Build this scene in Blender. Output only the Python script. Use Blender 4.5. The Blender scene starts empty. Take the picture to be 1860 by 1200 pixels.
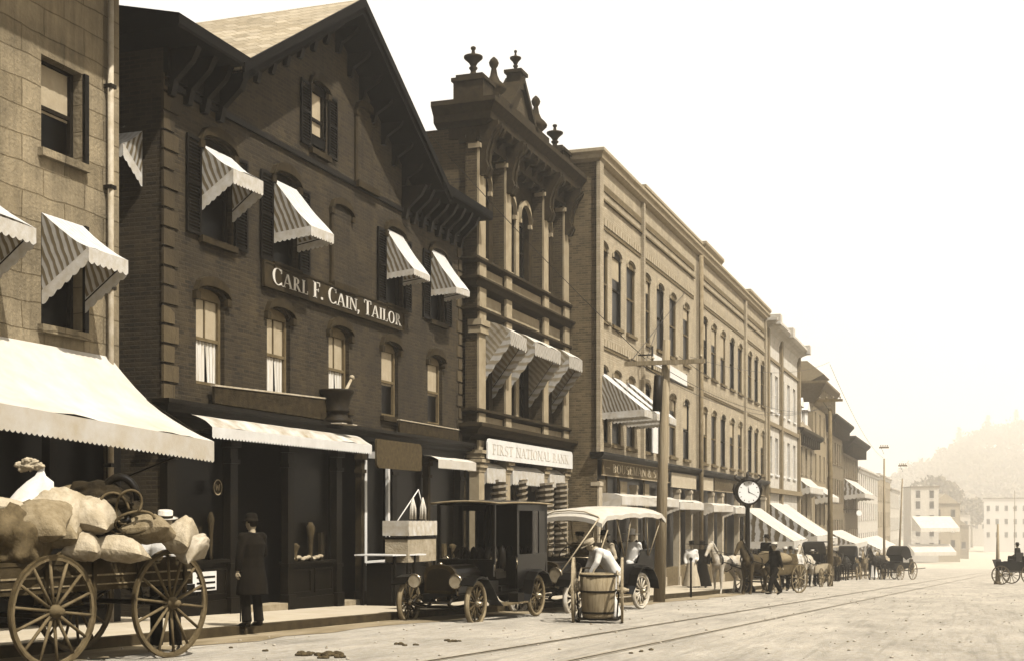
import bpy, bmesh, math, random
from mathutils import Vector, Matrix, noise
random.seed(7)
SC = bpy.context.scene
COL = SC.collection
R = math.radians
# ------------------------------------------------------------------ camera
FOC = 2400.0                                    # focal length in pixels of the 1860 wide photograph
YAW = math.atan(835/FOC); CA, SA = math.cos(YAW), math.sin(YAW)
cam_d = bpy.data.cameras.new('camera'); cam = bpy.data.objects.new('camera', cam_d); COL.objects.link(cam)
cam_d.sensor_fit = 'HORIZONTAL'; cam_d.sensor_width = 36; cam_d.lens = FOC/1860*36
cam_d.shift_y = (939-600)/1860; cam_d.clip_start = .1; cam_d.clip_end = 6000
cam.location = (0, 0, 0); cam.rotation_euler = (R(90), 0, YAW)
SC.camera = cam
# ------------------------------------------------------------------ sky, sun, exposure
SUNV = Vector((.86, -.44, 1.38)).normalized()
w = bpy.data.worlds.new('World'); SC.world = w; w.use_nodes = True
nt = w.node_tree; bg = nt.nodes['Background']
sky = nt.nodes.new('ShaderNodeTexSky'); sky.sky_type = 'NISHITA'; sky.sun_disc = False
sky.sun_elevation = math.asin(SUNV.z); sky.sun_rotation = math.atan2(SUNV.x, SUNV.y)
sky.dust_density = 6; sky.air_density = 1.2; sky.ozone_density = 0.5
hs = nt.nodes.new('ShaderNodeHueSaturation'); hs.inputs['Saturation'].default_value = .04
wm = nt.nodes.new('ShaderNodeMix'); wm.data_type = 'RGBA'; wm.inputs[0].default_value = .9; wm.inputs[7].default_value = (3.25, 3.22, 3.17, 1)   # white overcast veil over the sky
nt.links.new(sky.outputs[0], hs.inputs['Color']); nt.links.new(hs.outputs[0], wm.inputs[6]); nt.links.new(wm.outputs[2], bg.inputs['Color'])
bg.inputs['Strength'].default_value = .10
sd = bpy.data.lights.new('sun', 'SUN'); sd.energy = 5.0; sd.angle = R(.6); sd.color = (1, .975, .935)
so = bpy.data.objects.new('sun', sd); COL.objects.link(so); so.rotation_euler = SUNV.to_track_quat('Z', 'Y').to_euler()
so.location = (20, -10, 40)
SC.view_settings.view_transform = 'Standard'; SC.view_settings.look = 'None'
SC.view_settings.exposure = 1.6; SC.view_settings.gamma = 1
SC.cycles.max_bounces = 5; SC.cycles.diffuse_bounces = 2; SC.cycles.glossy_bounces = 2
SC.cycles.volume_bounces = 2; SC.cycles.transparent_max_bounces = 6

# ------------------------------------------------------------------ measuring: photo pixel <-> place
def P(px, py, L):                               # point of the plane x = -L
    d = L*FOC/CA/(1765-px); u = (px-930)/FOC
    return (-L, d*(CA+u*SA), d*(939-py)/FOC)
def YP(px, L): return P(px, 0, L)[1]
def ZP(px, py, L): return P(px, py, L)[2]
def GZ(y):                                      # the street runs downhill away from the viewer
    y = max(y, -30)
    if y < 260: return -(1.22+.032*y)
    return -(1.22+.032*260) - (min(y, 460)-260)*.03
def GP(px, py, dz=0):
    u = (px-930)/FOC; k = (py-939)/FOC
    d = (1.22-dz)/(k-.032*(CA+u*SA))
    return Vector((d*(u*CA-SA), d*(CA+u*SA), -k*d))
def AT(px, d):                                  # x, y at camera depth d
    u = (px-930)/FOC
    return d*(u*CA-SA), d*(CA+u*SA)

# ------------------------------------------------------------------ materials
def tint(v):
    pts = [(0, (1.46, 1, .44)), (.05, (1.46, 1, .42)), (.2, (1.30, 1, .57)), (.45, (1.20, 1, .69)), (.6, (1.08, 1, .86)), (1, (1.02, 1, .95))]
    for (a, ca), (b, cb) in zip(pts, pts[1:]):
        if v <= b:
            t = (v-a)/(b-a); c = [ca[i]+(cb[i]-ca[i])*t for i in range(3)]; break
    l = .2126*c[0]+.7152*c[1]+.0722*c[2]
    v = v*.43*min(1, (v/.12))**.6               # paint, cloth and stone as an old plate records them
    return tuple(min(1, v*x/l) for x in c)+(1,)
MATS = {}
def nn(nt, t, **k):
    n = nt.nodes.new(t)
    for a, b in k.items(): setattr(n, a, b)
    return n
def M(name, v, rough=.85, var=.25, scale=6, bump=.15, metal=0, spec=.06, stretch=(1, 1, 1), trans=0):
    if name in MATS: return MATS[name]
    m = bpy.data.materials.new(name); m.use_nodes = True; t = m.node_tree; b = t.nodes['Principled BSDF']
    tc = nn(t, 'ShaderNodeTexCoord'); mp = nn(t, 'ShaderNodeMapping'); mp.inputs['Scale'].default_value = stretch
    t.links.new(tc.outputs['Object'], mp.inputs[0])
    n1 = nn(t, 'ShaderNodeTexNoise'); n1.inputs['Scale'].default_value = scale; n1.inputs['Detail'].default_value = 6; n1.inputs['Roughness'].default_value = .65
    t.links.new(mp.outputs[0], n1.inputs['Vector'])
    cr = nn(t, 'ShaderNodeValToRGB')
    cr.color_ramp.elements[0].position = .3; cr.color_ramp.elements[1].position = .72
    cr.color_ramp.elements[0].color = tint(v*(1-var)); cr.color_ramp.elements[1].color = tint(min(.92, v*(1+var)))
    t.links.new(n1.outputs['Fac'], cr.inputs[0]); t.links.new(cr.outputs[0], b.inputs['Base Color'])
    b.inputs['Roughness'].default_value = rough; b.inputs['Metallic'].default_value = metal
    b.inputs['Specular IOR Level'].default_value = spec
    if bump:
        bp = nn(t, 'ShaderNodeBump'); bp.inputs['Strength'].default_value = bump; bp.inputs['Distance'].default_value = .02
        n2 = nn(t, 'ShaderNodeTexNoise'); n2.inputs['Scale'].default_value = scale*5; n2.inputs['Detail'].default_value = 4
        t.links.new(mp.outputs[0], n2.inputs['Vector']); t.links.new(n2.outputs['Fac'], bp.inputs['Height']); t.links.new(bp.outputs[0], b.inputs['Normal'])
    if trans:
        tr = nn(t, 'ShaderNodeBsdfTranslucent'); mx = nn(t, 'ShaderNodeMixShader'); mx.inputs[0].default_value = trans
        t.links.new(cr.outputs[0], tr.inputs[0]); out = t.nodes['Material Output']
        t.links.new(b.outputs[0], mx.inputs[1]); t.links.new(tr.outputs[0], mx.inputs[2]); t.links.new(mx.outputs[0], out.inputs[0])
    MATS[name] = m; return m
def brick(name, v, mortar, bw=.22, bh=.075, ms=.012, var=.35, bump=.4, offset=.5, big=1.2, stain=.35):
    if name in MATS: return MATS[name]
    m = bpy.data.materials.new(name); m.use_nodes = True; t = m.node_tree; b = t.nodes['Principled BSDF']
    tc = nn(t, 'ShaderNodeTexCoord'); sp = nn(t, 'ShaderNodeSeparateXYZ'); t.links.new(tc.outputs['Object'], sp.inputs[0])
    ad = nn(t, 'ShaderNodeMath', operation='ADD'); t.links.new(sp.outputs[0], ad.inputs[0]); t.links.new(sp.outputs[1], ad.inputs[1])
    cb = nn(t, 'ShaderNodeCombineXYZ'); t.links.new(ad.outputs[0], cb.inputs[0]); t.links.new(sp.outputs[2], cb.inputs[1])
    nw = nn(t, 'ShaderNodeTexNoise'); nw.inputs['Scale'].default_value = 1.3; t.links.new(tc.outputs['Object'], nw.inputs['Vector'])
    mw = nn(t, 'ShaderNodeVectorMath', operation='SCALE'); mw.inputs['Scale'].default_value = bh*.25; t.links.new(nw.outputs['Color'], mw.inputs[0])
    av = nn(t, 'ShaderNodeVectorMath', operation='ADD'); t.links.new(cb.outputs[0], av.inputs[0]); t.links.new(mw.outputs[0], av.inputs[1])
    br = nn(t, 'ShaderNodeTexBrick'); br.offset = offset; br.inputs['Scale'].default_value = 1
    br.inputs['Brick Width'].default_value = bw; br.inputs['Row Height'].default_value = bh; br.inputs['Mortar Size'].default_value = ms
    br.inputs['Mortar Smooth'].default_value = .3; br.inputs['Bias'].default_value = 0
    br.inputs['Color1'].default_value = tint(v*(1-var)); br.inputs['Color2'].default_value = tint(v*(1+var)); br.inputs['Mortar'].default_value = tint(mortar)
    t.links.new(av.outputs[0], br.inputs['Vector'])
    n1 = nn(t, 'ShaderNodeTexNoise'); n1.inputs['Scale'].default_value = big; n1.inputs['Detail'].default_value = 8; n1.inputs['Roughness'].default_value = .7
    t.links.new(tc.outputs['Object'], n1.inputs['Vector'])
    cr = nn(t, 'ShaderNodeValToRGB'); cr.color_ramp.elements[0].position = .3; cr.color_ramp.elements[1].position = .7
    cr.color_ramp.elements[0].color = (1-stain,)*3+(1,); cr.color_ramp.elements[1].color = (1+stain*.5,)*3+(1,)
    t.links.new(n1.outputs['Fac'], cr.inputs[0])
    sm = nn(t, 'ShaderNodeMapping'); sm.inputs['Scale'].default_value = (2.6, 2.6, .22); t.links.new(tc.outputs['Object'], sm.inputs[0])
    n3 = nn(t, 'ShaderNodeTexNoise'); n3.inputs['Scale'].default_value = 1.4; n3.inputs['Detail'].default_value = 7; n3.inputs['Roughness'].default_value = .7; t.links.new(sm.outputs[0], n3.inputs['Vector'])
    c3 = nn(t, 'ShaderNodeValToRGB'); c3.color_ramp.elements[0].position = .32; c3.color_ramp.elements[1].position = .58; c3.color_ramp.elements[0].color = (1-stain*.8,)*3+(1,); c3.color_ramp.elements[1].color = (1.04,)*3+(1,); t.links.new(n3.outputs['Fac'], c3.inputs[0])
    m0 = nn(t, 'ShaderNodeMix', data_type='RGBA', blend_type='MULTIPLY'); m0.inputs[0].default_value = 1; t.links.new(br.outputs['Color'], m0.inputs[6]); t.links.new(c3.outputs[0], m0.inputs[7])
    mx = nn(t, 'ShaderNodeMix', data_type='RGBA', blend_type='MULTIPLY'); mx.inputs[0].default_value = 1
    t.links.new(m0.outputs[2], mx.inputs[6]); t.links.new(cr.outputs[0], mx.inputs[7]); t.links.new(mx.outputs[2], b.inputs['Base Color'])
    bp = nn(t, 'ShaderNodeBump'); bp.inputs['Strength'].default_value = bump; bp.inputs['Distance'].default_value = .02
    n2 = nn(t, 'ShaderNodeTexNoise'); n2.inputs['Scale'].default_value = 18; n2.inputs['Detail'].default_value = 5; t.links.new(tc.outputs['Object'], n2.inputs['Vector'])
    s2 = nn(t, 'ShaderNodeMath', operation='SUBTRACT'); t.links.new(n2.outputs['Fac'], s2.inputs[0]); t.links.new(br.outputs['Fac'], s2.inputs[1])
    t.links.new(s2.outputs[0], bp.inputs['Height']); t.links.new(bp.outputs[0], b.inputs['Normal'])
    b.inputs['Roughness'].default_value = .9; b.inputs['Specular IOR Level'].default_value = .15
    MATS[name] = m; return m
def stripes(name, v1, v2, period, axis='Y', duty=.5, trans=.25, diag=0):
    if name in MATS: return MATS[name]
    m = bpy.data.materials.new(name); m.use_nodes = True; t = m.node_tree; b = t.nodes['Principled BSDF']
    tc = nn(t, 'ShaderNodeTexCoord'); sp = nn(t, 'ShaderNodeSeparateXYZ'); t.links.new(tc.outputs['Object'], sp.inputs[0])
    src = sp.outputs['XYZ'.index(axis)]
    if diag:
        dm = nn(t, 'ShaderNodeMath', operation='MULTIPLY_ADD'); dm.inputs[1].default_value = diag
        t.links.new(sp.outputs[2], dm.inputs[0]); t.links.new(src, dm.inputs[2]); src = dm.outputs[0]
    nw = nn(t, 'ShaderNodeTexNoise'); nw.inputs['Scale'].default_value = 2.5; t.links.new(tc.outputs['Object'], nw.inputs['Vector']); wa = nn(t, 'ShaderNodeMath', operation='MULTIPLY_ADD'); wa.inputs[1].default_value = period*.9
    t.links.new(nw.outputs['Fac'], wa.inputs[0]); t.links.new(src, wa.inputs[2]); src = wa.outputs[0]
    mu = nn(t, 'ShaderNodeMath', operation='DIVIDE'); mu.inputs[1].default_value = period; t.links.new(src, mu.inputs[0])
    fr = nn(t, 'ShaderNodeMath', operation='FRACT'); t.links.new(mu.outputs[0], fr.inputs[0])
    gt = nn(t, 'ShaderNodeMapRange', interpolation_type='SMOOTHSTEP'); gt.inputs[1].default_value = duty-.12; gt.inputs[2].default_value = duty+.12; t.links.new(fr.outputs[0], gt.inputs[0])
    n1 = nn(t, 'ShaderNodeTexNoise'); n1.inputs['Scale'].default_value = 7; n1.inputs['Detail'].default_value = 5; t.links.new(tc.outputs['Object'], n1.inputs['Vector'])
    mx = nn(t, 'ShaderNodeMix', data_type='RGBA'); mx.inputs[6].default_value = tint(v1); mx.inputs[7].default_value = tint(v2); t.links.new(gt.outputs[0], mx.inputs[0])
    cr = nn(t, 'ShaderNodeValToRGB'); cr.color_ramp.elements[0].color = (.65, .65, .65, 1); cr.color_ramp.elements[1].position = .65; t.links.new(n1.outputs['Fac'], cr.inputs[0])
    m2 = nn(t, 'ShaderNodeMix', data_type='RGBA', blend_type='MULTIPLY'); m2.inputs[0].default_value = 1
    t.links.new(mx.outputs[2], m2.inputs[6]); t.links.new(cr.outputs[0], m2.inputs[7]); t.links.new(m2.outputs[2], b.inputs['Base Color'])
    b.inputs['Roughness'].default_value = .95; b.inputs['Specular IOR Level'].default_value = .1
    tr = nn(t, 'ShaderNodeBsdfTranslucent'); ms = nn(t, 'ShaderNodeMixShader'); ms.inputs[0].default_value = trans
    t.links.new(m2.outputs[2], tr.inputs[0]); t.links.new(b.outputs[0], ms.inputs[1]); t.links.new(tr.outputs[0], ms.inputs[2])
    t.links.new(ms.outputs[0], t.nodes['Material Output'].inputs[0])
    MATS[name] = m; return m

mStone = brick('granite_ashlar', .24, .13, bw=.95, bh=.40, ms=.011, var=.13, bump=.9, big=.9, stain=.5)
mTailor = brick('dark_red_brick', .050, .064, var=.28, big=.7, stain=.5)
mTailorTrim = M('brownstone_trim', .045, scale=5, var=.3)
mBankBrick = brick('bank_brick', .07, .09, var=.25, stain=.3)
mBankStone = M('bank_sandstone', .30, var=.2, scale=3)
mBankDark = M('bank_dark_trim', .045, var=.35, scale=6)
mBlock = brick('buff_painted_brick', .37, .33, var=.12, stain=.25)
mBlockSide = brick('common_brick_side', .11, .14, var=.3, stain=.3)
mBlockTrim = M('dull_brown_trim', .13, var=.3)
mLight = brick('pale_brick', .6, .52, var=.1, stain=.2)
mGlass = M('window_glass', .008, rough=.3, var=.3, bump=0, spec=.05, scale=2)
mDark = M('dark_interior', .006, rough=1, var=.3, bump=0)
mSash = M('sash_paint', .12, var=.2)
mSashD = M('dark_sash_paint', .025, var=.2)
mShade = M('window_blind', .36, var=.12, scale=4, bump=.2)
mCurt = M('lace_curtain', .62, var=.35, scale=9, stretch=(1, 3, .15), bump=.3)
mShut = M('dark_shutter_paint', .015, var=.3, rough=.6)
mRoof = brick('slate_roof', .36, .2, bw=.3, bh=.2, ms=.01, var=.18, bump=.5, stain=.25)
mRoofD = M('dark_roofing', .012, var=.3)
mWood = M('weathered_wood', .22, var=.35, scale=3, stretch=(6, 6, .5))
mWoodD = M('dark_painted_wood', .016, var=.35, scale=5, rough=.5)
mWhite = M('white_paint', .72, var=.1, scale=5)
mCloth = M('bleached_canvas', .60, var=.16, scale=1.1, bump=.5, trans=.1)
mClothG = M('canvas_valance', .55, var=.15, scale=2.5, bump=.2, trans=.15)
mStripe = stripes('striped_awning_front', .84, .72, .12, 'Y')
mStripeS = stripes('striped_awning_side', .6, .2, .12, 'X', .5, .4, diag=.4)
mVal = M('awning_valance', .62, var=.2, scale=6, bump=.2, trans=.2)
mBunt = stripes('bunting_cloth', .75, .2, .16, 'Z', .5, .3, diag=.0)
mIron = M('black_iron', .025, rough=.5, var=.3)
mRail = M('steel_rail', .3, rough=.45, var=.4, metal=.3)
mBlack = M('black_lacquer', .010, rough=.3, var=.3, bump=.03, spec=.14)
mBrass = M('brass', .34, rough=.25, var=.2, metal=.9, bump=.05)
mLeather = M('black_leather', .018, rough=.5, var=.3)
mTyre = M('dusty_rubber_tyre', .2, var=.3, scale=9)
mSpoke = M('wooden_spokes', .1, var=.35, scale=8)
mTop = M('canvas_car_top', .55, var=.1, scale=3, trans=.08)
mSign = M('sign_board', .045, var=.35, scale=4)
mGold = M('pale_gold_lettering', .62, var=.12, bump=0)
mSkin = M('skin', .35, var=.12, scale=12, bump=.05, rough=.6)
mHair = M('hair', .03, var=.3, scale=30)
mCoat = M('dark_wool', .018, var=.3, scale=14, rough=.95)
mCoat2 = M('grey_wool', .09, var=.3, scale=14, rough=.95)
mShirt = M('white_cotton', .66, var=.12, scale=10, rough=.95)
mStraw = M('straw', .58, var=.2, scale=30)
mSackL = M('flour_sack_cotton', .36, var=.28, scale=5, bump=.8)
mSackB = M('burlap', .2, var=.35, scale=10, bump=.5)
mSackD = M('dark_tarpaulin', .035, var=.5, scale=6, bump=.5)
mPole = M('grey_wood_pole', .26, var=.4, scale=3, stretch=(9, 9, .35), bump=.6)
mHorseW = M('grey_horse_coat', .45, var=.3, scale=4)
mHorseB = M('bay_horse_coat', .07, var=.35, scale=4)
mHorseK = M('black_horse_coat', .025, var=.3, scale=4, rough=.5)
mWall = M('sidewalk_slab', .44, var=.14, scale=2)
mLeaf = M('foliage', .11, var=.4, scale=1)

# ------------------------------------------------------------------ objects
WL = {}
def tag(o, label=None, cat=None, group=None, kind=None):
    if label: o['label'] = label
    if cat: o['category'] = cat
    if group: o['group'] = group
    if kind: o['kind'] = kind
    return o
def thing(name, label, cat, loc=(0, 0, 0), rz=0, group=None):
    o = bpy.data.objects.new(name, None); o.empty_display_size = .2; COL.objects.link(o)
    o.location = loc; o.rotation_euler = (0, 0, rz); WL[o] = Vector(loc)
    return tag(o, label, cat, group)
SPLIT = {'corbel_band', 'cabin_window', 'hoop', 'letter', 'column', 'slender_column', 'shop_column', 'pier', 'eave_bracket', 'eave', 'quoin', 'window_hood', 'gable_bracket', 'frieze', 'window_trim', 'stall_riser', 'pipe_clamp', 'door_step', 'window_arch', 'pilaster', 'pilaster_return', 'stone_panel', 'scroll_bracket', 'belt_cornice', 'attic', 'attic_scroll', 'ground_floor_pilaster', 'shop_frame', 'window_head', 'dark_band', 'cornice', 'blank_fascia', 'window_blind', 'belt_course', 'shop_front', 'door_frame', 'window_goods', 'side_wall', 'spandrel', 'chimney', 'storefront_cornice', 'shop_post', 'bracket', 'headlight', 'fender', 'axle', 'side_lamp', 'trouser_leg'}
class MB:
    def __init__(s): s.v = []; s.f = []; s.sm = []
    def face(s, pts, smooth=False):
        b = len(s.v); s.v += [tuple(p) for p in pts]; s.f.append(tuple(range(b, b+len(pts)))); s.sm.append(smooth)
    def mesh(s, vs, fs, smooth=True):
        b = len(s.v); s.v += [tuple(p) for p in vs]
        for f in fs: s.f.append(tuple(i+b for i in f)); s.sm.append(smooth)
    def box(s, x0, x1, y0, y1, z0, z1):
        if x0 > x1: x0, x1 = x1, x0
        if y0 > y1: y0, y1 = y1, y0
        if z0 > z1: z0, z1 = z1, z0
        v = [(x, y, z) for x in (x0, x1) for y in (y0, y1) for z in (z0, z1)]
        s.mesh(v, [(0, 1, 3, 2), (4, 6, 7, 5), (0, 4, 5, 1), (2, 3, 7, 6), (0, 2, 6, 4), (1, 5, 7, 3)], False)
        return s
    def prism(s, pts, axis, a, b):              # polygon (2D) extruded along an axis
        def m(p, t):
            return {'x': (t, p[0], p[1]), 'y': (p[0], t, p[1]), 'z': (p[0], p[1], t)}[axis]
        n = len(pts); vs = [m(p, a) for p in pts]+[m(p, b) for p in pts]
        fs = [tuple(range(n)), tuple(range(2*n-1, n-1, -1))]+[(i, (i+1) % n, n+(i+1) % n, n+i) for i in range(n)]
        s.mesh(vs, fs, False); return s
    def tube(s, pts, rs, n=8, cap=True, squash=None):
        pts = [Vector(p) for p in pts]
        if not isinstance(rs, (list, tuple)): rs = [rs]*len(pts)
        vs = []; fs = []; prev = None
        for i, p in enumerate(pts):
            d = (pts[min(i+1, len(pts)-1)]-pts[max(i-1, 0)]).normalized()
            up = prev if prev is not None else (Vector((0, 0, 1)) if abs(d.z) < .9 else Vector((1, 0, 0)))
            a = d.cross(up).normalized(); b = a.cross(d).normalized(); prev = b
            for k in range(n):
                t = 2*math.pi*k/n
                r = rs[i]
                ra, rb = (r if isinstance(r, tuple) else (r, r))
                vs.append(p+a*math.cos(t)*ra+b*math.sin(t)*rb)
        for i in range(len(pts)-1):
            for k in range(n): fs.append((i*n+k, i*n+(k+1) % n, (i+1)*n+(k+1) % n, (i+1)*n+k))
        if cap: fs.append(tuple(range(n))[::-1]); fs.append(tuple((len(pts)-1)*n+k for k in range(n)))
        s.mesh(vs, fs, n > 5); return s
    def lathe(s, prof, c=(0, 0, 0), n=14, axis='z', a0=0, a1=2*math.pi):
        vs = []; fs = []; full = abs(a1-a0-2*math.pi) < 1e-6; m = n if full else n+1
        for r, h in prof:
            for k in range(m):
                t = a0+(a1-a0)*k/n; x, y = r*math.cos(t), r*math.sin(t)
                p = {'z': (x, y, h), 'y': (x, h, y), 'x': (h, x, y)}[axis]
                vs.append((p[0]+c[0], p[1]+c[1], p[2]+c[2]))
        for i in range(len(prof)-1):
            for k in range(n if full else n):
                k2 = (k+1) % m if full else k+1
                fs.append((i*m+k, i*m+k2, (i+1)*m+k2, (i+1)*m+k))
        s.mesh(vs, fs, True); return s
    def ball(s, c, r, n=10, k=6):
        rx, ry, rz = r if isinstance(r, (tuple, list)) else (r, r, r); vs = []; fs = []
        for i in range(k+1):
            t = math.pi*i/k
            for j in range(n):
                p = 2*math.pi*j/n; vs.append((c[0]+rx*math.sin(t)*math.cos(p), c[1]+ry*math.sin(t)*math.sin(p), c[2]-rz*math.cos(t)))
        for i in range(k):
            for j in range(n): fs.append((i*n+j, i*n+(j+1) % n, (i+1)*n+(j+1) % n, (i+1)*n+j))
        s.mesh(vs, fs, True); return s
    def clusters(s, tol=.025):
        par = list(range(len(s.v)))
        def fd(a):
            while par[a] != a: par[a] = par[par[a]]; a = par[a]
            return a
        for f in s.f:
            for i in f[1:]: par[fd(i)] = fd(f[0])
        comp = {}
        for i, p in enumerate(s.v):
            k = fd(i); c = comp.get(k)
            if c is None: comp[k] = [list(p), list(p)]
            else:
                for j in range(3): c[0][j] = min(c[0][j], p[j]); c[1][j] = max(c[1][j], p[j])
        keys = list(comp); grp = {k: k for k in keys}
        def gf(a):
            while grp[a] != a: a = grp[a]
            return a
        for i, a in enumerate(keys):
            for b in keys[i+1:]:
                A, B = comp[a], comp[b]
                if all(A[0][j]-tol <= B[1][j] and B[0][j]-tol <= A[1][j] for j in range(3)):
                    ra, rb = gf(a), gf(b)
                    if ra != rb: grp[rb] = ra
        out = {}
        for f, sm in zip(s.f, s.sm):
            g = gf(fd(f[0])); o = out.setdefault(g, MB()); o.face([s.v[i] for i in f], sm)
        return sorted(out.values(), key=lambda q: min(v[1] for v in q.v))
    def build(s, name, mat, parent=None, world=True, label=None, remesh=0, smoothit=2):
        if name in SPLIT and parent is not None:
            cl = s.clusters()
            if 1 < len(cl) <= 100:
                for c in cl: o = c._build(name, mat, parent, world, label)
                return o
        return s._build(name, mat, parent, world, label, remesh, smoothit)
    def _build(s, name, mat, parent=None, world=True, label=None, remesh=0, smoothit=2):
        me = bpy.data.meshes.new(name); v = s.v
        if parent is not None and world:
            w_ = WL[parent]; v = [(a-w_.x, b-w_.y, c-w_.z) for a, b, c in s.v]
        me.from_pydata(v, [], s.f); me.polygons.foreach_set('use_smooth', s.sm); me.update()
        bm = bmesh.new(); bm.from_mesh(me); bmesh.ops.remove_doubles(bm, verts=bm.verts, dist=1e-5) if remesh else None
        bmesh.ops.recalc_face_normals(bm, faces=bm.faces) if remesh else None
        bm.to_mesh(me); bm.free()
        o = bpy.data.objects.new(name, me); COL.objects.link(o)
        if remesh:
            md = o.modifiers.new('r', 'REMESH'); md.mode = 'VOXEL'; md.voxel_size = remesh; md.use_smooth_shade = True
            if smoothit:
                ms = o.modifiers.new('s', 'SMOOTH'); ms.factor = .5; ms.iterations = smoothit
            dg = bpy.context.evaluated_depsgraph_get(); me2 = bpy.data.meshes.new_from_object(o.evaluated_get(dg)); o.modifiers.clear()
            o.data = me2; me2.name = name; bpy.data.meshes.remove(me); me = me2
        me.materials.clear(); me.materials.append(mat)
        if parent is not None:
            o.parent = parent; WL[o] = WL.get(parent, Vector())
        else: WL[o] = Vector()
        if label: o['label'] = label
        return o
def kids(o): return [c for c in COL.objects if c.parent == o]
def copy_tree(o, parent=None, loc=None, rz=None, label=None):
    c = o.copy(); COL.objects.link(c)
    if parent is not None: c.parent = parent
    if loc is not None: c.location = loc; WL[c] = Vector(loc)
    if rz is not None: c.rotation_euler = (0, 0, rz)
    if label: c['label'] = label
    for ch in o.children: copy_tree(ch, c)
    return c

# ------------------------------------------------------------------ ground, road, sidewalk
def ramp_y():
    ys = [-30, -10, 0, 5]+[10+2.5*i for i in range(25)]+[75, 80, 90, 100, 120, 140, 170, 200, 230, 260, 300, 400, 600, 900, 1500, 3000, 5500]
    return ys
KERB = [(-30, -10.5), (24, -10.45), (37, -8.9), (50, -8.35), (80, -8.2), (110, -8.2), (260, -8.2)]
def kx(y):
    for (a, xa), (b, xb) in zip(KERB, KERB[1:]):
        if y <= b: return xa+(xb-xa)*(y-a)/(b-a)
    return -8.2
def sheet(name, ys, xf, dz, mat, kind='structure'):
    mb = MB(); rows = []
    for y in ys:
        xs = xf(y); rows.append([(x, y, GZ(y)+dz) for x in xs])
    vs = [p for r in rows for p in r]; n = len(rows[0])
    fs = [(i*n+j, i*n+j+1, (i+1)*n+j+1, (i+1)*n+j) for i in range(len(rows)-1) for j in range(n-1)]
    mb.mesh(vs, fs, True); o = mb.build(name, mat); tag(o, kind=kind); return o
def road_mat():
    m = bpy.data.materials.new('dusty_road'); m.use_nodes = True; t = m.node_tree; b = t.nodes['Principled BSDF']
    tc = nn(t, 'ShaderNodeTexCoord')
    def noise(sc, stx, sty, det=8, rg=.65):
        mp = nn(t, 'ShaderNodeMapping'); mp.inputs['Scale'].default_value = (stx, sty, 1); mp.inputs['Rotation'].default_value = (0, 0, R(-3))
        t.links.new(tc.outputs['Object'], mp.inputs[0]); n = nn(t, 'ShaderNodeTexNoise'); n.inputs['Scale'].default_value = sc
        n.inputs['Detail'].default_value = det; n.inputs['Roughness'].default_value = rg; t.links.new(mp.outputs[0], n.inputs['Vector']); return n.outputs['Fac']
    a = noise(2.2, 1.4, .22); c = noise(.55, 1, .5); f = noise(14, 1, .45, 12, .8)
    def ramp(src, p0, v0, p1, v1):
        r = nn(t, 'ShaderNodeValToRGB'); r.color_ramp.elements[0].position = p0; r.color_ramp.elements[1].position = p1
        r.color_ramp.elements[0].color = v0; r.color_ramp.elements[1].color = v1; t.links.new(src, r.inputs[0]); return r.outputs[0]
    g = lambda v: (v, v, v, 1)
    base = ramp(f, .3, tint(.41), .7, tint(.60)); s1 = ramp(a, .36, g(.80), .56, g(1)); s2 = ramp(c, .35, g(.8), .6, g(1.05))
    mx = nn(t, 'ShaderNodeMix', data_type='RGBA', blend_type='MULTIPLY'); mx.inputs[0].default_value = 1
    t.links.new(base, mx.inputs[6]); t.links.new(s1, mx.inputs[7])
    m2 = nn(t, 'ShaderNodeMix', data_type='RGBA', blend_type='MULTIPLY'); m2.inputs[0].default_value = 1
    t.links.new(mx.outputs[2], m2.inputs[6]); t.links.new(s2, m2.inputs[7]); t.links.new(m2.outputs[2], b.inputs['Base Color'])
    rut = noise(5, 1.5, .05, 6, .6); sr = ramp(rut, .36, g(.78), .46, g(1)); pk = noise(11, 1, .7, 12, .85); sp2 = ramp(pk, .36, g(.62), .5, g(1))
    for src_ in (sr, sp2):
        m3 = nn(t, 'ShaderNodeMix', data_type='RGBA', blend_type='MULTIPLY'); m3.inputs[0].default_value = .8; t.links.new(m2.outputs[2], m3.inputs[6]); t.links.new(src_, m3.inputs[7]); m2 = m3
    t.links.new(m2.outputs[2], b.inputs['Base Color'])
    b.inputs['Roughness'].default_value = 1; b.inputs['Specular IOR Level'].default_value = .05
    ad = nn(t, 'ShaderNodeMath', operation='ADD'); t.links.new(a, ad.inputs[0]); t.links.new(f, ad.inputs[1])
    bp = nn(t, 'ShaderNodeBump'); bp.inputs['Strength'].default_value = .8; bp.inputs['Distance'].default_value = .06
    t.links.new(ad.outputs[0], bp.inputs['Height']); t.links.new(bp.outputs[0], b.inputs['Normal'])
    return m
mRoad = road_mat()
mEarth = M('packed_earth', .48, var=.15, scale=.8)
sheet('ground', ramp_y(), lambda y: [-1200, -600, -100, -30, -8, 0, 10, 60, 200, 600, 1200], -.06, mEarth)
ys_s = [y for y in ramp_y() if y <= 260]
sheet('road', ys_s, lambda y: [kx(y)-.1, kx(y)+1.5, -4, -1, 3, 8, 14, 20], 0, mRoad)
mb = MB()                                        # sidewalk slab with its own front face
for a, b in zip(ys_s, ys_s[1:]):
    for (xa, xb, ta, tb) in ((-15.5, -15.5, kx(a)-.16, kx(b)-.16),):
        mb.face([(xa, a, GZ(a)+.13), (ta, a, GZ(a)+.13), (tb, b, GZ(b)+.13), (xb, b, GZ(b)+.13)])
tag(mb.build('sidewalk', mWall), kind='structure')
mKerb = M('granite_kerb', .06, var=.35, scale=4)
mb = MB()
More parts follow.
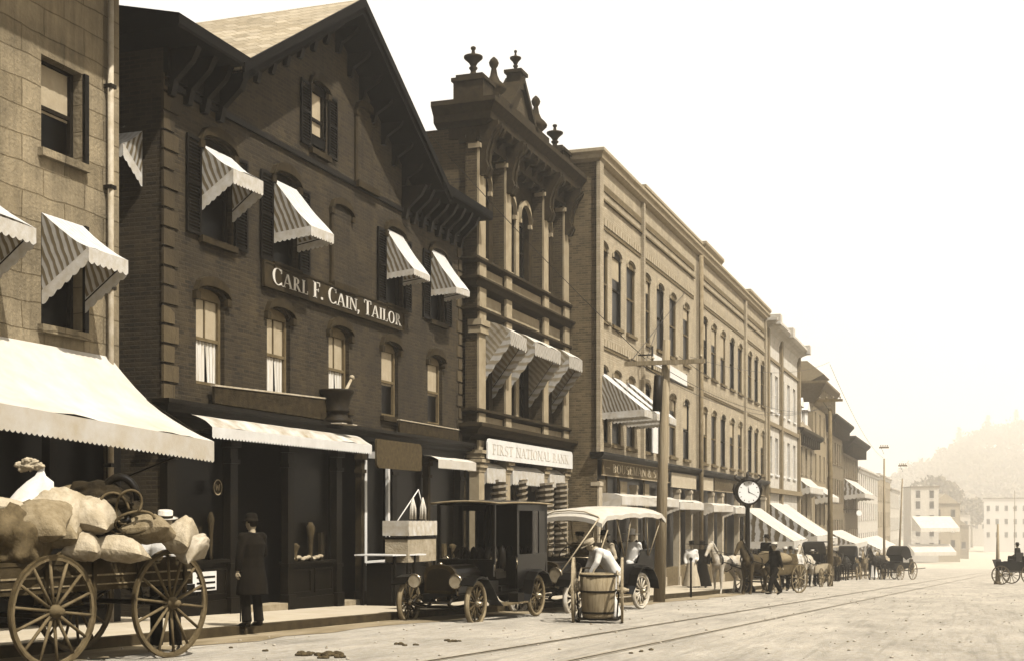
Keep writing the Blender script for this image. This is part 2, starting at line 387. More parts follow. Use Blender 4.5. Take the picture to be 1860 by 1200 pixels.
for a, b in zip(ys_s, ys_s[1:]):
    for (x0, z0, x1, z1) in ((0, -.05, 0, .14), (0, .14, -.18, .14), (-.18, .14, -.18, 0)):
        mb.face([(kx(a)+x0, a, GZ(a)+z0), (kx(b)+x0, b, GZ(b)+z0), (kx(b)+x1, b, GZ(b)+z1), (kx(a)+x1, a, GZ(a)+z1)])
tag(mb.build('kerb', mKerb), kind='structure')
# darker strip of uneven width laid on the road along the kerb
mGut = M('dark_gutter_strip', .24, var=.45, scale=2.5, stretch=(1, .25, 1))
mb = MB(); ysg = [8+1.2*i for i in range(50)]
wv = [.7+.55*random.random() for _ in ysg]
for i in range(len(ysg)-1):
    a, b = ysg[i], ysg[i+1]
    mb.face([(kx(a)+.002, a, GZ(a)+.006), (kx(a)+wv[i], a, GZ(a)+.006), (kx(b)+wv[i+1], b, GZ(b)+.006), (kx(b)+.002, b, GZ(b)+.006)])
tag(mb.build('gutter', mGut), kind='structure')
# streetcar rails: two rails seen running past the cars
def rail_line(p0, p1, name):
    (xa, ya), (xb, yb) = p0, p1; mb = MB(); n = 60
    for i in range(n):
        t0, t1 = i/n, (i+1)/n
        x0, y0, x1, y1 = xa+(xb-xa)*t0, ya+(yb-ya)*t0, xa+(xb-xa)*t1, ya+(yb-ya)*t1
        for off, h in ((0, .012), (.07, .006)):
            wd = .032 if off == 0 else .022
            mb.face([(x0+off, y0, GZ(y0)+h), (x0+off+wd, y0, GZ(y0)+h), (x1+off+wd, y1, GZ(y1)+h), (x1+off, y1, GZ(y1)+h)])
            mb.face([(x0+off, y0, GZ(y0)-.02), (x0+off, y0, GZ(y0)+h), (x1+off, y1, GZ(y1)+h), (x1+off, y1, GZ(y1)-.02)])
    o = mb.build('streetcar_rail', mRail); tag(o, kind='structure'); return o
r0 = GP(850, 1195); r1 = GP(1500, 1095.5)
dx = (r1.x-r0.x)/(r1.y-r0.y)
for off in (0, 1.45):
    rail_line((r0.x+off+dx*(6-r0.y), 6), (r0.x+off+dx*(200-r0.y)*.6, 200), 'rail')

# ------------------------------------------------------------------ building helpers (facades face +x, run along y)
def facade(mb, X, y0, y1, z0, z1, ops, depth=.2, n=10):
    ys = sorted({y0, y1, *[o[0] for o in ops], *[o[1] for o in ops]}); zs = sorted({z0, z1, *[o[2] for o in ops], *[o[3] for o in ops]})
    for a, b in zip(ys, ys[1:]):
        for c, d in zip(zs, zs[1:]):
            my, mz = (a+b)/2, (c+d)/2
            if a < y0-1e-6 or b > y1+1e-6 or c < z0-1e-6 or d > z1+1e-6: continue
            if any(o[0] < my < o[1] and o[2] < mz < o[3] for o in ops): continue
            mb.face([(X, a, c), (X, b, c), (X, b, d), (X, a, d)])
    for ya, yb, za, zb, arch in ops:
        D = X-depth; zt = zb-arch
        mb.face([(X, ya, za), (X, ya, zt), (D, ya, zt), (D, ya, za)]); mb.face([(X, yb, za), (D, yb, za), (D, yb, zt), (X, yb, zt)])
        mb.face([(X, ya, za), (D, ya, za), (D, yb, za), (X, yb, za)])
        if arch <= 0: mb.face([(X, ya, zb), (X, yb, zb), (D, yb, zb), (D, ya, zb)]); continue
        pts = []
        for i in range(n+1):
            t = -1+2*i/n; pts.append((ya+(yb-ya)*(t+1)/2, zt+arch*math.sqrt(max(0, 1-t*t))))
        for (a, c), (b, d) in zip(pts, pts[1:]):
            mb.face([(X, a, c), (X, b, d), (X, b, zb), (X, a, zb)]); mb.face([(X, a, c), (X, b, d), (D, b, d), (D, a, c)])
def window(par, X, op, depth=.2, sash=None, shade=0, curt=False, muntin=True, sill=None, name='window', glass=None, open_low=0):
    ya, yb, za, zb, arch = op; sash = sash or mSash; D = X-depth; w_ = yb-ya; fw = min(.07, w_*.09); f = MB(); zm = (za+zb-arch*.5)/2
    f.box(D, D+.07, ya, ya+fw, za, zb); f.box(D, D+.07, yb-fw, yb, za, zb)
    f.box(D, D+.07, ya+fw, yb-fw, za, za+fw); f.box(D, D+.07, ya+fw, yb-fw, zb-arch-fw*.6, zb)
    f.box(D+.004, D+.06, ya+fw, yb-fw, zm-.03, zm+.03)
    if muntin: f.box(D+.004, D+.04, (ya+yb)/2-.014, (ya+yb)/2+.014, zm+.03, zb-arch-fw*.6)
    fo = f.build(name, sash, par)
    p = MB(); p.face([(D-.004, ya, za), (D-.004, yb, za), (D-.004, yb, zb), (D-.004, ya, zb)]); p.build('pane', glass or mGlass, fo)
    if shade:
        s = MB(); zs = zb-arch-fw*.6-(zb-arch-za)*shade; k = 8
        for i in range(k):
            a, b = ya+fw+(w_-2*fw)*i/k, ya+fw+(w_-2*fw)*(i+1)/k; e = .006*(i % 2)
            s.face([(D+.012+e, a, zs), (D+.018-e, b, zs), (D+.018-e, b, zb-arch), (D+.012+e, a, zb-arch)])
        s.build('window_blind', mShade, fo)
    if curt:
        for side in (0, 1):
            s = MB(); k = 7; y0, y1 = (ya+fw, ya+fw+(w_-2*fw)*.5) if side == 0 else (yb-fw, yb-fw-(w_-2*fw)*.47)
            for i in range(k):
                a, b = y0+(y1-y0)*i/k, y0+(y1-y0)*(i+1)/k; e = .02*(i % 2)
                k2 = .82 if side else 1.0
                a2, b2 = y0+(y1-y0)*i/k*k2, y0+(y1-y0)*(i+1)/k*k2
                s.face([(D+.008+e, a2, za+fw), (D+.03-e, b2, za+fw), (D+.03-e, b, zm-.03), (D+.008+e, a, zm-.03)])
            s.build('curtain', mCurt, fo)
    if sill:
        s = MB(); s.box(X-depth, X+.1, ya-.08, yb+.08, za-.12, za-.003); s.build('sill', sill, fo)
    return fo
def arch_hood(mb, X, ya, yb, zb, arch, t=.14, out=.09, drop=.0, n=10, e=.1):
    """curved label moulding over a window head"""
    ya -= e; yb += e; pts = []
    for i in range(n+1):
        k = -1+2*i/n; y = ya+(yb-ya)*(k+1)/2; h = math.sqrt(max(0, 1-k*k)); pts.append((y, zb-arch+arch*h+.03, (zb-arch+(arch+t)*h+.06)))
    for (a, c, c2), (b, d, d2) in zip(pts, pts[1:]):
        mb.mesh([(X, a, c), (X, b, d), (X, b, d2), (X, a, c2), (X+out, a, c), (X+out, b, d), (X+out, b, d2), (X+out, a, c2)],
                [(4, 5, 6, 7), (0, 1, 5, 4), (3, 7, 6, 2)], False)
    mb.box(X+.001, X+out*.9, ya-.02, ya+.12, zb-arch-.08-drop, zb-arch+.04); mb.box(X+.001, X+out*.9, yb-.12, yb+.02, zb-arch-.08-drop, zb-arch+.04)
def cornice(mb, X, y0, y1, prof, back=0):
    """profile: list of (outward, z) from top to bottom, extruded along y, mitred around the near end"""
    for (o1, z1), (o2, z2) in zip(prof, prof[1:]):
        mb.face([(X+o1, y0-o1, z1), (X+o1, y1+o1, z1), (X+o2, y1+o2, z2), (X+o2, y0-o2, z2)])
        mb.face([(X+o1, y0-o1, z1), (X+o2, y0-o2, z2), (X-back, y0-o2, z2), (X-back, y0-o1, z1)])
        mb.face([(X+o1, y1+o1, z1), (X+o2, y1+o2, z2), (X-back, y1+o2, z2), (X-back, y1+o1, z1)])
    o, z = prof[0]; mb.face([(X+o, y0-o, z), (X+o, y1+o, z), (X-back, y1+o, z), (X-back, y0-o, z)])
    o2, z2 = prof[-1]; mb.face([(X+o2, y0-o2, z2), (X+o2, y1+o2, z2), (X-back, y1+o2, z2), (X-back, y0-o2, z2)])
def shell(par, X, y0, y1, zb, zt, mat, depth=14, roof=None, name='side_wall'):
    m = MB(); m.face([(X, y0, zb), (X-depth, y0, zb), (X-depth, y0, zt), (X, y0, zt)]); m.face([(X, y1, zb), (X, y1, zt), (X-depth, y1, zt), (X-depth, y1, zb)])
    m.face([(X-depth, y0, zb), (X-depth, y1, zb), (X-depth, y1, zt), (X-depth, y0, zt)]); m.build(name, mat, par)
    if roof:
        r = MB(); r.box(X-.02, X-depth, y0+.02, y1-.02, zt-.3, zt-.1); r.build('roof', roof, par)

# a small roman alphabet built from stems, hairlines, bowls and serifs
TH, TN = .15, .055
def glyph(ch):
    r = []; R_ = lambda a, b, c, d: r.append([(a, b), (c, b), (c, d), (a, d)])
    def sf(x, y, w_=.28): R_(x-w_/2, y-.0, x+w_/2, y+.045)
    def stem(x, t=TH, top=True, bot=True):
        R_(x-t/2, 0, x+t/2, 1)
        if bot: sf(x, 0)
        if top: sf(x, .955)
    def ln(x0, y0, x1, y1, t): r.append([(x0-t/2, y0), (x0+t/2, y0), (x1+t/2, y1), (x1-t/2, y1)])
    def bowl(cx, cy, rx, ry, a0, a1, tk=TH, tn=TN, n=14):
        for i in range(n):
            q = []
            for j in (i, i+1):
                a = R(a0+(a1-a0)*j/n); t = tn+(tk-tn)*abs(math.cos(a)); q.append(((cx+rx*math.cos(a), cy+ry*math.sin(a)), (cx+(rx-t)*math.cos(a), cy+(ry-tn)*math.sin(a))))
            r.append([q[0][0], q[1][0], q[1][1], q[0][1]])
    w_ = .7
    if ch == 'A': ln(.10, 0, .40, 1, TN); ln(.72, 0, .42, 1, TH); R_(.2, .3, .62, .35); sf(.1, 0); sf(.72, 0); w_ = .86
    elif ch == 'B': stem(.2, top=False, bot=False); R_(.05, 0, .3, .05); R_(.05, .95, .3, 1); bowl(.3, .26, .32, .26, -90, 90); bowl(.3, .75, .28, .25, -90, 90); w_ = .7
    elif ch in 'CG': bowl(.44, .5, .38, .52, 48, 312); R_(.66, .72, .71, .98); R_(.66, .04, .71, .2); w_ = .78
    elif ch == 'D': stem(.2, top=False, bot=False); bowl(.2, .5, .52, .5, -90, 90, n=16); w_ = .8
    elif ch == 'E': stem(.2); R_(.2, 0, .6, .055); R_(.2, .945, .58, 1); R_(.2, .48, .5, .53); R_(.56, 0, .6, .22); R_(.54, .8, .58, 1); w_ = .68
    elif ch == 'F': stem(.2); R_(.2, .945, .58, 1); R_(.2, .48, .48, .53); R_(.54, .76, .58, 1); R_(.44, .4, .48, .6); w_ = .64
    elif ch == 'H': stem(.2); stem(.66); R_(.2, .48, .66, .53); w_ = .86
    elif ch == 'I': stem(.2); w_ = .4
    elif ch == 'K': stem(.2); ln(.28, .42, .66, 1, TN); ln(.72, 0, .36, .55, TH); sf(.66, .955); sf(.72, 0); w_ = .84
    elif ch == 'L': stem(.2); R_(.2, 0, .6, .055); R_(.56, 0, .6, .26); w_ = .66
    elif ch == 'M': ln(.14, 0, .14, 1, TN); ln(.14+.05, 1, .48, 0, TH); ln(.8, 1, .5, 0, TN); stem(.82); sf(.14, 0); sf(.16, .955); w_ = 1.0
    elif ch == 'N': ln(.16, 0, .16, 1, TN); ln(.74, 0, .18, 1, TH); ln(.74, 0, .74, 1, TN); sf(.16, 0); sf(.14, .955); sf(.74, .955); w_ = .88
    elif ch == 'O': bowl(.44, .5, .38, .52, 0, 360, n=22); w_ = .86
    elif ch == 'R': stem(.2); bowl(.28, .74, .3, .26, -90, 90); ln(.68, 0, .36, .5, TH); sf(.68, 0); w_ = .8
    elif ch == 'S': bowl(.36, .74, .26, .27, 30, 270); bowl(.36, .25, .28, .27, -150, 90); w_ = .68
    elif ch == 'T': stem(.38, top=False); R_(.06, .945, .7, 1); R_(.06, .76, .1, 1); R_(.66, .76, .7, 1); w_ = .76
    elif ch == 'U': ln(.2, .3, .2, 1, TH); ln(.7, .3, .7, 1, TN); bowl(.45, .32, .32, .34, 180, 360); sf(.2, .955); sf(.7, .955); w_ = .88
    elif ch == '.': R_(.04, 0, .18, .14); w_ = .26
    elif ch == ',': R_(.04, 0, .18, .14); ln(.07, -.14, .13, 0, .07); w_ = .26
    elif ch == '&': bowl(.36, .72, .2, .28, -60, 240); bowl(.34, .25, .3, .28, 20, 340); ln(.74, 0, .28, .6, TH); w_ = .86
    elif ch == '-': R_(.05, .46, .75, .52); w_ = .85
    elif ch == ' ': w_ = .38
    return r, w_
def lettering(mb, text, X, y, z, h, width=None, rise=0, small=1.0, thick=.012, sx=.8):
    """upright roman letters on a board facing +x; capitals that open a word may stand taller (small < 1)"""
    out = []; cx = 0; start = True
    for ch in text:
        k = 1.0 if (start or ch in '.,') else small
        r, w_ = glyph(ch); out.append((r, cx, k)); cx += w_*k*sx; start = ch == ' '
    s = h if width is None else h; fx = 1 if width is None else width/(cx*h)
    for r, x0, k in out:
        for q in r:
            pts = [(y+(x0+a*k*sx)*h*fx, z+b*k*h+rise*((x0+a*k*sx)*h*fx)) for a, b in q]
            mb.prism(pts, 'x', X, X+thick)

# ------------------------------------------------------------------ awnings
def awning(label, y0, y1, Xw, zt, proj, zf, val, zp, group, name='window_awning', sag=.04, mats=None, rise=0, scal=.09, sides=True, fold=False):
    mt, ms, mv = mats or (mStripe, mStripeS, mVal)
    t = thing(name, label, 'awning', (Xw, (y0+y1)/2, zt), 0, group); Xf = Xw+proj; n = 8; ny = max(5, int((y1-y0)/.22))
    def pt(s, y):
        z = zt+(zf-zt)*s-sag*math.sin(math.pi*s)+rise*(y-y0)*s + (noise.noise(Vector((y*1.3, s*2.2, zt)))*.05+noise.noise(Vector((y*4.5, s*3, zt)))*.018)*s*(1 if ny > 4 else .5)
        return (Xw+.01+(proj-.01)*s, y, z)
    m = MB(); vs = [pt(i/n, y0+(y1-y0)*j/ny) for i in range(n+1) for j in range(ny+1)]
    m.mesh(vs, [(i*(ny+1)+j, i*(ny+1)+j+1, (i+1)*(ny+1)+j+1, (i+1)*(ny+1)+j) for i in range(n) for j in range(ny)]); m.build('canopy', mt, t)
    def scallop(mb, a, b, h, cnt):
        a, b = Vector(a), Vector(b)
        for i in range(cnt):
            for j in range(4):
                u0, u1 = (i+j/4)/cnt, (i+(j+1)/4)/cnt; d0, d1 = math.sin(math.pi*j/4)*.32*scal, math.sin(math.pi*(j+1)/4)*.32*scal
                p, q = a.lerp(b, u0), a.lerp(b, u1); mb.face([p, q, q-Vector((0, 0, h+d1)), p-Vector((0, 0, h+d0))])
    if sides:
        for y in (y0, y1):
            s = MB(); top = [pt(i/n, y) for i in range(n+1)]
            piv = (Xw+.01, y, zp)
            for p, q in zip(top, top[1:]): s.face([piv, q, p])
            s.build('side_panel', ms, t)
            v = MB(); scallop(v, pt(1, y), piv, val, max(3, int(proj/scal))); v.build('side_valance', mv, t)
    v = MB(); a, b = pt(1, y0), pt(1, y1); scallop(v, (a[0]+.006, a[1], a[2]), (b[0]+.006, b[1], b[2]), val, max(4, int((y1-y0)/scal))); v.build('valance', mv, t)
    f = MB(); a = Vector(pt(1, y0))+Vector((-.02, .01, -.02)); b = Vector(pt(1, y1))+Vector((-.02, -.01, -.02)); f.tube([a, b], .014, 6)
    for e, y in ((a, y0+.02), (b, y1-.02)): f.tube([e, (Xw+.02, y, zp-.05)], .01, 5)
    f.build('frame', mIron, t)
    return t

# ------------------------------------------------------------------ left: granite block
Ls = 13.0; X = -Ls
SB = thing('stone_building', 'grey granite block building with rusticated ashlar at far left', 'building', (X, 12, GZ(12)))
wins = [(16.17, 17.13, 5.45, 6.85, 0), (16.17, 17.13, 2.85, 4.5, 0), (14.07, 15.03, 2.85, 4.5, 0), (14.07, 15.03, 5.45, 6.85, 0), (11.9, 12.9, 2.85, 4.5, 0), (11.9, 12.9, 5.45, 6.85, 0)]
m = MB(); facade(m, X, 6, 18.06, 1.9, 9.0, wins, .3); m.build('wall', mStone, SB)
for i, o in enumerate(wins): window(SB, X, o, .24, sash=mSashD, shade=.52 if i in (0, 3) else 0, muntin=False, sill=mStone)
m = MB()
for o in wins: m.box(X+.001, X+.05, o[1]-.001, o[1]+.1, o[2], o[3])
m.build('window_trim', mWoodD, SB)
shell(SB, X, 6, 18.06, GZ(12)-.5, 9.0, mStone, roof=mRoofD)
m = MB(); cornice(m, X, 6, 18.06, [(1.35, 9.35), (1.35, 9.1), (1.2, 8.95), (.15, 8.8), (.0, 8.7)], back=4); m.build('cornice', mWoodD, SB)
# chimney / parapet end
m = MB(); m.box(X-.6, X+.05, 17.5, 18.3, 8.9, 11.5); m.build('chimney', mTailor, SB)
m = MB(); m.box(X, X+.13, 9, 18.06, 1.75, 1.95); m.box(X, X+.2, 6, 18.06, 1.9, 2.02); m.build('storefront_cornice', mWoodD, SB)
# shop front under the awning
m = MB()
for y in (9.0, 11.2, 13.2, 14.7, 16.3, 17.85): m.box(X-.02, X+.12, y-.09, y+.09, GZ(y)+.1, 1.76); m.box(X-.03, X+.16, y-.13, y+.13, 1.45, 1.6)
m.build('column', mWoodD, SB)
m = MB(); m.face([(X-.25, 6, GZ(6)), (X-.25, 18, GZ(18)), (X-.25, 18, 1.8), (X-.25, 6, 1.8)]); m.build('shop_window', mGlass, SB)
m = MB()
for a, b in ((9.1, 11.1), (13.3, 14.6), (16.4, 17.76)): m.box(X-.2, X+.06, a, b, GZ(b)-.1, GZ(a)+.75); m.box(X-.1, X+.09, a, b, GZ(a)+.75, GZ(a)+.82)
m.build('stall_riser', mWoodD, SB)
DP = thing('drainpipe', 'pale tin drainpipe down the corner of the granite building', 'drainpipe', (X+.08, 17.75, -1.9))
m = MB(); m.tube([(X+.09, 17.72, -1.9), (X+.09, 17.72, 8.75)], .05, 10)
m.build('pipe', M('tin_pipe', .4, rough=.5, var=.25), DP)
m = MB()
for z in (-1, .8, 2.3, 3.6, 5.2, 6.8): m.box(X-.01, X+.15, 17.65, 17.79, z, z+.06)
m.build('pipe_clamp', mIron, DP)
awning('striped awning drawn out over the right lower window of the granite building', 16.17, 17.13, X, 4.5, .83, 3.92, .2, 3.35, 'awnings on the granite building', scal=.12)
awning('striped awning over the granite building window cut by the left edge', 14.07, 15.03, X, 4.5, .83, 3.98, .2, 3.4, 'awnings on the granite building', scal=.12)
awning('large white canvas shop awning sloping out above the loaded wagon', 8.6, 17.8, X, 2.56, 1.92, 1.58, .3, 2.3, None, name='shop_awning', sag=.22, mats=(mCloth, mClothG, mClothG), rise=-.042, scal=.1, sides=False)
m = MB(); 
for y in (8.62, 17.78):
    m.tube([(X+.05, y, .55), (X+1.9, y, 1.55-.042*(y-8.6))], .018, 6)
tag(m.build('awning_arm', mIron), 'iron arms holding out the large white canvas awning', 'awning arm')

# ------------------------------------------------------------------ gabled brick building with the tailor's sign
L = 13.0; X = -L; Y0, Y1 = 19.3, 33.2
TB = thing('gabled_building', 'dark brick building with cross gable and tailor sign', 'building', (X, 26, GZ(26)))
w2 = [(20.3, 21.25, 2.38, 4.12, .16), (22.8, 23.73, 2.38, 4.12, .16), (25.42, 26.4, 2.38, 4.12, .16), (28.1, 29.05, 2.38, 4.12, .16), (30.87, 31.85, 2.38, 4.12, .16)]
w3 = [(20.45, 21.5, 5.02, 6.85, .18), (23.02, 24.0, 5.02, 6.85, .18), (28.32, 29.3, 5.02, 6.85, .18), (31.0, 31.95, 5.02, 6.85, .18)]
w4 = [(24.6, 25.3, 7.68, 9.1, .14)]
m = MB(); facade(m, X, Y0, Y1, 1.95, 8.0, w2+w3+[(24.6, 25.3, 7.68, 8.0, 0)], .2)
gy0, gyp, gy1, gzb, gzp = 20.9, 25.5, 30.2, 8.1, 10.85          # gable triangle
def gz(y): return gzb+(gzp-gzb)*((y-gy0)/(gyp-gy0) if y < gyp else (gy1-y)/(gy1-gyp))
ys = [gy0, 22, 23.5, 24.6, 25.3, gyp, 27, 28.5, gy1]
for a, b in zip(ys, ys[1:]):
    lo = 9.1 if (a, b) == (24.6, 25.3) else 8.0
    m.face([(X, a, lo), (X, b, lo), (X, b, gz(b)), (X, a, gz(a))])
m.build('wall', mTailor, TB)
for o in w2: window(TB, X, o, .16, sash=mSash, shade=.5, curt=(o[0] < 27), muntin=o[0] < 27, sill=None if o[0] < 24.5 else mTailorTrim, name='window')
for o in w3: window(TB, X, o, .16, sash=mSashD, shade=0, muntin=False, sill=mTailorTrim)
window(TB, X, w4[0], .12, sash=mSashD, curt=False, shade=.98, muntin=False, sill=mTailorTrim)
m = MB()
for o in w2+w3: arch_hood(m, X, o[0], o[1], o[3], o[4], .15, .1, drop=.02)
arch_hood(m, X, 24.6, 25.3, 9.1, .14)
m.build('window_hood', mTailorTrim, TB)
# blind windows: recessed panels with hood and sill
for ya, yb, za, zb in ((25.55, 26.45, 5.05, 6.75), (26.75, 27.6, 7.5, 9.2)):
    b_ = MB(); b_.box(X+.002, X+.03, ya, yb, za, zb-.1); o_ = b_.build('blind_window', mTailor, TB)
    b_ = MB(); b_.box(X+.002, X+.055, ya-.1, ya, za, zb-.1); arch_hood(b_, X+.002, ya, yb, zb, .16, .13, .09); b_.build('frame', mTailorTrim, o_)
    b_ = MB(); b_.box(X+.002, X+.14, ya-.12, yb+.12, za-.14, za); b_.build('sill', mTailorTrim, o_)
# shutters
def shutter(ya, yb, za, zb):
    s = MB(); s.box(X+.02, X+.06, ya, ya+.05, za, zb); s.box(X+.02, X+.06, yb-.05, yb, za, zb)
    for z in (za, (za+zb)/2, zb-.06): s.box(X+.021, X+.061, ya+.05, yb-.05, z, z+.06)
    n = int((zb-za)/.06)
    for i in range(n):
        z = za+.06+i*.06
        if z < zb-.08: s.prism([(X+.015, z), (X+.02, z), (X+.055, z-.04), (X+.05, z-.045)], 'y', ya+.05, yb-.05)
    s.build('shutter', mShut, TB)
for ya, yb in ((19.95, 20.4), (21.55, 22.0), (22.5, 22.97), (24.05, 24.5), (27.82, 28.27), (29.35, 29.75), (30.5, 30.95), (32.0, 32.4)): shutter(ya, yb, 5.0, 6.72)
for ya, yb in ((24.12, 24.55), (25.35, 25.75)): shutter(ya, yb, 7.68, 9.0)
# quoins
m = MB(); i = 0; z = 2.0
while z < 7.6:
    k = .42 if i % 2 else .3
    m.box(X-.02, X+.03, Y0-.03, Y0+k, z, z+.28); m.box(X-.02, X+.03, Y1-k+.08, Y1+.0, z, z+.28); z += .33; i += 1
m.build('quoin', brick('tailor_quoins', .075, .075, bw=3, bh=3), TB)
# eaves, brackets, frieze
m = MB(); m.box(X+.001, X+.06, Y0, Y1, 7.35, 7.45); m.box(X+.001, X+.09, Y0, gy0+.3, 7.5, 8.0); m.box(X+.001, X+.09, gy1-.4, Y1, 7.5, 8.0)
m.build('frieze', mWoodD, TB)
m = MB(); y = Y0+.15
while y < Y1:
    if y < gy0+.6 or y > gy1-1.2:
        m.prism([(X, 7.2), (X+.1, 7.2), (X+.16, 7.45), (X+.5, 7.75), (X+.62, 7.98), (X, 7.98)], 'y', y-.07, y+.07)
    y += .52
m.build('eave_bracket', mWoodD, TB)
m = MB()                                            # near and far eaves
for a, b in ((Y0-.75, gy0+.2), (gy1-.15, Y1+.3)):
    m.prism([(X-1.5, 8.0), (X+.78, 8.0), (X+.8, 8.05), (X+.8, 8.22), (X-1.5, 8.75)], 'y', a, b)
m.build('eave', mRoofD, TB)
# gable roof running back from the street
m = MB(); oh = .8; t = .16
def slope(ya, za, yb, zb, mb, x0=X-12, x1=X+oh):
    mb.mesh([(x0, ya, za), (x1, ya, za), (x1, yb, zb), (x0, yb, zb), (x0, ya, za+t), (x1, ya, za+t), (x1, yb, zb+t), (x0, yb, zb+t)],
            [(0, 1, 2, 3), (4, 7, 6, 5), (1, 5, 6, 2), (0, 4, 5, 1), (3, 2, 6, 7), (0, 3, 7, 4)], False)
sl1 = (gzp-gzb)/(gyp-gy0); sl2 = (gzp-gzb)/(gy1-gyp)
slope(gy0-.3, gzb-.3*sl1-.02, gyp, gzp, m, x1=X+oh-.03); slope(gyp, gzp, gy1+.3, gzb-.3*sl2-.02, m, x1=X+oh-.03); m.build('roof', mRoof, TB)
m = MB(); tt = t; t = .19
slope(gy0-.32, gzb-.32*sl1-.03, gyp, gzp-.01, m, X+oh-.03, X+oh+.03); slope(gyp, gzp-.01, gy1+.32, gzb-.32*sl2-.03, m, X+oh-.03, X+oh+.03)
# soffit boards and rake trim
slope(gy0-.3, gzb-.3*sl1-.09-t+.13, gyp, gzp-.09-t+.13, m, X, X+oh-.03); slope(gyp, gzp-.09-t+.13, gy1+.3, gzb-.3*sl2-.09-t+.13, m, X, X+oh-.03)
m.build('bargeboard', mRoofD, TB); t = tt
m = MB()
for i in range(1, 9):
    for (ya, za, yb, zb) in ((gy0, gzb, gyp, gzp), (gyp, gzp, gy1, gzb)):
        y = ya+(yb-ya)*(i-.5)/8; z = za+(zb-za)*(i-.5)/8-.13
        m.prism([(X, z-.5), (X+.08, z-.5), (X+.14, z-.3), (X+.45, z-.12), (X+.55, z), (X, z)], 'y', y-.06, y+.06)
m.build('gable_bracket', mWoodD, TB)
shell(TB, X, Y0, Y1, GZ(26)-.5, 8.1, mTailor, roof=mRoofD)
m = MB(); m.prism([(Y0-.6, 8.1), (gy0, 8.25), (gy0, 8.9), (Y0+.2, 8.35)], 'x', X-9, X-1.4); m.build('back_roof', mRoofD, TB)
# store cornice
m = MB(); cornice(m, X, Y0, Y1-.1, [(.34, 2.0), (.34, 1.93), (.27, 1.88), (.25, 1.8), (.12, 1.74), (.08, 1.55), (.0, 1.52)]); m.build('store_cornice', mWoodD, TB)
# store front: columns, bulkheads, glass, doors
cy = {}
def col(mb, px, wd=.2, z1=1.52, out=.1, foot=True):
    y = YP(px, L); b = GZ(y)+.13
    mb.box(X-.05, X+out, y-wd/2, y+wd/2, b, z1); mb.box(X-.06, X+out+.04, y-wd/2-.04, y+wd/2+.04, b, b+.3); mb.box(X-.06, X+out+.035, y-wd/2-.035, y+wd/2+.035, 1.0, 1.08)
    mb.box(X-.06, X+out+.05, y-wd/2-.05, y+wd/2+.05, z1-.22, z1-.05)
    mb.box(X-.05, X+out+.025, y-wd/2-.02, y+wd/2+.02, b+.85, b+.93); return y
m = MB()
for px in (303, 417, 521, 609, 710, 833): col(m, px, .26)
m.build('column', mWoodD, TB)
m = MB()
for px in (652, 773): col(m, px, .16)
m.build('slender_column', M('brown_paint', .045, var=.3), TB)
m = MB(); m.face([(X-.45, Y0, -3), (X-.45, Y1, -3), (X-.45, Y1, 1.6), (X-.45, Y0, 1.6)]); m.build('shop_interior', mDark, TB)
def bulk(pa, pb):
    a, b = YP(pa, L), YP(pb, L); zt = GZ(a)+1.02; zb = GZ(b)-.1
    k = MB(); k.box(X-.2, X+.02, a, b, zb, zt); k.box(X-.25, X+.09, a-.001, b+.001, zt, zt+.06); k.box(X-.2, X+.06, a, b, zb, GZ(a)+.34)
    n = max(2, int((b-a)/.9)); 
    for i in range(n):
        c, d = a+(b-a)*i/n+.08, a+(b-a)*(i+1)/n-.08
        for q in (((c, d), (zt-.14, zt-.1)), ((c, d), (GZ(a)+.42, GZ(a)+.46)), ((c, c+.04), (GZ(a)+.461, zt-.141)), ((d-.04, d), (GZ(a)+.461, zt-.141))): k.box(X+.02, X+.045, q[0][0], q[0][1], q[1][0], q[1][1])
    k.build('stall_riser', mWoodD, TB)
    g = MB(); g.face([(X-.1, a, zt), (X-.1, b, zt), (X-.1, b, 1.45), (X-.1, a, 1.45)]); g.build('show_window', mGlass, TB)
    return a, b, zt
bulk(306, 413); A_ = bulk(525, 604); bulk(716, 829)
# goods lying in the window
m = MB()
for i in range(9):
    y = A_[0]+.15+i*.16; m.ball((X-.04, y, A_[2]+.1+.02*(i % 3)), (.06, .1, .045), 8, 5)
m.build('window_goods', mSackL, TB)
rg = random.Random(4); gm = [M('dim_cloth_%d' % k_, v_, var=.4) for k_, v_ in enumerate((.03, .05, .075))]
for a_, b_, zt_ in ((YP(306, L), YP(413, L), 0), (A_[0], A_[1], 0), (YP(716, L), YP(829, L), 0)):
    y = a_+.2; z0_ = GZ(a_)+1.08
    while y < b_-.2:
        h_ = rg.uniform(.25, .9); w_ = rg.uniform(.12, .3); g_ = MB()
        if rg.random() < .5: g_.box(X-.09, X-.02, y, y+w_, z0_, z0_+h_)
        else: g_.lathe([(0, z0_), (w_*.4, z0_), (w_*.2, z0_+.1), (w_*.35, z0_+h_*.6), (w_*.55, z0_+h_*.85), (w_*.2, z0_+h_), (0, z0_+h_)], (X-.02, y+w_/2, 0), 10)
        g_.build('display_goods', gm[rg.randrange(3)], TB); y += w_+rg.uniform(.12, .5)
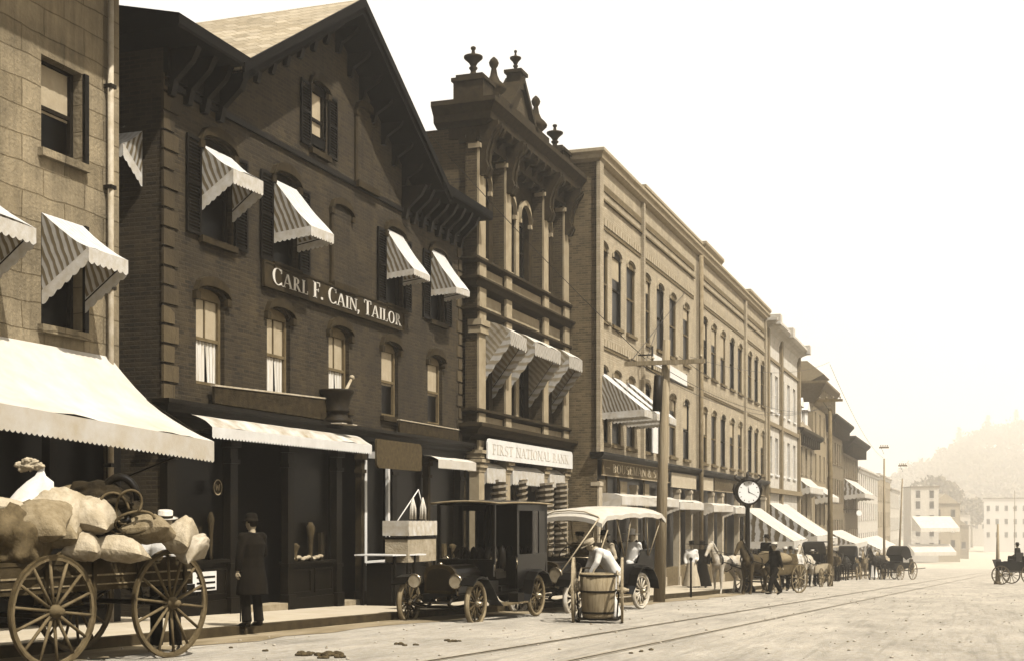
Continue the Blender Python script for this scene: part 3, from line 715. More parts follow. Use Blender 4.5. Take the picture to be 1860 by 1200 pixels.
# pale door frame with glass beyond
m = MB()
for px, wd in ((658.5, .11), (700.5, .1)):
    y = YP(px, L); m.box(X+.02, X+.09, y-wd/2, y+wd/2, GZ(y)+1.1, 1.3)
ya, yb = YP(656, L), YP(703, L); m.box(X+.02, X+.1, ya, yb, GZ(ya)+1.0, GZ(ya)+1.1); m.box(X+.02, X+.2, YP(668, L), YP(690, L), 1.35, 1.5)
m.build('door_frame', mWhite, TB)
m = MB(); m.box(X-.12, X-.1, ya, yb, GZ(yb)+.2, 1.4); m.build('door', mGlass, TB)
m = MB()
for pa, pb in ((425, 516), (614, 647)):
    a, b = YP(pa, L), YP(pb, L); m.box(X-.3, X+.12, a, b, GZ(b)-.2, GZ((a+b)/2)+.24)
m.build('door_step', M('worn_granite_step', .3, var=.25), TB)
# poster on the bulkhead
PO = thing('poster', 'striped printed poster pasted below the shop window behind the wagon', 'poster', (X+.05, 20.6, -.8))
a, b = YP(338, 12.9), YP(395, 12.9); zt, zb = ZP(366, 1038, 12.9), ZP(366, 1073, 12.9)
m = MB(); m.box(-12.94, -12.92, a, b, zb, zt); m.build('paper', mWhite, PO)
m = MB()
for i in range(3):
    z = zt-.08-i*.1; m.box(-12.92, -12.915, a+.36*(b-a), b-.05, z-.035, z)
m.box(-12.92, -12.915, a+.05, a+.3*(b-a), zb+.04, zt-.2); m.build('print', mDark, PO)

y_ = YP(392, 12.95); z_ = ZP(392, 884, 12.95); t = thing('round_badge', 'dim round emblem hanging in the dark left shop window', 'emblem', (-12.9, y_, z_))
m = MB(); m.lathe([(0, 0), (.15, 0), (.15, .02), (.12, .025), (.12, .015), (0, .015)], (-12.93, y_, z_), 20, 'x'); m.build('disc', mSign, t); m = MB(); m.lathe([(.125, .026), (.145, .026)], (-12.93, y_, z_), 20, 'x')
for a_, b_ in ((-.07, -.03), (-.03, .0), (.0, .03), (.03, .07)): pass
m.prism([(y_-.075, z_+.06), (y_-.055, z_+.06), (y_-.03, z_-.06), (y_-.045, z_-.06)], 'x', -12.912, -12.905); m.prism([(y_-.01, z_+.04), (y_+.01, z_+.04), (y_-.03, z_-.06), (y_-.045, z_-.06)], 'x', -12.912, -12.905); m.prism([(y_-.01, z_+.04), (y_+.01, z_+.04), (y_+.045, z_-.06), (y_+.03, z_-.06)], 'x', -12.912, -12.905); m.prism([(y_+.075, z_+.06), (y_+.055, z_+.06), (y_+.03, z_-.06), (y_+.045, z_-.06)], 'x', -12.912, -12.905)
m.build('mark', M('dim_gold', .25), t)
# awnings of the gabled building
gp = 'window awnings on the brick gabled building'
awning('short striped awning high on the left of the gabled building', 20.45, 21.5, X, 6.66, .66, 6.16, .24, 5.72, gp, scal=.1)
awning('striped awning above the letters CARL of the tailor sign', 23.02, 24.0, X, 6.66, .84, 5.68, .17, 5.58, gp, scal=.1)
awning('striped awning above the last letters of the tailor sign', 28.32, 29.3, X, 6.78, .72, 5.78, .12, 5.72, gp, scal=.1)
awning('rightmost striped window awning of the gabled building', 31.0, 31.95, X, 6.82, .72, 5.82, .13, 5.76, gp, scal=.1)
# the side awning seen in the alley
t_ = awning('scrap of pale awning in the narrow alley beside the drainpipe', -.45, .45, 0, 0, .55, -.35, .2, -.75, None, scal=.1)
t_.location = (-13.85, 19.28, 6.6); t_.rotation_euler = (0, 0, R(-90))
for ch in t_.children: pass
# faded store awning, nearly furled
awning('faded canvas store awning half furled under the gabled building cornice', 19.75, 26.15, X+.12, 1.80, .55, 1.56, .17, 1.5, None, name='shop_awning', sag=-.06, mats=(M('stained_canvas', .5, var=.45, scale=2.5, bump=.5, trans=.1), mClothG, M('clean_valance', .72, var=.1, scale=3, trans=.12)), scal=.11, sides=False)
awning('short white store awning right of the rounded hanging sign', 30.35, 33.0, X+.1, 1.55, .4, 1.46, .2, 1.4, None, name='shop_awning', sag=-.03, mats=(mCloth, mClothG, mCloth), scal=.08, sides=False)

# signs
SG = thing('tailor_sign', 'long dark sign board lettered CARL F. CAIN, TAILOR', 'sign', (X, 26, 4.7))
ya, yb = YP(478, 12.95), YP(731, 12.95); za, zb = 4.50, 4.94
m = MB(); m.box(X+.02, X+.08, ya, yb, za, zb); m.build('board', mSign, SG)
m = MB(); m.box(X+.03, X+.1, ya-.02, yb+.02, zb, zb+.035); m.box(X+.03, X+.1, ya-.02, yb+.02, za-.035, za); m.box(X+.03, X+.1, ya-.03, ya, za-.03, zb+.03); m.box(X+.03, X+.1, yb, yb+.03, za-.03, zb+.03); m.build('moulding', mTailorTrim, SG)
m = MB(); lettering(m, 'CARL F. CAIN, TAILOR', X+.08, ya+.27, za+.07, .33, width=(yb-ya)-.42, small=.82); m.build('letter', mGold, SG)
SG = thing('long_sign_board', 'long blank weathered sign board standing on the store cornice left of the mortar', 'sign', (X, 23, 2.1), group='blank sign boards')
m = MB(); m.prism([(YP(375, L), 2.36), (YP(375, L), 2.05), (YP(588, L), 2.05), (YP(588, L), 2.50)], 'x', X+.12, X+.17); m.build('board', M('weathered_sign', .045, var=.5, scale=7, bump=.5), SG)
m = MB(); m.prism([(YP(375, L)-.02, 2.385), (YP(375, L)-.02, 2.355), (YP(588, L), 2.495), (YP(588, L), 2.525)], 'x', X+.1, X+.19); m.build('moulding', M('pale_edge', .4), SG)
SG = thing('small_sign_board', 'short weathered sign board on the cornice under the two right windows', 'sign', (X, 31, 2.1), group='blank sign boards')
m = MB(); m.prism([(YP(714, L), 2.31), (YP(714, L), 2.03), (YP(822, L), 2.03), (YP(822, L), 2.31)], 'x', X+.12, X+.17); m.build('board', MATS['weathered_sign'], SG)
m = MB(); m.box(X+.1, X+.19, YP(714, L), YP(822, L), 2.31, 2.335); m.build('moulding', MATS['pale_edge'], SG)
# rounded hanging sign: hangs out over the walk
SG = thing('hanging_sign', 'blank brown hanging sign board with rounded corners below the cornice', 'sign', (X+.6, 29, 1.4))
Lh = 12.35; pts = []
ya, yb = YP(681, Lh), YP(763, Lh); zt, zb = ZP(722, 801, Lh), ZP(722, 852, Lh); r = .14
for cx_, cz_, a0 in ((yb-r, zt-r, 0), (ya+.04, zt-.04, 90), (ya+r, zb+r, 180), (yb-r, zb+r, 270)):
    rr = .04 if a0 == 90 else r
    for k in range(6): a = R(a0+18*k); pts.append((cx_+rr*math.cos(a), cz_+rr*math.sin(a)))
m = MB(); m.prism(pts, 'x', -Lh, -Lh+.05); m.build('board', M('brown_sign', .075, var=.3, scale=10, bump=.3), SG)
m = MB(); m.tube([(X, (ya+yb)/2, 1.8), (-Lh+.02, (ya+yb)/2-.5, zt-.02)], .015, 6); m.tube([(X, (ya+yb)/2, 1.8), (-Lh+.02, (ya+yb)/2+.5, zt-.02)], .015, 6); m.build('bracket', mIron, SG)
# druggist's mortar and pestle on the cornice
MT = thing('mortar_and_pestle', 'dark apothecary mortar sign with pestle standing on the cornice', 'shop emblem', (X+.35, 25.3, 2.0))
m = MB(); c = (X+.3, YP(612, 12.7), 0); z0 = 1.98
m.lathe([(0, z0), (.34, z0), (.34, z0+.1), (.24, z0+.13), (.22, z0+.22), (.27, z0+.25), (.27, z0+.29), (.25, z0+.32), (.31, z0+.58), (.37, z0+.68), (.37, z0+.72), (.3, z0+.72), (.24, z0+.4), (0, z0+.36)], c, 20); m.build('mortar', M('mortar_iron', .03, rough=.6, var=.4), MT)
m = MB(); m.tube([(c[0], c[1]+.12, z0+.45), (c[0]+.05, c[1]+.6, z0+1.02)], [.045, .028], 8); m.ball((c[0]+.052, c[1]+.61, z0+1.04), .06, 10, 6); m.build('pestle', mSackL, MT)
m = MB(); m.box(X+.05, X+.6, c[1]-.36, c[1]+.36, z0-.02, z0+.001); m.build('base', M('pale_base', .45), MT)

# ------------------------------------------------------------------ bank with the bracketed cornice and urns
L = 12.6; X = -L; Y0, Y1 = 33.5, 41.98; XW = X-.4
BK = thing('bank_building', 'ornate narrow bank building with bracketed cornice and rooftop urns', 'building', (X, 37.7, GZ(37.7)))
PIL = [(33.5, 34.02), (35.69, 36.17), (39.25, 39.72), (41.43, 41.96)]
ops = [(34.35, 35.35, 2.95, 5.35, .5), (36.45, 37.5, 2.95, 5.3, .5), (37.9, 38.95, 2.95, 5.3, .5), (40.05, 41.1, 2.95, 5.35, .5),
       (34.35, 35.35, 7.05, 9.7, .5), (36.45, 37.5, 7.05, 9.5, .5), (37.9, 38.95, 7.05, 9.5, .5), (40.05, 41.1, 7.05, 9.7, .5)]
m = MB(); facade(m, XW, Y0, Y1, 2.4, 10.4, ops, .3, 12); m.build('wall', mBankDark, BK)
for o in ops: window(BK, XW, o, .22, sash=mSashD, shade=.55 if (o[0] == 36.45 and o[2] > 6) else 0, muntin=True)
m = MB()
for o in ops: arch_hood(m, XW, o[0], o[1], o[3], o[4], .13, .12, n=14, e=.02)
for z in (4.95, ): m.lathe([(.2, 0), (.2, .08), (.1, .08)], (XW, 37.7, 5.35), 16, 'x')
m.build('window_arch', mBankStone, BK)
m = MB(); m.box(XW+.002, XW+.05, 36.2, 39.2, 5.35, 5.62); m.box(XW+.002, XW+.06, 37.55, 37.85, 2.95, 5.0); m.box(XW+.002, XW+.06, 37.55, 37.85, 7.05, 9.2)
m.build('spandrel', mBankStone, BK)
m = MB(); m.lathe([(0, .06), (.15, .06)], (XW, 37.7, 5.4), 14, 'x'); m.build('oculus', mGlass, BK)
# pilasters: pale faces, dark brick returns
m = MB(); d_ = MB()
for a, b in PIL:
    for z0, z1 in ((2.4, 5.35), (6.95, 10.3)):
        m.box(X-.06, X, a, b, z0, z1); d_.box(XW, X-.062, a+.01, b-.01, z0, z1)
        for zc in (z0, z1-.3): m.box(X-.3, X+.06, a-.05, b+.05, zc, zc+.12)
    m.box(X-.3, X+.07, a-.06, b+.06, 5.0, 5.08); m.box(X-.3, X+.1, a-.09, b+.09, 5.2, 5.36)
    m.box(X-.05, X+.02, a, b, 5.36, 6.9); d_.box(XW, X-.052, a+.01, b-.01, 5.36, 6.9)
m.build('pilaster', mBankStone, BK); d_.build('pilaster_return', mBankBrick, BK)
m = MB()
cornice(m, XW, Y0+.1, Y1-.1, [(.60, 6.46), (.60, 6.40), (.5, 6.34), (.44, 6.24), (.2, 6.2), (.1, 6.14)], back=.6)
cornice(m, XW, Y0+.1, Y1-.1, [(.48, 5.68), (.48, 5.61), (.36, 5.56), (.1, 5.52)], back=.6)
cornice(m, XW, Y0+.1, Y1-.1, [(.5, 7.02), (.5, 6.95), (.4, 6.9), (.05, 6.86)], back=.6)
cornice(m, XW, Y0+.1, Y1-.1, [(.48, 2.95), (.48, 2.88), (.36, 2.83), (.05, 2.8)], back=.6)
cornice(m, XW, Y0+.1, Y1-.1, [(.7, 2.54), (.7, 2.44), (.56, 2.36), (.5, 2.26), (.2, 2.2), (.1, 2.1)], back=.8)
m.build('belt_cornice', mBankDark, BK)
m = MB()
for a, b in zip(PIL, PIL[1:]):
    m.box(XW+.01, XW+.25, a[1], b[0], 5.72, 6.12); m.box(XW+.01, XW+.3, a[1], b[0], 6.5, 6.84); m.box(XW+.01, XW+.3, a[1], b[0], 2.56, 2.79)
m.build('stone_panel', mBankStone, BK)
# main cornice with big scroll brackets
m = MB(); cornice(m, X, Y0+.2, Y1-.05, [(.6, 11.25), (.6, 11.12), (.52, 11.02), (.42, 10.9), (.40, 10.72), (.2, 10.62), (.02, 10.6)], back=1.25)
m.box(X-.9, X-.02, Y0+.05, Y1-.06, 10.3, 10.62); m.box(XW-.2, X+.03, Y0, Y1-.02, 10.18, 10.3)
m.build('main_cornice', mBankDark, BK)
def scroll(mb, X, y, zt, h, out, wd=.16):
    mb.prism([(X, zt), (X+out, zt), (X+out, zt-.1), (X+out*.9, zt-.22), (X+out*.62, zt-.3*h), (X+out*.42, zt-.55*h), (X+out*.38, zt-.72*h), (X+out*.5, zt-.85*h), (X+out*.34, zt-h), (X+.05, zt-h), (X, zt-.9*h)], 'y', y-wd/2, y+wd/2)
m = MB()
for y in (33.62, 33.92, 35.8, 36.1, 39.35, 39.65, 41.55, 41.85): scroll(m, X-.05, y, 10.72, 1.45, .58)
for y in (34.5, 35.1, 36.8, 37.5, 38.2, 38.8, 40.2, 40.9): scroll(m, XW+.1, y, 10.72, .7, .7, .14)
m.build('scroll_bracket', mBankDark, BK)
shell(BK, XW-.02, Y0+.12, Y1-.04, GZ(38)-.5, 10.1, mBankBrick, roof=mRoofD)
m = MB(); m.box(XW-1.6, XW, Y0+.1, Y0+.35, 9.9, 10.62); m.build('side_parapet', mBankBrick, BK)
m = MB(); m.box(XW-9, XW-1.0, Y0+.02, Y0+.3, 10.1, 10.22); m.build('coping', mBankDark, BK)
# attic, pedestals, gable and urns
m = MB(); m.box(X-.9, X+.05, Y0+.55, Y1-.6, 11.25, 11.7)
m.box(X-.7, X+.0, 35.1, 39.8, 11.7, 11.95)
for y in (33.95, 41.35):
    m.box(X-.75, X+.12, y-.45, y+.35, 11.2, 11.85); m.box(X-.8, X+.18, y-.5, y+.4, 11.85, 11.95); m.box(X-.7, X+.08, y-.4, y+.3, 11.95, 12.05)
m.build('attic', mBankDark, BK)
m = MB()
for y, s in ((33.95, 1), (41.35, -1)):
    m.prism([(y+s*.4, 11.25), (y+s*1.7, 11.25), (y+s*1.1, 11.4), (y+s*.6, 11.75), (y+s*.4, 11.95)], 'x', X-.3, X+.02)
m.build('attic_scroll', mBankDark, BK)
m = MB(); m.prism([(36.1, 11.5), (38.6, 11.5), (37.35, 12.95)], 'x', X-.55, X-.12)
for q in (-1, 1): m.prism([(37.35+q*1.45, 11.55), (37.35+q*1.45, 11.75), (37.35, 13.15), (37.35, 12.95)], 'x', X-.6, X+.0)
m.box(X-.5, X-.05, 37.15, 37.6, 12.75, 13.2); m.box(X-.55, X+.0, 37.05, 37.7, 13.2, 13.3)
m.build('pediment', mBankDark, BK)
m = MB(); m.prism([(36.7, 11.75), (38.0, 11.75), (37.35, 12.5)], 'x', X-.12, X-.09); m.build('pediment_panel', mBankBrick, BK)
def urn(label, y, z, h, r, wide):
    t = thing('roof_urn', label, 'urn', (X-.3, y, z), 0, 'urns along the bank roof')
    m = MB()
    if wide: pr = [(0, 0), (.6, 0), (.6, .06), (.3, .12), (.28, .2), (.45, .26), (.45, .3), (.28, .34), (.5, .46), (1, .6), (1.0, .66), (.6, .70), (.22, .74), (.16, .86), (.28, .9), (.26, .96), (.0, 1)]
    else: pr = [(0, 0), (.55, 0), (.55, .05), (.5, .08), (.95, .2), (1, .26), (.85, .32), (.5, .42), (.3, .55), (.2, .72), (.34, .78), (.4, .85), (.3, .92), (.1, .98), (0, 1)]
    m.lathe([(a*r, b*h) for a, b in pr], (0, 0, 0), 16); m.build('urn_body', mBankDark, t, world=False)
urn('wide bowl urn on the tall left pedestal of the bank roof', 33.85, 12.05, .85, .26, True)
urn('tall pointed urn left of the bank roof gable', 35.5, 11.95, 1.2, .36, False)
urn('topmost urn crowning the peak of the bank roof gable', 37.4, 13.3, .68, .17, True)
urn('tall pointed urn right of the bank roof gable', 39.35, 11.95, 1.25, .36, False)
urn('wide bowl urn at the far right end of the bank roof', 41.35, 12.05, .82, .27, True)
# ground floor of the bank
m = MB()
for a, b in PIL:
    g = GZ(a)+.13; m.box(X-.3, X-.02, a+.05, b-.05, g, 2.1); m.box(X-.35, X+.05, a, b, g, g+.5)
    for k, (o1, zz) in enumerate(((.0, 1.25), (.05, 1.36), (.1, 1.5), (.06, 1.62), (.12, 1.74))): m.box(X-.33-o1*.3, X+o1, a-o1*.5, b+o1*.5, zz, zz+.09)
m.build('ground_floor_pilaster', mBankStone, BK)
m = MB(); m.box(XW-.1, X-.08, Y0, Y1-.02, 1.86, 2.12); m.build('lintel', mBankDark, BK)
m = MB(); m.face([(XW-.1, Y0, -3.2), (XW-.1, Y1, -3.2), (XW-.1, Y1, 2), (XW-.1, Y0, 2)]); m.build('banking_hall_window', mGlass, BK)
m = MB()
for y in (34.8, 36.6, 37.7, 38.8, 40.5): m.box(XW-.09, XW-.02, y-.05, y+.05, -2.4, 1.9)
m.box(XW-.09, XW-.0, Y0+.5, Y1-.5, -2.4, -1.6); m.build('shop_frame', mBankDark, BK)
bn = thing('bank_banner', 'long white banner reading FIRST NATIONAL BANK below the bank cornice', 'banner', (X+.45, 37.7, 2.0))
ya, yb = 33.75, 41.85; zt, zb = 2.16, 1.60; pts = []
for cx_, cz_, a0 in ((yb-.15, zt-.15, 0), (ya+.15, zt-.15, 90), (ya+.02, zb+.02, 180), (yb-.02, zb+.02, 270)):
    rr = .15 if a0 < 180 else .02
    for k in range(5): a = R(a0+22.5*k); pts.append((cx_+rr*math.cos(a), cz_+rr*math.sin(a)))
m = MB(); m.prism(pts, 'x', X+.12, X+.16); m.build('cloth', mWhite, bn)
m = MB(); lettering(m, 'FIRST NATIONAL BANK', X+.16, ya+.35, zb+.14, .28, width=yb-ya-.8, small=1, thick=.006); m.build('letter', M('faded_print', .56, var=.15, bump=0), bn)
gp = 'small awnings below the bank banner'
for a, b, lb in ((34.05, 35.6, 'small fringed white awning over the left bay of the bank'), (36.2, 39.2, 'wide fringed white awning over the centre bay of the bank'), (39.75, 41.4, 'small fringed white awning over the right bay of the bank')):
    awning(lb, a, b, XW, 1.55, .42, 1.38, .38, 1.2, gp, scal=.14, mats=(mCloth, mCloth, mVal), sag=-.05)
gp = 'fringed awnings over the bank windows'
for a, b, lb in ((34.2, 35.6, 'left draped awning with ruffled fringe on the bank front'), (36.35, 38.9, 'middle draped awning with ruffled fringe on the bank front'), (39.8, 41.3, 'right draped awning with ruffled fringe on the bank front')):
    z0 = 5.35
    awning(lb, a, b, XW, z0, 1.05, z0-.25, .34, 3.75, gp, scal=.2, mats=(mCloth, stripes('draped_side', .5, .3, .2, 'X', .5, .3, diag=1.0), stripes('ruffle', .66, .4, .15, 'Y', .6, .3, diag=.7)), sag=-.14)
# bunting wound round the columns
def spiral(label, y, z0, z1, r, xo=0):
    t = thing('bunting_column', label, 'bunting', (X+xo, y, z0), 0, 'bunting wound round the bank columns')
    m = MB(); n = 40; turns = (z1-z0)/.17; vs = []; fs = []
    m.lathe([(r, z0), (r, z1)], (X+xo, y, 0), 12); m.build('column_wrap', mBankDark, t)
    m = MB()
    for s in range(int(turns*10)):
        pts = []
        for e in (s, s+1):
            a = 2*math.pi*e/10; z = z0+e*.017
            for h in (0, .07): rr = r+.02+(.03 if h else .005)+.015*math.sin(e*2.1); pts.append((X+xo+rr*math.cos(a), y+rr*math.sin(a), z+h))
        m.face([pts[0], pts[2], pts[3], pts[1]])
    m.build('cloth_band', M('bunting_white', .42, var=.3, scale=8), t)
spiral('bunting in the left bay of the bank front', 34.95, -2.2, 1.0, .2, .05)
spiral('slim bunting beside the left bank pilaster', 36.85, -2.2, 1.1, .12, .1)
spiral('bunting right of the bank doorway', 39.0, -2.2, 1.05, .24, .12)
spiral('bunting in the right bay of the bank front', 40.65, -2.2, 1.1, .22, .1)

# ------------------------------------------------------------------ the long commercial block
L = 11.65; X = -L; Y0, Y1 = 42.04, 79.6
BL = thing('commercial_block', 'long three storey buff brick commercial block with rows of tall windows', 'building', (X, 60, GZ(60)))
YC = [42.75, 44.55, 46.55, 49.0, 51.35, 53.65, 56.35, 60.5, 62.85, 65.3, 67.9, 70.4, 73.7, 76.0, 78.4]
ops = []
for i, y in enumerate(YC):
    hw = .62 if i < 7 else .66
    ops.append((y-hw, y+hw, 2.5, 5.08, .2)); ops.append((y-hw, y+hw, 6.58, 9.2, .2))
m = MB(); facade(m, X, Y0, Y1, 2.1, 11.7, ops, .12, 6); m.build('wall', mBlock, BL)
rb = random.Random(12)
for i, o in enumerate(ops): window(BL, X, o, .09, sash=mSash if i % 3 else mSashD, shade=rb.choice((0, 0, 0, .18, .3, .42)), muntin=False, sill=mBlockTrim)
m = MB()
for o in ops: arch_hood(m, X, o[0], o[1], o[3], o[4], .13, .06, n=6, e=.0)
m.build('window_head', mBlock, BL)
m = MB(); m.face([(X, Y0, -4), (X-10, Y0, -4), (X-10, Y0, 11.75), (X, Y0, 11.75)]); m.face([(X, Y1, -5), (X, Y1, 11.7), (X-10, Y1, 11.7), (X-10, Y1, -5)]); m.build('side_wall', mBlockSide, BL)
m = MB(); m.box(X-.1, X-12, Y0+.05, Y1-.05, 11.3, 11.45); m.build('roof', mRoofD, BL)
m = MB()
cornice(m, X, Y0+.05, Y1-.1, [(.3, 12.1), (.3, 12.0), (.22, 11.92), (.2, 11.8), (.08, 11.72), (.0, 11.7)], back=1)
cornice(m, X, 47.9, 58.2, [(.33, 12.25), (.33, 12.15), (.25, 12.1)], back=1)
cornice(m, X, 59.4, 63.2, [(.38, 12.42), (.38, 12.3), (.25, 12.1)], back=1)
cornice(m, X, 72.2, 79.3, [(.36, 12.35), (.36, 12.22), (.25, 12.1)], back=1)
m.build('cornice', M('buff_trim', .33, var=.2), BL)
m = MB()                                            # corbel tables and dark recessed bands
for a, b in ((42.4, 48.1), (48.35, 58.0), (59.9, 71.6), (72.1, 79.3)):
    m.box(X+.001, X+.04, a, b, 10.9, 11.12); m.box(X+.001, X+.08, a, b, 10.55, 10.62); m.box(X+.001, X+.035, a+.1, b-.1, 9.62, 9.86)
    m.box(X+.001, X+.035, a+.1, b-.1, 5.62, 5.86)
m.build('dark_band', mBlockTrim, BL)
m = MB()
for a, b in ((42.4, 48.1), (48.35, 58.0), (59.9, 71.6), (72.1, 79.3)):
    for z in (9.7, 5.68): m.box(X+.036, X+.06, a+.15, b-.15, z+.05, z+.28)
m.build('corbel_band', stripes('corbel_teeth', .42, .22, .34, 'Y', .5, 0), BL)
m = MB()
for y, w_ in ((42.15, .22), (48.2, .12), (59.3, .25), (71.85, .22), (79.3, .25)): m.box(X+.001, X+.13, y-w_, y+w_, 2.15, 11.7)
m.build('pier', mBlock, BL)
m = MB(); m.tube([(X+.2, 58.7, -3.2), (X+.2, 58.7, 11.7)], .11, 8); m.build('downspout', M('rusty_downspout', .2, var=.3), BL)
m = MB(); cornice(m, X, Y0+.05, Y1-.1, [(.28, 2.16), (.28, 2.08), (.2, 2.0), (.06, 1.94)], back=.2); m.build('store_cornice', mWoodD, BL)
m = MB(); m.face([(X-.3, Y0, -5), (X-.3, Y1, -5), (X-.3, Y1, 2), (X-.3, Y0, 2)]); m.build('shop_window', mGlass, BL)
m = MB(); 
for y, w_ in ((42.25, .2), (47.3, .1), (52.0, .14), (54.8, .1), (57.3, .12), (59.1, .2), (62.5, .1), (65.0, .22), (69.8, .12), (74.0, .2), (79.3, .25)):
    m.box(X-.2, X+.06, y-w_, y+w_, GZ(y)+.1, 1.2); m.box(X-.22, X+.09, y-w_-.03, y+w_+.03, 1.05, 1.17); m.box(X-.22, X+.1, y-w_-.04, y+w_+.04, GZ(y)+.1, GZ(y)+.5)
m.build('shop_column', M('pale_paint', .42, var=.15), BL)
m = MB(); m.box(X-.25, X+.02, Y0+.4, Y1-.3, -4.5, -2.05)
for a, b in ((52.3, 57.1), (59.5, 64.6)): pass
m.build('stall_riser', mBlockTrim, BL)
m = MB(); m.box(X-.25, X-.2, 42.5, 57, .25, .32); m.box(X-.25, X-.2, 59.5, 79, .2, .27)
for y in (44, 45.6, 49.5, 56, 60.8, 67.4, 72, 76.5): m.box(X-.26, X-.19, y-.04, y+.04, -2.1, 1.5)
m.build('shop_frame', mSash, BL)
m = MB(); 
for y in (43.6, 46.4, 49.9, 53.3, 63.8): m.face([(X-.22, y-.5, .35), (X-.22, y+.5, .35), (X-.22, y+.5, 1.3), (X-.22, y-.5, 1.3)])
m.build('window_blind', mShade, BL)
sg = thing('store_sign', 'brown fascia sign lettered BOUSEMAN and STRO left of the utility pole', 'sign', (X, 47, 1.7))
m = MB(); m.box(X+.02, X+.07, 42.5, 52.6, 1.44, 1.92); m.build('board', M('brown_fascia', .10, var=.25), sg)
m = MB(); m.box(X+.03, X+.09, 42.4, 52.7, 1.40, 1.44); m.box(X+.03, X+.09, 42.4, 52.7, 1.92, 1.95); m.build('moulding', M('tan_trim', .3), sg)
m = MB(); lettering(m, '- BOUSEMAN & STRO', X+.07, 42.8, 1.53, .3, width=9.3, small=1); m.build('letter', M('tan_lettering', .40, var=.15, bump=0), sg)
sg = thing('fascia_sign', 'dark fascia sign with worn lettering behind the street clock', 'sign', (X, 69, 1.7))
m = MB(); m.box(X+.02, X+.07, 62.7, 78.8, 1.3, 1.9); m.build('board', M('dark_fascia', .08, var=.6, scale=9), sg)
m = MB(); m.box(X+.03, X+.09, 62.6, 78.9, 1.26, 1.3); m.build('moulding', MATS['tan_trim'], sg)
m = MB()
for a, b in ((53.2, 58.3), (59.4, 62.4)): m.box(X+.02, X+.06, a, b, 1.25, 1.85)
m.build('blank_fascia', MATS['pale_paint'], BL)
gp = 'row of three striped awnings on the block'
for y, lb in ((42.75, 'nearest striped awning at the corner of the commercial block'), (44.55, 'middle striped awning of the three on the commercial block'), (46.55, 'right striped awning of the three beside the utility pole')):
    awning(lb, y-.58, y+.58, X, 4.82, 1.55, 3.55, .2, 3.45, gp, scal=.12, sag=.02)
gp = 'pale store awnings rolled out along the block'
for a, b, z, p_, lb in ((42.5, 51.5, .82, .7, 'long white store awning under the BOUSEMAN sign'), (52.2, 57.1, .75, .6, 'white store awning just right of the utility pole'), (59.5, 64.7, .68, .6, 'white store awning left of the street clock'), (65.3, 69.6, .62, .6, 'white store awning directly behind the street clock')):
    awning(lb, a, b, X+.02, z, p_, z-.12, .26, z-.35, gp, name='shop_awning', scal=.15, sag=-.04, mats=(mCloth, mClothG, mCloth))
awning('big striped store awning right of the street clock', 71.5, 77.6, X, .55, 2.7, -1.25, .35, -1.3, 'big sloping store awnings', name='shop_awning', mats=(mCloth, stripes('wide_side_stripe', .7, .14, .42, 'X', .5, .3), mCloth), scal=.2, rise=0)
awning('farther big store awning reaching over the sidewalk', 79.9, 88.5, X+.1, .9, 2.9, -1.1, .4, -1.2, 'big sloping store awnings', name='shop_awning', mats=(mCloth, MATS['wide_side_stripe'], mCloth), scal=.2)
# white bracket signs near the pole
m = MB(); t = thing('bracket_sign', 'small white sign board hung left of the pole top', 'sign', (X, 51, 5), 0, 'white signs at the utility pole')
a, b = YP(1184, 11.1), YP(1204, 11.1); z0, z1 = ZP(1190, 664, 11.1), ZP(1190, 647, 11.1)
m.box(-11.1, -11.05, a, b, z0, z1+.05); m.build('board', mWhite, t); m = MB(); m.tube([(X, a-.05, z1), (-11.05, a-.05, z1)], .03, 6); m.tube([(-11.07, a-.04, z0-.2), (-11.07, a-.04, z1+.3)], .04, 6); m.build('bracket', mIron, t)
m = MB(); t = thing('bracket_sign', 'larger white sign board hung right of the pole under the crossarm', 'sign', (X, 56, 4.5), 0, 'white signs at the utility pole')
a, b = YP(1215, 11.1), YP(1246, 11.1); z0, z1 = ZP(1230, 694, 11.1), ZP(1230, 672, 11.1)
m.prism([(a, z1+.05), (a, z0+.05), (b, z0+.0), (b, z1-.02)], 'x', -11.1, -11.05); m.build('board', mWhite, t); m = MB(); m.tube([(X, b, z1), (-11.05, b, z1)], .03, 6); m.box(-11.12, -11.03, a, b, z0-.05, z0+.0); m.build('bracket', mIron, t)
vs_ = thing('vertical_sign', 'narrow white vertical sign beside the lower block windows', 'sign', (X+.1, 49, 3.3))
m = MB(); a, b = YP(1184, 11.5), YP(1193, 11.5); m.box(-11.5, -11.45, a, b, ZP(1188, 822, 11.5), ZP(1188, 762, 11.5)); m.build('board', mWhite, vs_)

# ------------------------------------------------------------------ pale building after the block
Y0, Y1 = 79.7, 95.4
PB = thing('pale_building', 'pale painted brick building with ornate cornice after the long block', 'building', (X, 87, GZ(87)))
ops = [(y-.65, y+.65, a, b, 0) for y in (81.8, 84.4, 87.4, 90.2, 93.2) for a, b in ((2.7, 5.0), (6.6, 8.9))]
m = MB(); facade(m, X, Y0, Y1, -1.5, 11.3, ops, .25); m.build('wall', mLight, PB)
for o in ops: window(PB, X, o, .18, sash=mWhite, shade=.4 if o[0] % 2 < 1 else 0, muntin=False, sill=mWhite)
m = MB()
for y in (79.95, 85.9, 95.1): m.box(X+.001, X+.2, y-.3, y+.3, -1.4, 11.3)
m.build('pier', M('tan_pier', .2, var=.2), PB)
m = MB(); cornice(m, X, Y0+.2, Y1-.2, [(.75, 11.85), (.75, 11.7), (.6, 11.55), (.3, 11.4), (.1, 11.2), (0, 10.9)], back=1)
for y in (80, 86, 95): m.box(X+.3, X+.9, y-.4, y+.4, 11.5, 12.1)
m.build('cornice', mLight, PB)
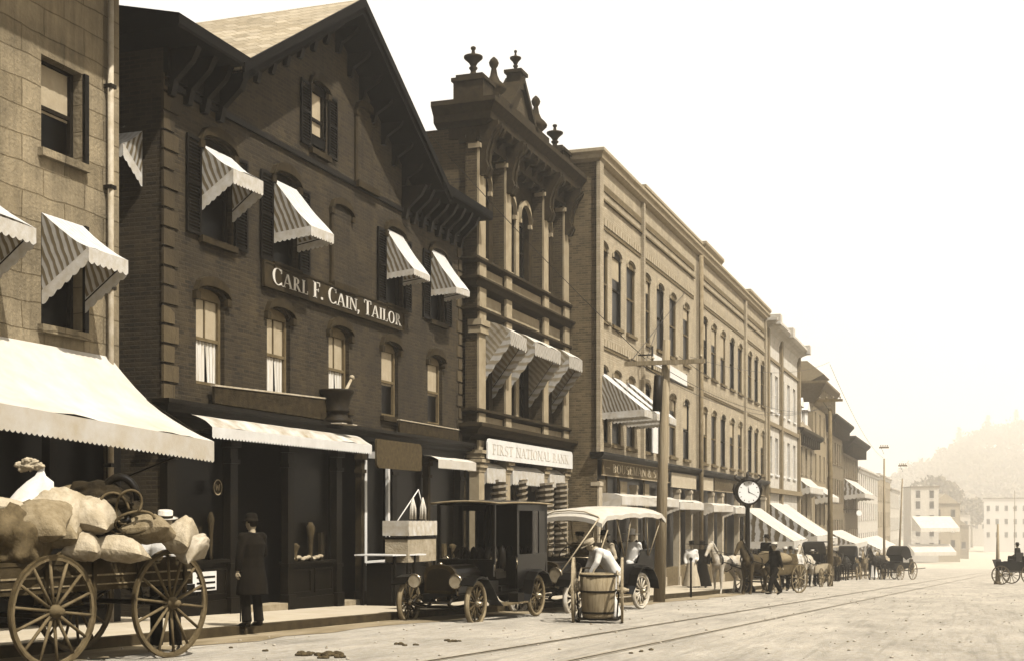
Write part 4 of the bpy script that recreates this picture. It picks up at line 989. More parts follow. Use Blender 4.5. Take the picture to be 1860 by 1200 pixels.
m = MB(); m.box(X+.001, X+.15, Y0, Y1, 5.6, 5.85); m.box(X+.001, X+.1, Y0, Y1, 9.6, 9.8); m.box(X+.001, X+.3, Y0, Y1, 1.5, 1.8); m.build('belt_course', MATS['tan_pier'], PB)
shell(PB, X, Y0, Y1, -4.6, 11.2, mLight, depth=10, roof=mRoofD)
m = MB(); m.face([(X-.2, Y0, -5), (X-.2, Y1, -5), (X-.2, Y1, -1.4), (X-.2, Y0, -1.4)]); m.build('shop_window', mGlass, PB)

# ------------------------------------------------------------------ far buildings down the hill
def far_building(label, y0, y1, Lx, zt, mat, rows, cor=.5, cz=.5, cmat=None, grp='far buildings down the street', store=True, sp=2.6, roof=None):
    x = -Lx; t = thing('row_building', label, 'building', (x, (y0+y1)/2, GZ(y0)), 0, grp)
    zb = GZ(y1)-.5; n = max(2, int((y1-y0)/sp)); ops = []
    for z in rows:
        for i in range(n):
            y = y0+(y1-y0)*(i+.5)/n; ops.append((y-.55, y+.55, z, z+2.0, 0))
    z0 = min(rows)-1.0
    m = MB(); facade(m, x, y0, y1, z0, zt, ops, .25); m.build('wall', mat, t)
    g = MB(); f = MB()
    for o in ops:
        p = MB(); p.face([(x-.2, o[0], o[2]), (x-.2, o[1], o[2]), (x-.2, o[1], o[3]), (x-.2, o[0], o[3])]); q = p.build('window', mGlass, t)
        f = MB(); f.box(x-.19, x-.13, o[0], o[1], (o[2]+o[3])/2-.04, (o[2]+o[3])/2+.04); f.box(x-.02, x+.1, o[0]-.1, o[1]+.1, o[2]-.15, o[2]-.002); f.build('sill', mat, q)
    m = MB(); cornice(m, x, y0+.1, y1-.1, [(cor, zt+.1), (cor, zt-.1), (cor*.6, zt-.1-cz*.4), (.05, zt-cz-.1)], back=1.2)
    k = y0+.3
    while k < y1: m.box(x, x+cor*.75, k-.1, k+.1, zt-cz-.2, zt-.15); k += 1.3
    m.build('cornice', cmat or mBankDark, t)
    shell(t, x, y0, y1, zb, zt-.1, mat, depth=9, roof=roof or mRoofD)
    m = MB(); m.face([(x-.15, y0, zb), (x-.15, y1, zb), (x-.15, y1, z0), (x-.15, y0, z0)]); m.build('shop_window', mGlass, t)
    m = MB(); k = y0+.2
    while k < y1: m.box(x-.1, x+.06, k-.15, k+.15, zb, z0); k += 3.1
    m.box(x-.1, x+.2, y0, y1, z0-.35, z0); m.build('shop_front', MATS['pale_paint'], t)
    return t
mBrick2 = brick('brown_brick_row', .16, .18, bw=.3, bh=.1, var=.2)
mBrick3 = brick('tan_brick_row', .26, .26, bw=.3, bh=.1, var=.2)
t = far_building('low dark eaved row building with mansard roof and white dormers', 95.5, 108, 12.0, 6.3, mBrick3, [-.2, 3.3], .8, .7)
x = -12.0; m = MB(); m.prism([(x+.3, 6.4), (x-2.0, 9.8), (x-8, 9.8), (x-8, 6.4)], 'y', 95.6, 107.9); m.build('mansard_roof', brick('grey_slates', .3, .2, bw=.3, bh=.2), t)
for y in (98, 102, 106):
    m = MB(); m.box(x-2.2, x-.3, y-.9, y+.9, 6.6, 8.4); m.prism([(y-1.2, 8.4), (y+1.2, 8.4), (y, 9.1)], 'x', x-3, x-.1); m.build('dormer', mWhite, t)
t = far_building('tall grey sided building with jutting bracketed cornice beyond the mansard roof', 108.1, 118, 12.0, 10.8, M('grey_clapboard', .24, var=.15), [-.6, 3.2, 6.6], 1.1, 1.6, cmat=mBlockTrim)
m = MB(); m.prism([(-12.4+.0, 10.9), (-11.2, 11.5), (-12.5, 12.6), (-20, 12.6), (-20, 10.9)], 'y', 108.2, 113); m.build('false_gable', MATS['grey_clapboard'], t)
far_building('stepped brown brick row building with many narrow windows', 118.1, 134, 12.0, 8.9, mBrick2, [-2.2, 1.6, 5.0], 1.0, 1.2, sp=2.0)
far_building('brown row building with the last dark overhanging cornice', 134.1, 152, 12.0, 7.9, mBrick2, [-3.2, .6, 4.2], 1.3, 1.3, sp=2.2)
far_building('pale low flat roofed building past the dark cornice', 152.1, 185, 12.0, 5.6, mLight, [-3.8, -.2, 3.0], .3, .4, cmat=mLight, sp=3)
far_building('second pale flat roofed building farther down the hill', 185.2, 214, 12.0, 5.9, mBlock, [-4.8, -1.2, 2.4], .3, .4, cmat=mLight, sp=3)
far_building('farthest white fronted row building at the bend', 214.2, 240, 12.0, 4.6, mLight, [-5.6, -2, 1.6], .3, .4, cmat=mLight, sp=3)
# cross-street buildings facing up the hill: built in local axes, then turned
def cross_building(label, px0, px1, d, zt, mat, turn, rows, aw=None, wide=None, peak=0):
    x0, y0 = AT(px0, d); wd = wide or (px1-px0)/FOC*d; zb = GZ(y0)-1
    t = thing('hill_building', label, 'building', (x0, y0, zb), turn, 'buildings at the bottom of the hill')
    m = MB(); m.box(0, wd, 0, 12, 0, zt-zb)
    if peak: m.prism([(0, zt-zb), (wd, zt-zb), (wd/2, zt-zb+peak)], 'y', .0, 12)
    m.build('wall', mat, t, world=False)
    n = max(2, int(wd/3.6))
    for z in rows:
        for i in range(n):
            c = wd*(i+.5)/n; p = MB(); p.box(c-.7, c+.7, -.03, .1, z-zb, z-zb+2.4); q = p.build('window', mGlass, t, world=False)
            p = MB(); p.box(c-.65, c+.65, -.12, .05, z-zb-.2, z-zb-.03); p.build('sill', mWhite, q, world=False)
    m = MB(); m.box(-.3, wd+.3, -.4, 12.2, zt-zb, zt-zb+.35); m.build('cornice' if not peak else 'eave', mBlockTrim, t, world=False)
    return t
cross_building('tall pale building facing up the hill where the street bends', 1655, 1690, 420, 9.6, mLight, R(14), [-10.4, -6, -1.6, 2.8, 6.2], wide=8.5)
cross_building('lower gabled house joined to the right of the tall pale building', 1691, 1722, 424, 4.2, mBlock, R(10), [-9.6, -4.6, .2], wide=9, peak=3.6)
cross_building('dark roofed shed low behind the gabled house', 1722, 1748, 470, -3.0, mBrick3, R(4), [-11], wide=7, peak=2.6)
cross_building('white house front right of the bend, nearly lost in haze', 1716, 1760, 640, 1.5, mLight, R(5), [-9, -4])
cross_building('wide pale building behind the wagon at the right edge', 1787, 1900, 600, 8.6, mWhite, R(-3), [-9, -3, 3], wide=42)
cross_building('low gabled house on the slope above the bend', 1742, 1790, 720, 7.0, mLight, 0, [-6, 0], peak=6)
def far_awning(label, px, d, y0, y1, xw, zt, pr, zf):
    awning(label, y0, y1, xw, zt, pr, zf, .35, zf-.2, 'awnings on the far buildings', name='shop_awning', scal=.4, mats=(mCloth, MATS['wide_side_stripe'], mCloth))
far_awning('upper white awning on the low mansard building', 0, 0, 97, 106, -12, 3.0, 1.0, 2.2)
far_awning('lower pale awning on the low mansard building', 0, 0, 96.5, 107, -12, -.6, 2.0, -1.6)
far_awning('pale awning on the tall grey sided building', 0, 0, 109, 117, -12, 2.6, 1.2, 1.7)
far_awning('white awning on the stepped brown building', 0, 0, 119, 133, -12, -1.2, 2.4, -2.3)
far_awning('white awning over the walk at the last brown building', 0, 0, 135, 150, -12, 3.9, 2.0, 2.4)
far_awning('long white awning along the pale flat roofed building', 0, 0, 153, 184, -12, -2.4, 2.4, -3.6)
t2 = awning('lower pale awning at street level of the building at the bend', 0, 14, 0, 0, 4.0, -2.4, .9, -2.4, 'awnings on the far buildings', name='shop_awning', scal=.8, mats=(mCloth, mCloth, mCloth))
x0, y0 = AT(1712, 408); t2.location = (x0-4, y0, -8.2); t2.rotation_euler = (0, 0, R(-60))
t = awning('big white awning fanning out from the building at the bend', 0, 13, 0, 0, 5.6, -3.6, 1.0, -3.4, 'awnings on the far buildings', name='shop_awning', scal=.8, mats=(mCloth, mCloth, mCloth))
x0, y0 = AT(1716, 410); t.location = (x0-4, y0, .4); t.rotation_euler = (0, 0, R(-60))

# ------------------------------------------------------------------ wooded hill
def hill_z(x, y):
    k = max(0, min(1, (y-950)/780)); k = k*k*(3-2*k)
    s = .3+.7*max(0, min(1, (x+115)/118))
    return GZ(y)-.3+k*(94+10*math.sin(x*.017+1)+7*math.sin(x*.04+y*.007))*s
m = MB(); xs = [-1500+100*i for i in range(34)]; yy = [880+62*i for i in range(27)]
vs = [(x, y, hill_z(x, y)) for y in yy for x in xs]; n = len(xs)
m.mesh(vs, [(i*n+j, i*n+j+1, (i+1)*n+j+1, (i+1)*n+j) for i in range(len(yy)-1) for j in range(n-1)])
tag(m.build('hill', M('hill_grass', .12, var=.3, scale=.05)), kind='structure')
def leaf_clump(mb, c, r, n, s, rnd):
    for _ in range(n):
        d = Vector((rnd.gauss(0, 1), rnd.gauss(0, 1), rnd.gauss(0, 1))).normalized()*r*rnd.uniform(.5, 1.05); p = Vector(c)+Vector((d.x, d.y, d.z*.9))
        a = Vector((rnd.uniform(-1, 1), rnd.uniform(-1, 1), rnd.uniform(-1, 1))).normalized(); b = a.cross(Vector((rnd.uniform(-1, 1), rnd.uniform(-1, 1), rnd.uniform(-1, 1)))).normalized()
        mb.face([p-a*s, p-b*s*.6, p+a*s, p+b*s*.6])
rnd = random.Random(3); m = MB()
for _ in range(800):
    y = rnd.uniform(1000, 1850); x = AT(rnd.uniform(1540, 2000), y)[0]; h = rnd.uniform(10, 23); z = hill_z(x, y)
    for k in range(5): leaf_clump(m, (x+rnd.uniform(-8, 8), y+rnd.uniform(-8, 8), z+h*rnd.uniform(.4, 1)), rnd.uniform(4.2, 8.4), 15, rnd.uniform(1.6, 3.2), rnd)
tag(m.build('far_wood', mLeaf), 'far woodland covering the hazy hill at the end of the street', 'woodland', kind='stuff')
for px, d, h, lb in ((1742, 1740, 44, 'leftmost tall conifer on the hazy hill skyline'), (1795, 1760, 38, 'middle tall conifer on the hazy hill skyline'), (1846, 1740, 48, 'tall conifer on the hazy skyline near the right edge')):
    x, y = AT(px, d); z = hill_z(x, y)+3; t = thing('conifer', lb, 'tree', (x, y, z), 0, 'conifers on the skyline')
    m = MB(); m.tube([(x, y, z-3), (x, y, z+h*.95)], [1.2, .3], 7); m.build('trunk', mPole, t)
    m = MB()
    for k in range(260):
        f = rnd.random()**.8; r = (1-f)*h*.24*rnd.uniform(.4, 1.1)+.3; a = rnd.uniform(0, 6.28); p = Vector((x+r*math.cos(a), y+r*math.sin(a), z+h*(.12+.88*f)))
        u = Vector((math.cos(a), math.sin(a), -.35))*rnd.uniform(2.6, 5.2); v = Vector((-math.sin(a), math.cos(a), 0))*2.0; m.face([p-u*.5-v, p-u*.5+v, p+u])
    m.build('crown', mLeaf, t)
# broadleaf crowns rising between the buildings of the slope
for px, d, zc, r, lb in ((1700, 640, 10, 14, 'rounded broadleaf tree above the bend'), (1765, 690, 3, 11, 'small broadleaf tree between the hazy houses')):
    x, y = AT(px, d); z = GZ(y); t = thing('broadleaf_tree', lb, 'tree', (x, y, z), 0, None)
    m = MB(); m.tube([(x, y, z-1), (x, y, zc)], [.7, .3], 8); m.build('trunk', mPole, t)
    m = MB()
    for k in range(26):
        c = (x+rnd.uniform(-r, r)*.6, y+rnd.uniform(-r, r)*.6, zc+rnd.uniform(-r, r)*.5); leaf_clump(m, c, r*.34, 90, 1.3, rnd)
    m.build('crown', mLeaf, t)


# ------------------------------------------------------------------ wheels and vehicles (own axes: forward +x, left +y, up z)
def wheel(par, x, y, z, r, spokes=12, tyre=.05, wood=mSpoke, tmat=mTyre, hub=.09, wide=.06, dish=.0, label=None, spr=.016):
    t = MB(); n = 32
    def ring(mb, ro, ri, w_, n=32):
        prof = [(ro, -w_*.6), (ro+.004, 0), (ro, w_*.6), (ri, w_*.5), (ri, -w_*.5), (ro, -w_*.6)]
        if w_ > .05: prof = [((ro+ri)/2+(ro-ri)/2*math.cos(a), w_*.55*math.sin(a)) for a in [2*math.pi*k/8 for k in range(9)]]
        vs = []; fs = []
        for q, h in prof:
            for k in range(n): a = 2*math.pi*k/n; vs.append((x+q*math.cos(a), y+h, z+q*math.sin(a)))
        for i in range(len(prof)-1):
            for k in range(n): fs.append((i*n+k, i*n+(k+1) % n, (i+1)*n+(k+1) % n, (i+1)*n+k))
        mb.mesh(vs, fs, w_ > .05)
    w0 = bpy.data.objects.new('wheel', None)
    ring(t, r, r-tyre, wide); wo = t.build('wheel', tmat, par, world=False)
    if label: wo['label'] = label
    s_ = MB(); ring(s_, r-tyre+.002, r-tyre-.035, wide*.7)
    for k in range(spokes):
        a = 2*math.pi*(k+.3)/spokes; s_.tube([(x+hub*.6*math.cos(a), y+dish, z+hub*.6*math.sin(a)), (x+(r-tyre-.02)*math.cos(a), y, z+(r-tyre-.02)*math.sin(a))], [spr*1.15, spr], 6)
    s_.build('spokes', wood, wo, world=False)
    h = MB(); h.lathe([(0, -.09), (hub*.55, -.09), (hub, -.05), (hub, .05), (hub*.6, .09), (hub*.5, .13), (0, .13)], (x, y+dish, z), 14, 'y'); h.build('hub', mBrass if tyre > .06 else wood, wo, world=False)
    return wo
def fender(par, x, y, r, a0, a1, wd, mat, tail=None, side=1):
    m = MB(); pts = []
    for k in range(13): a = R(a0+(a1-a0)*k/12); pts.append((x+r*math.cos(a), .42+r*math.sin(a)))
    if tail: pts = pts+tail
    for (p, q), (p2, q2) in zip(pts, pts[1:]):
        m.mesh([(p, y-wd/2, q), (p, y+wd/2, q), (p2, y+wd/2, q2), (p2, y-wd/2, q2), (p, y-wd/2, q+.018), (p, y+wd/2, q+.018), (p2, y+wd/2, q2+.018), (p2, y-wd/2, q2+.018)],
               [(0, 1, 2, 3), (4, 7, 6, 5), (0, 4, 5, 1), (1, 5, 6, 2), (2, 6, 7, 3), (3, 7, 4, 0)], False)
    m._build('fender', mat, par, world=False)
def lamp(par, x, y, z, r, ln=.2, name='headlight'):
    m = MB(); m.lathe([(0, -ln), (r*.45, -ln*.95), (r*.8, -ln*.6), (r*.9, 0), (r*1.05, .01), (r*1.05, .035), (r*.92, .04)], (x, y, z), 18, 'x'); m.tube([(x-ln*.4, y, z-r), (x-ln*.4, y, z-r-.14)], .018, 6)
    h = m._build(name, mBrass, par, world=False)
    m = MB(); m.lathe([(0, .034), (r*.93, .03)], (x, y, z), 18, 'x'); m.build('lens', M('lamp_glass', .35, rough=.1, var=.3, bump=0, spec=.8), h, world=False)
def chassis(par, wb, tr, r, hoodw=.62, hz=(.62, 1.12), hx=(1.9, 2.95), wood=mSpoke, tmat=mTyre):
    for x in (0, wb):
        for s in (-1, 1): wheel(par, x, s*tr/2, r, r, tyre=.085, wide=.095, hub=.08, spr=.02, wood=wood, tmat=tmat)
    m = MB(); m.tube([(wb, -tr/2+.05, r), (wb, -.3, r-.08), (wb, .3, r-.08), (wb, tr/2-.05, r)], .028, 8); m._build('axle', mIron, par, world=False)
    m = MB(); m.tube([(0, -tr/2, r), (0, tr/2, r)], .04, 8); m.ball((0, 0, r), .15, 12, 8); m._build('axle', mIron, par, world=False)
    m = MB()
    for s in (-1, 1):
        m.box(-.6, wb+.15, s*.38-.03, s*.38+.03, .5, .6); m.tube([(wb+.48, s*.38, .44), (wb+.32, s*.38, .54), (wb+.1, s*.38, .56)], .03, 6)
        m.tube([(wb+.48, s*.38, .44), (wb+.2, s*.38, .36), (wb, s*.38, .35), (wb-.25, s*.38, .38), (wb-.45, s*.38, .48)], .025, 6)
        m.tube([(.5, s*.42, .5), (.2, s*.42, .38), (0, s*.42, .36), (-.3, s*.42, .4), (-.6, s*.42, .55)], .028, 6)
    m.tube([(wb+.46, -.38, .46), (wb+.46, .38, .46)], .018, 6); m.tube([(wb+.12, -tr/2+.1, .3), (wb+.12, tr/2-.1, .3)], .014, 6)
    m.build('chassis', mIron, par, world=False)
    # bonnet with rounded shoulders, radiator
    (x0, x1), (z0, z1) = hx, hz; w_ = hoodw/2; prof = [(-w_, z0), (-w_, z1-.12), (-w_+.05, z1-.04), (-w_*.55, z1+.01), (0, z1+.03), (w_*.55, z1+.01), (w_-.05, z1-.04), (w_, z1-.12), (w_, z0)]
    m = MB(); m.prism(prof, 'x', x0, x1)
    for s in (-1, 1):
        for k in range(8): xx = x0+.15+k*.1; m.box(xx, xx+.05, s*(w_+.001), s*(w_+.008), z0+.12, z1-.2)
    m.build('bonnet', mBlack, par, world=False)
    m = MB(); m.prism([(a*1.04, b if b < .9 else b+.02) for a, b in prof], 'x', x1+.001, x1+.1); o = m.build('radiator', M('dull_radiator', .06, rough=.35, metal=.6, bump=.05), par, world=False)
    m = MB(); m.prism([(a*.86, z0+.06 if b < z0+.01 else b-.05) for a, b in prof], 'x', x1+.1, x1+.115); m.build('core', mIron, o, world=False)
    m = MB(); m.lathe([(0, 0), (.045, 0), (.045, .04), (.02, .06), (0, .07)], (x1+.05, 0, z1+.03), 10); m.build('cap', mBrass, o, world=False)
def steering(par, x, y, z):
    m = MB(); m.tube([(x+.55, y, z-.5), (x, y, z)], .02, 6)
    pts = []
    for k in range(21):
        a = 2*math.pi*k/20; pts.append((x-.2*math.sin(a)*.55, y+.2*math.cos(a), z+.2*math.sin(a)*.85))
    m.tube(pts, .014, 6, cap=False)
    for k in range(4): a = math.pi*k/2+.4; m.tube([(x, y, z), (x-.2*math.sin(a)*.55, y+.2*math.cos(a), z+.2*math.sin(a)*.85)], .008, 5)
    m.build('steering_wheel', mIron, par, world=False)
def seat(par, x, z, w_, d=.5, h=.45, mat=mLeather):
    m = MB(); m.box(x, x+d, -w_/2, w_/2, z-.16, z-.02); n = 6
    for i in range(n):
        y = -w_/2+w_*(i+.5)/n; m.ball((x+d*.5, y, z-.01), (d*.52, w_/n*.56, .05), 10, 6); m.ball((x+.03, y, z+h*.5), (.07, w_/n*.56, h*.55), 10, 6)
    m.build('seat', mat, par, world=False)

def closed_car(loc, rz):
    t = thing('limousine', 'black closed town car with flat roof and brass lamps parked nearest at the kerb', 'car', loc, rz)
    wb, tr, r = 2.95, 1.42, .44
    chassis(t, wb, tr, r, wood=M('dark_spokes', .07), tmat=M('grey_tyre', .2, var=.35))
    for s in (-1, 1):
        lamp(t, wb+.28, s*.43, .86, .135); lamp(t, 1.72, s*.52, 1.22, .075, .12, 'side_lamp')
        fender(t, wb, s*.71, .53, 62, 172 if 0 else 150, .26, mBlack, tail=[(wb-.62, .52), (wb-.85, .36)]) if 0 else None
        m = MB(); pts = [(wb+.42, .80), (wb+.25, .92), (wb, .96), (wb-.25, .90), (wb-.48, .72), (wb-.72, .48), (wb-.95, .36)]
        for (a, b), (c, d) in zip(pts, pts[1:]):
            m.mesh([(a, s*.57, b), (a, s*.86, b-.02), (c, s*.86, d-.02), (c, s*.57, d), (a, s*.57, b+.02), (a, s*.86, b), (c, s*.86, d), (c, s*.57, d+.02)], [(0, 1, 2, 3), (4, 7, 6, 5), (0, 4, 5, 1), (1, 5, 6, 2), (2, 6, 7, 3), (3, 7, 4, 0)], False)
        m._build('fender', mBlack, t, world=False)
        m = MB(); pts = [(.75, .36), (.62, .5), (.5, .78), (.28, .94), (0, .98), (-.28, .9), (-.48, .7)]
        for (a, b), (c, d) in zip(pts, pts[1:]):
            m.mesh([(a, s*.57, b), (a, s*.88, b-.02), (c, s*.88, d-.02), (c, s*.57, d), (a, s*.57, b+.02), (a, s*.88, b), (c, s*.88, d), (c, s*.57, d+.02)], [(0, 1, 2, 3), (4, 7, 6, 5), (0, 4, 5, 1), (1, 5, 6, 2), (2, 6, 7, 3), (3, 7, 4, 0)], False)
        m._build('fender', mBlack, t, world=False)
        m = MB(); m.box(.74, 2.0, s*.55, s*.86, .34, .37); m.build('running_board', M('worn_running_board', .12, var=.4), t, world=False)
        m = MB(); m.box(.9, 1.2, s*.62, s*.82, .37, .55); m.build('toolbox', mWoodD, t, world=False)
    m = MB(); m.box(1.25, 1.9, -.42, .42, .58, .8); m.box(1.84, 1.9, -.45, .45, .6, 1.2); m.box(-.55, 1.25, -.48, .48, .58, .68); m.build('floor', mBlack, t, world=False)
    m = MB()                                          # rear cabin: tumblehome panels with window openings
    for s in (-1, 1):
        y0, y1 = s*.62, s*.66
        m.prism([(-.62, .9), (-.45, .64), (.85, .62), (.85, 1.28), (-.72, 1.28)], 'y', y0, y1)
        m.box(-.72, .85, y0+s*.04, y1+s*.012, 1.26, 1.31)
        for a, b in ((-.74, -.62), (-.02, .06), (.76, .86)): m.box(a, b, y0, y1, 1.28, 2.32)
        m.box(-.74, .86, y0, y1, 2.2, 2.37); m.box(-.74, -.3, y0, y1, 1.28, 2.32)
    m.box(-.76, -.7, -.66, .66, .9, 2.37); m.box(.83, .86, -.62, .62, .62, 1.28)
    for y in (-.6, 0, .6): m.box(.83, .86, y-.03, y+.03, 1.28, 2.36)
    m.build('cabin', mBlack, t, world=False)
    m = MB()
    for s in (-1, 1): m.box(-.29, -.03, s*.635, s*.645, 1.31, 2.2)
    m.build('cabin_window', M('car_glass', .01, rough=.15, var=.2, bump=0, spec=.2), t, world=False)
    m = MB(); rows = []
    for i in range(13):
        x = -.85+i*(2.78/12); f = (x-.5)/1.4; zz = 2.42-.025*f*f
        rows.append([(x, y, zz-.045*(y/.74)**2) for y in (-.74, -.6, -.3, 0, .3, .6, .74)])
    n = 7; vs = [p for q in rows for p in q]; fs = [(i*n+j, i*n+j+1, (i+1)*n+j+1, (i+1)*n+j) for i in range(12) for j in range(n-1)]
    vs2 = [(a, b, c-.045) for a, b, c in vs]; k = len(vs); m.mesh(vs+vs2, fs+[tuple(q+k for q in f[::-1]) for f in fs], True)
    m.build('roof', mBlack, t, world=False)
    m = MB()                                          # pale roof rail
    edge = [rows[i][0] for i in range(13)]+[rows[12][j] for j in range(1, 7)]+[rows[i][6] for i in range(11, -1, -1)]+[rows[0][j] for j in range(5, -1, -1)]
    m.tube([(a, b, c-.012) for a, b, c in edge], .022, 6); m.build('roof_rail', M('worn_roof_edge', .22, var=.3), t, world=False)
    m = MB()                                          # front posts and windscreen frame
    for s in (-1, 1): m.box(1.84, 1.9, s*.6-.03, s*.6+.03, 1.15, 2.37)
    m.box(1.845, 1.895, -.6, .6, 1.18, 1.24); m.box(1.845, 1.895, -.6, .6, 2.3, 2.36)
    for s in (-1, 1): m.box(1.84, 1.9, s*.45, s*.6, .9, 1.2)
    m.build('windscreen_frame', mBlack, t, world=False)
    seat(t, 1.0, 1.0, .95, mat=mLeather); seat(t, -.5, 1.0, 1.1)
    steering(t, 1.55, -.28, 1.28)
    m = MB(); 
    for s in (-1, 1): m.tube([(.9, s*.66, 1.25), (.95, s*.7, 1.12), (.93, s*.66, 1.0)], .012, 6)
    m.build('door_handle', mBrass, t, world=False)
    m = MB(); m.tube([(1.75, .55, 1.0), (1.62, .72, .86), (1.4, .78, .7)], [.02, .035], 8) if 0 else m.tube([(1.7, -.66, .95), (1.5, -.74, .82), (1.35, -.76, .74)], [.02, .03, .05], 8); m.ball((1.75, -.62, 1.0), .05, 10, 6); m.build('bulb_horn', mBrass, t, world=False)
    m = MB(); m.lathe([(0, 0), (.11, 0), (.11, .3), (.07, .33), (0, .33)], (1.5, -.72, .37), 14); m.build('gas_generator', mBrass, t, world=False)
    return t
def touring_car(loc, rz):
    t = thing('touring_car', 'open touring car under a pale canvas top behind the pushcart', 'car', loc, rz)
    wb, tr, r = 3.25, 1.46, .45
    chassis(t, wb, tr, r, hoodw=.7, hz=(.68, 1.2), hx=(2.2, 3.2), wood=M('pale_spokes', .45, var=.2), tmat=M('white_tyre', .5, var=.25))
    for s in (-1, 1):
        lamp(t, wb+.3, s*.45, .95, .17); lamp(t, 2.1, s*.6, 1.35, .09, .14, 'side_lamp')
        for pts in ([(wb+.55, .72), (wb+.45, .86), (wb+.25, 1.0), (wb, 1.03), (wb-.3, .95), (wb-.55, .75), (wb-.8, .5), (wb-1.0, .4)], [(.8, .4), (.62, .6), (.5, .86), (.28, 1.02), (0, 1.06), (-.3, .98), (-.55, .72), (-.62, .5)]):
            m = MB()
            for (a, b), (c, d) in zip(pts, pts[1:]):
                m.mesh([(a, s*.58, b), (a, s*.92, b-.02), (c, s*.92, d-.02), (c, s*.58, d), (a, s*.58, b+.02), (a, s*.92, b), (c, s*.92, d), (c, s*.58, d+.02)], [(0, 1, 2, 3), (4, 7, 6, 5), (0, 4, 5, 1), (1, 5, 6, 2), (2, 6, 7, 3), (3, 7, 4, 0)], False)
            m._build('fender', mBlack, t, world=False)
        m = MB(); m.box(.8, 2.26, s*.56, s*.9, .38, .41); m.build('running_board', MATS['worn_running_board'], t, world=False)
    m = MB()
    for s in (-1, 1):
        m.prism([(-.75, .98), (-.5, .66), (2.2, .64), (2.2, 1.12), (1.7, 1.05), (1.55, 1.0), (1.05, 1.0), (.95, 1.28), (.75, 1.3), (.65, 1.12), (.1, 1.12), (-.1, 1.42), (-.8, 1.45)], 'y', s*.64, s*.69)
        m.tube([(-.8, s*.665, 1.46), (-.1, s*.665, 1.43), (.1, s*.665, 1.13)], .02, 6)
    m.box(-.82, -.74, -.69, .69, .95, 1.46); m.box(-.6, 2.2, -.64, .64, .64, .7); m.box(2.16, 2.2, -.69, .69, .64, 1.3); m.build('body', mBlack, t, world=False)
    seat(t, .85, 1.08, 1.2, h=.5); seat(t, -.62, 1.1, 1.25, h=.55); steering(t, 1.75, -.32, 1.36)
    m = MB()                                          # canvas top with sagging side edges
    n = 9; rows = []; X0, X1 = -1.0, 2.3
    for i in range(15):
        x = X0+(X1-X0)*i/14; base = 2.46+.06*math.sin(math.pi*i/14)-(.12 if i in (0, 14) else .0)-.03*(i % 4 == 2)-.07*(i/14)
        rows.append([(x, y, base+.02-.17*abs(y/.92)**2.6) for y in [-.92+.23*j for j in range(9)]])
    vs = [p for q in rows for p in q]; m.mesh(vs, [(i*n+j, i*n+j+1, (i+1)*n+j+1, (i+1)*n+j) for i in range(14) for j in range(n-1)])
    for s, j in ((-1, 0), (1, 8)):
        for i in range(14): a, b = rows[i][j], rows[i+1][j]; m.face([a, b, (b[0], b[1], b[2]-.1), (a[0], a[1], a[2]-.1)])
    for i in (0, 14):
        for j in range(8): a, b = rows[i][j], rows[i][j+1]; m.face([a, b, (b[0], b[1], b[2]-.1), (a[0], a[1], a[2]-.1)])
    m.build('canvas_top', mTop, t, world=False)
    m = MB()
    for x0, x1 in ((-.5, -.95), (-.45, -.1), (.75, .7), (.8, 1.5)):
        for s in (-1, 1): m.tube([(x0, s*.7, 1.3), (x1, s*.84, 2.3)], .016, 6)
    for x in (-.95, -.1, .7, 1.5, 2.2): m.tube([(x, y, 2.45-.17*abs(y/.82)**2.6-(.06 if x > 2 else 0)) for y in (-.78, -.4, 0, .4, .78)], .016, 6)
    m.build('top_bow', M('ash_bow', .3), t, world=False)
    m = MB()
    for s in (-1, 1): m.tube([(2.28, s*.84, 2.22), (3.3, s*.42, 1.0)], .017, 6)
    m.build('top_strap', M('tan_strap', .35), t, world=False)
    m = MB()
    for s in (-1, 1): m.tube([(2.18, s*.6, 1.25), (2.1, s*.6, 2.15)], .018, 6)
    m.tube([(2.18, -.6, 1.3), (2.18, .6, 1.3)], .016, 6); m.tube([(2.1, -.6, 2.15), (2.1, .6, 2.15)], .016, 6); m.tube([(2.14, -.6, 1.6), (2.14, .6, 1.6)], .012, 6); m.build('windscreen_frame', mBrass, t, world=False)
    m = MB(); m.lathe([(.33, -.07), (.4, -.07), (.4, .07), (.33, .07), (.33, -.07)], (1.35, -.82, .8), 24, 'y'); m.build('spare_tyre', MATS['white_tyre'], t, world=False)
    return t
def aim(front, rear): return math.atan2(front[1]-rear[1], front[0]-rear[0])
lf, lr_ = (-9.50, 23.3), (-9.28, 26.2)
closed_car((lr_[0], lr_[1], GZ(lr_[1])), aim(lf, lr_))
tf_, tr_ = (-9.15, 27.95), (-8.3, 31.5)
TC = touring_car((tr_[0], tr_[1], GZ(tr_[1])), aim(tf_, tr_))

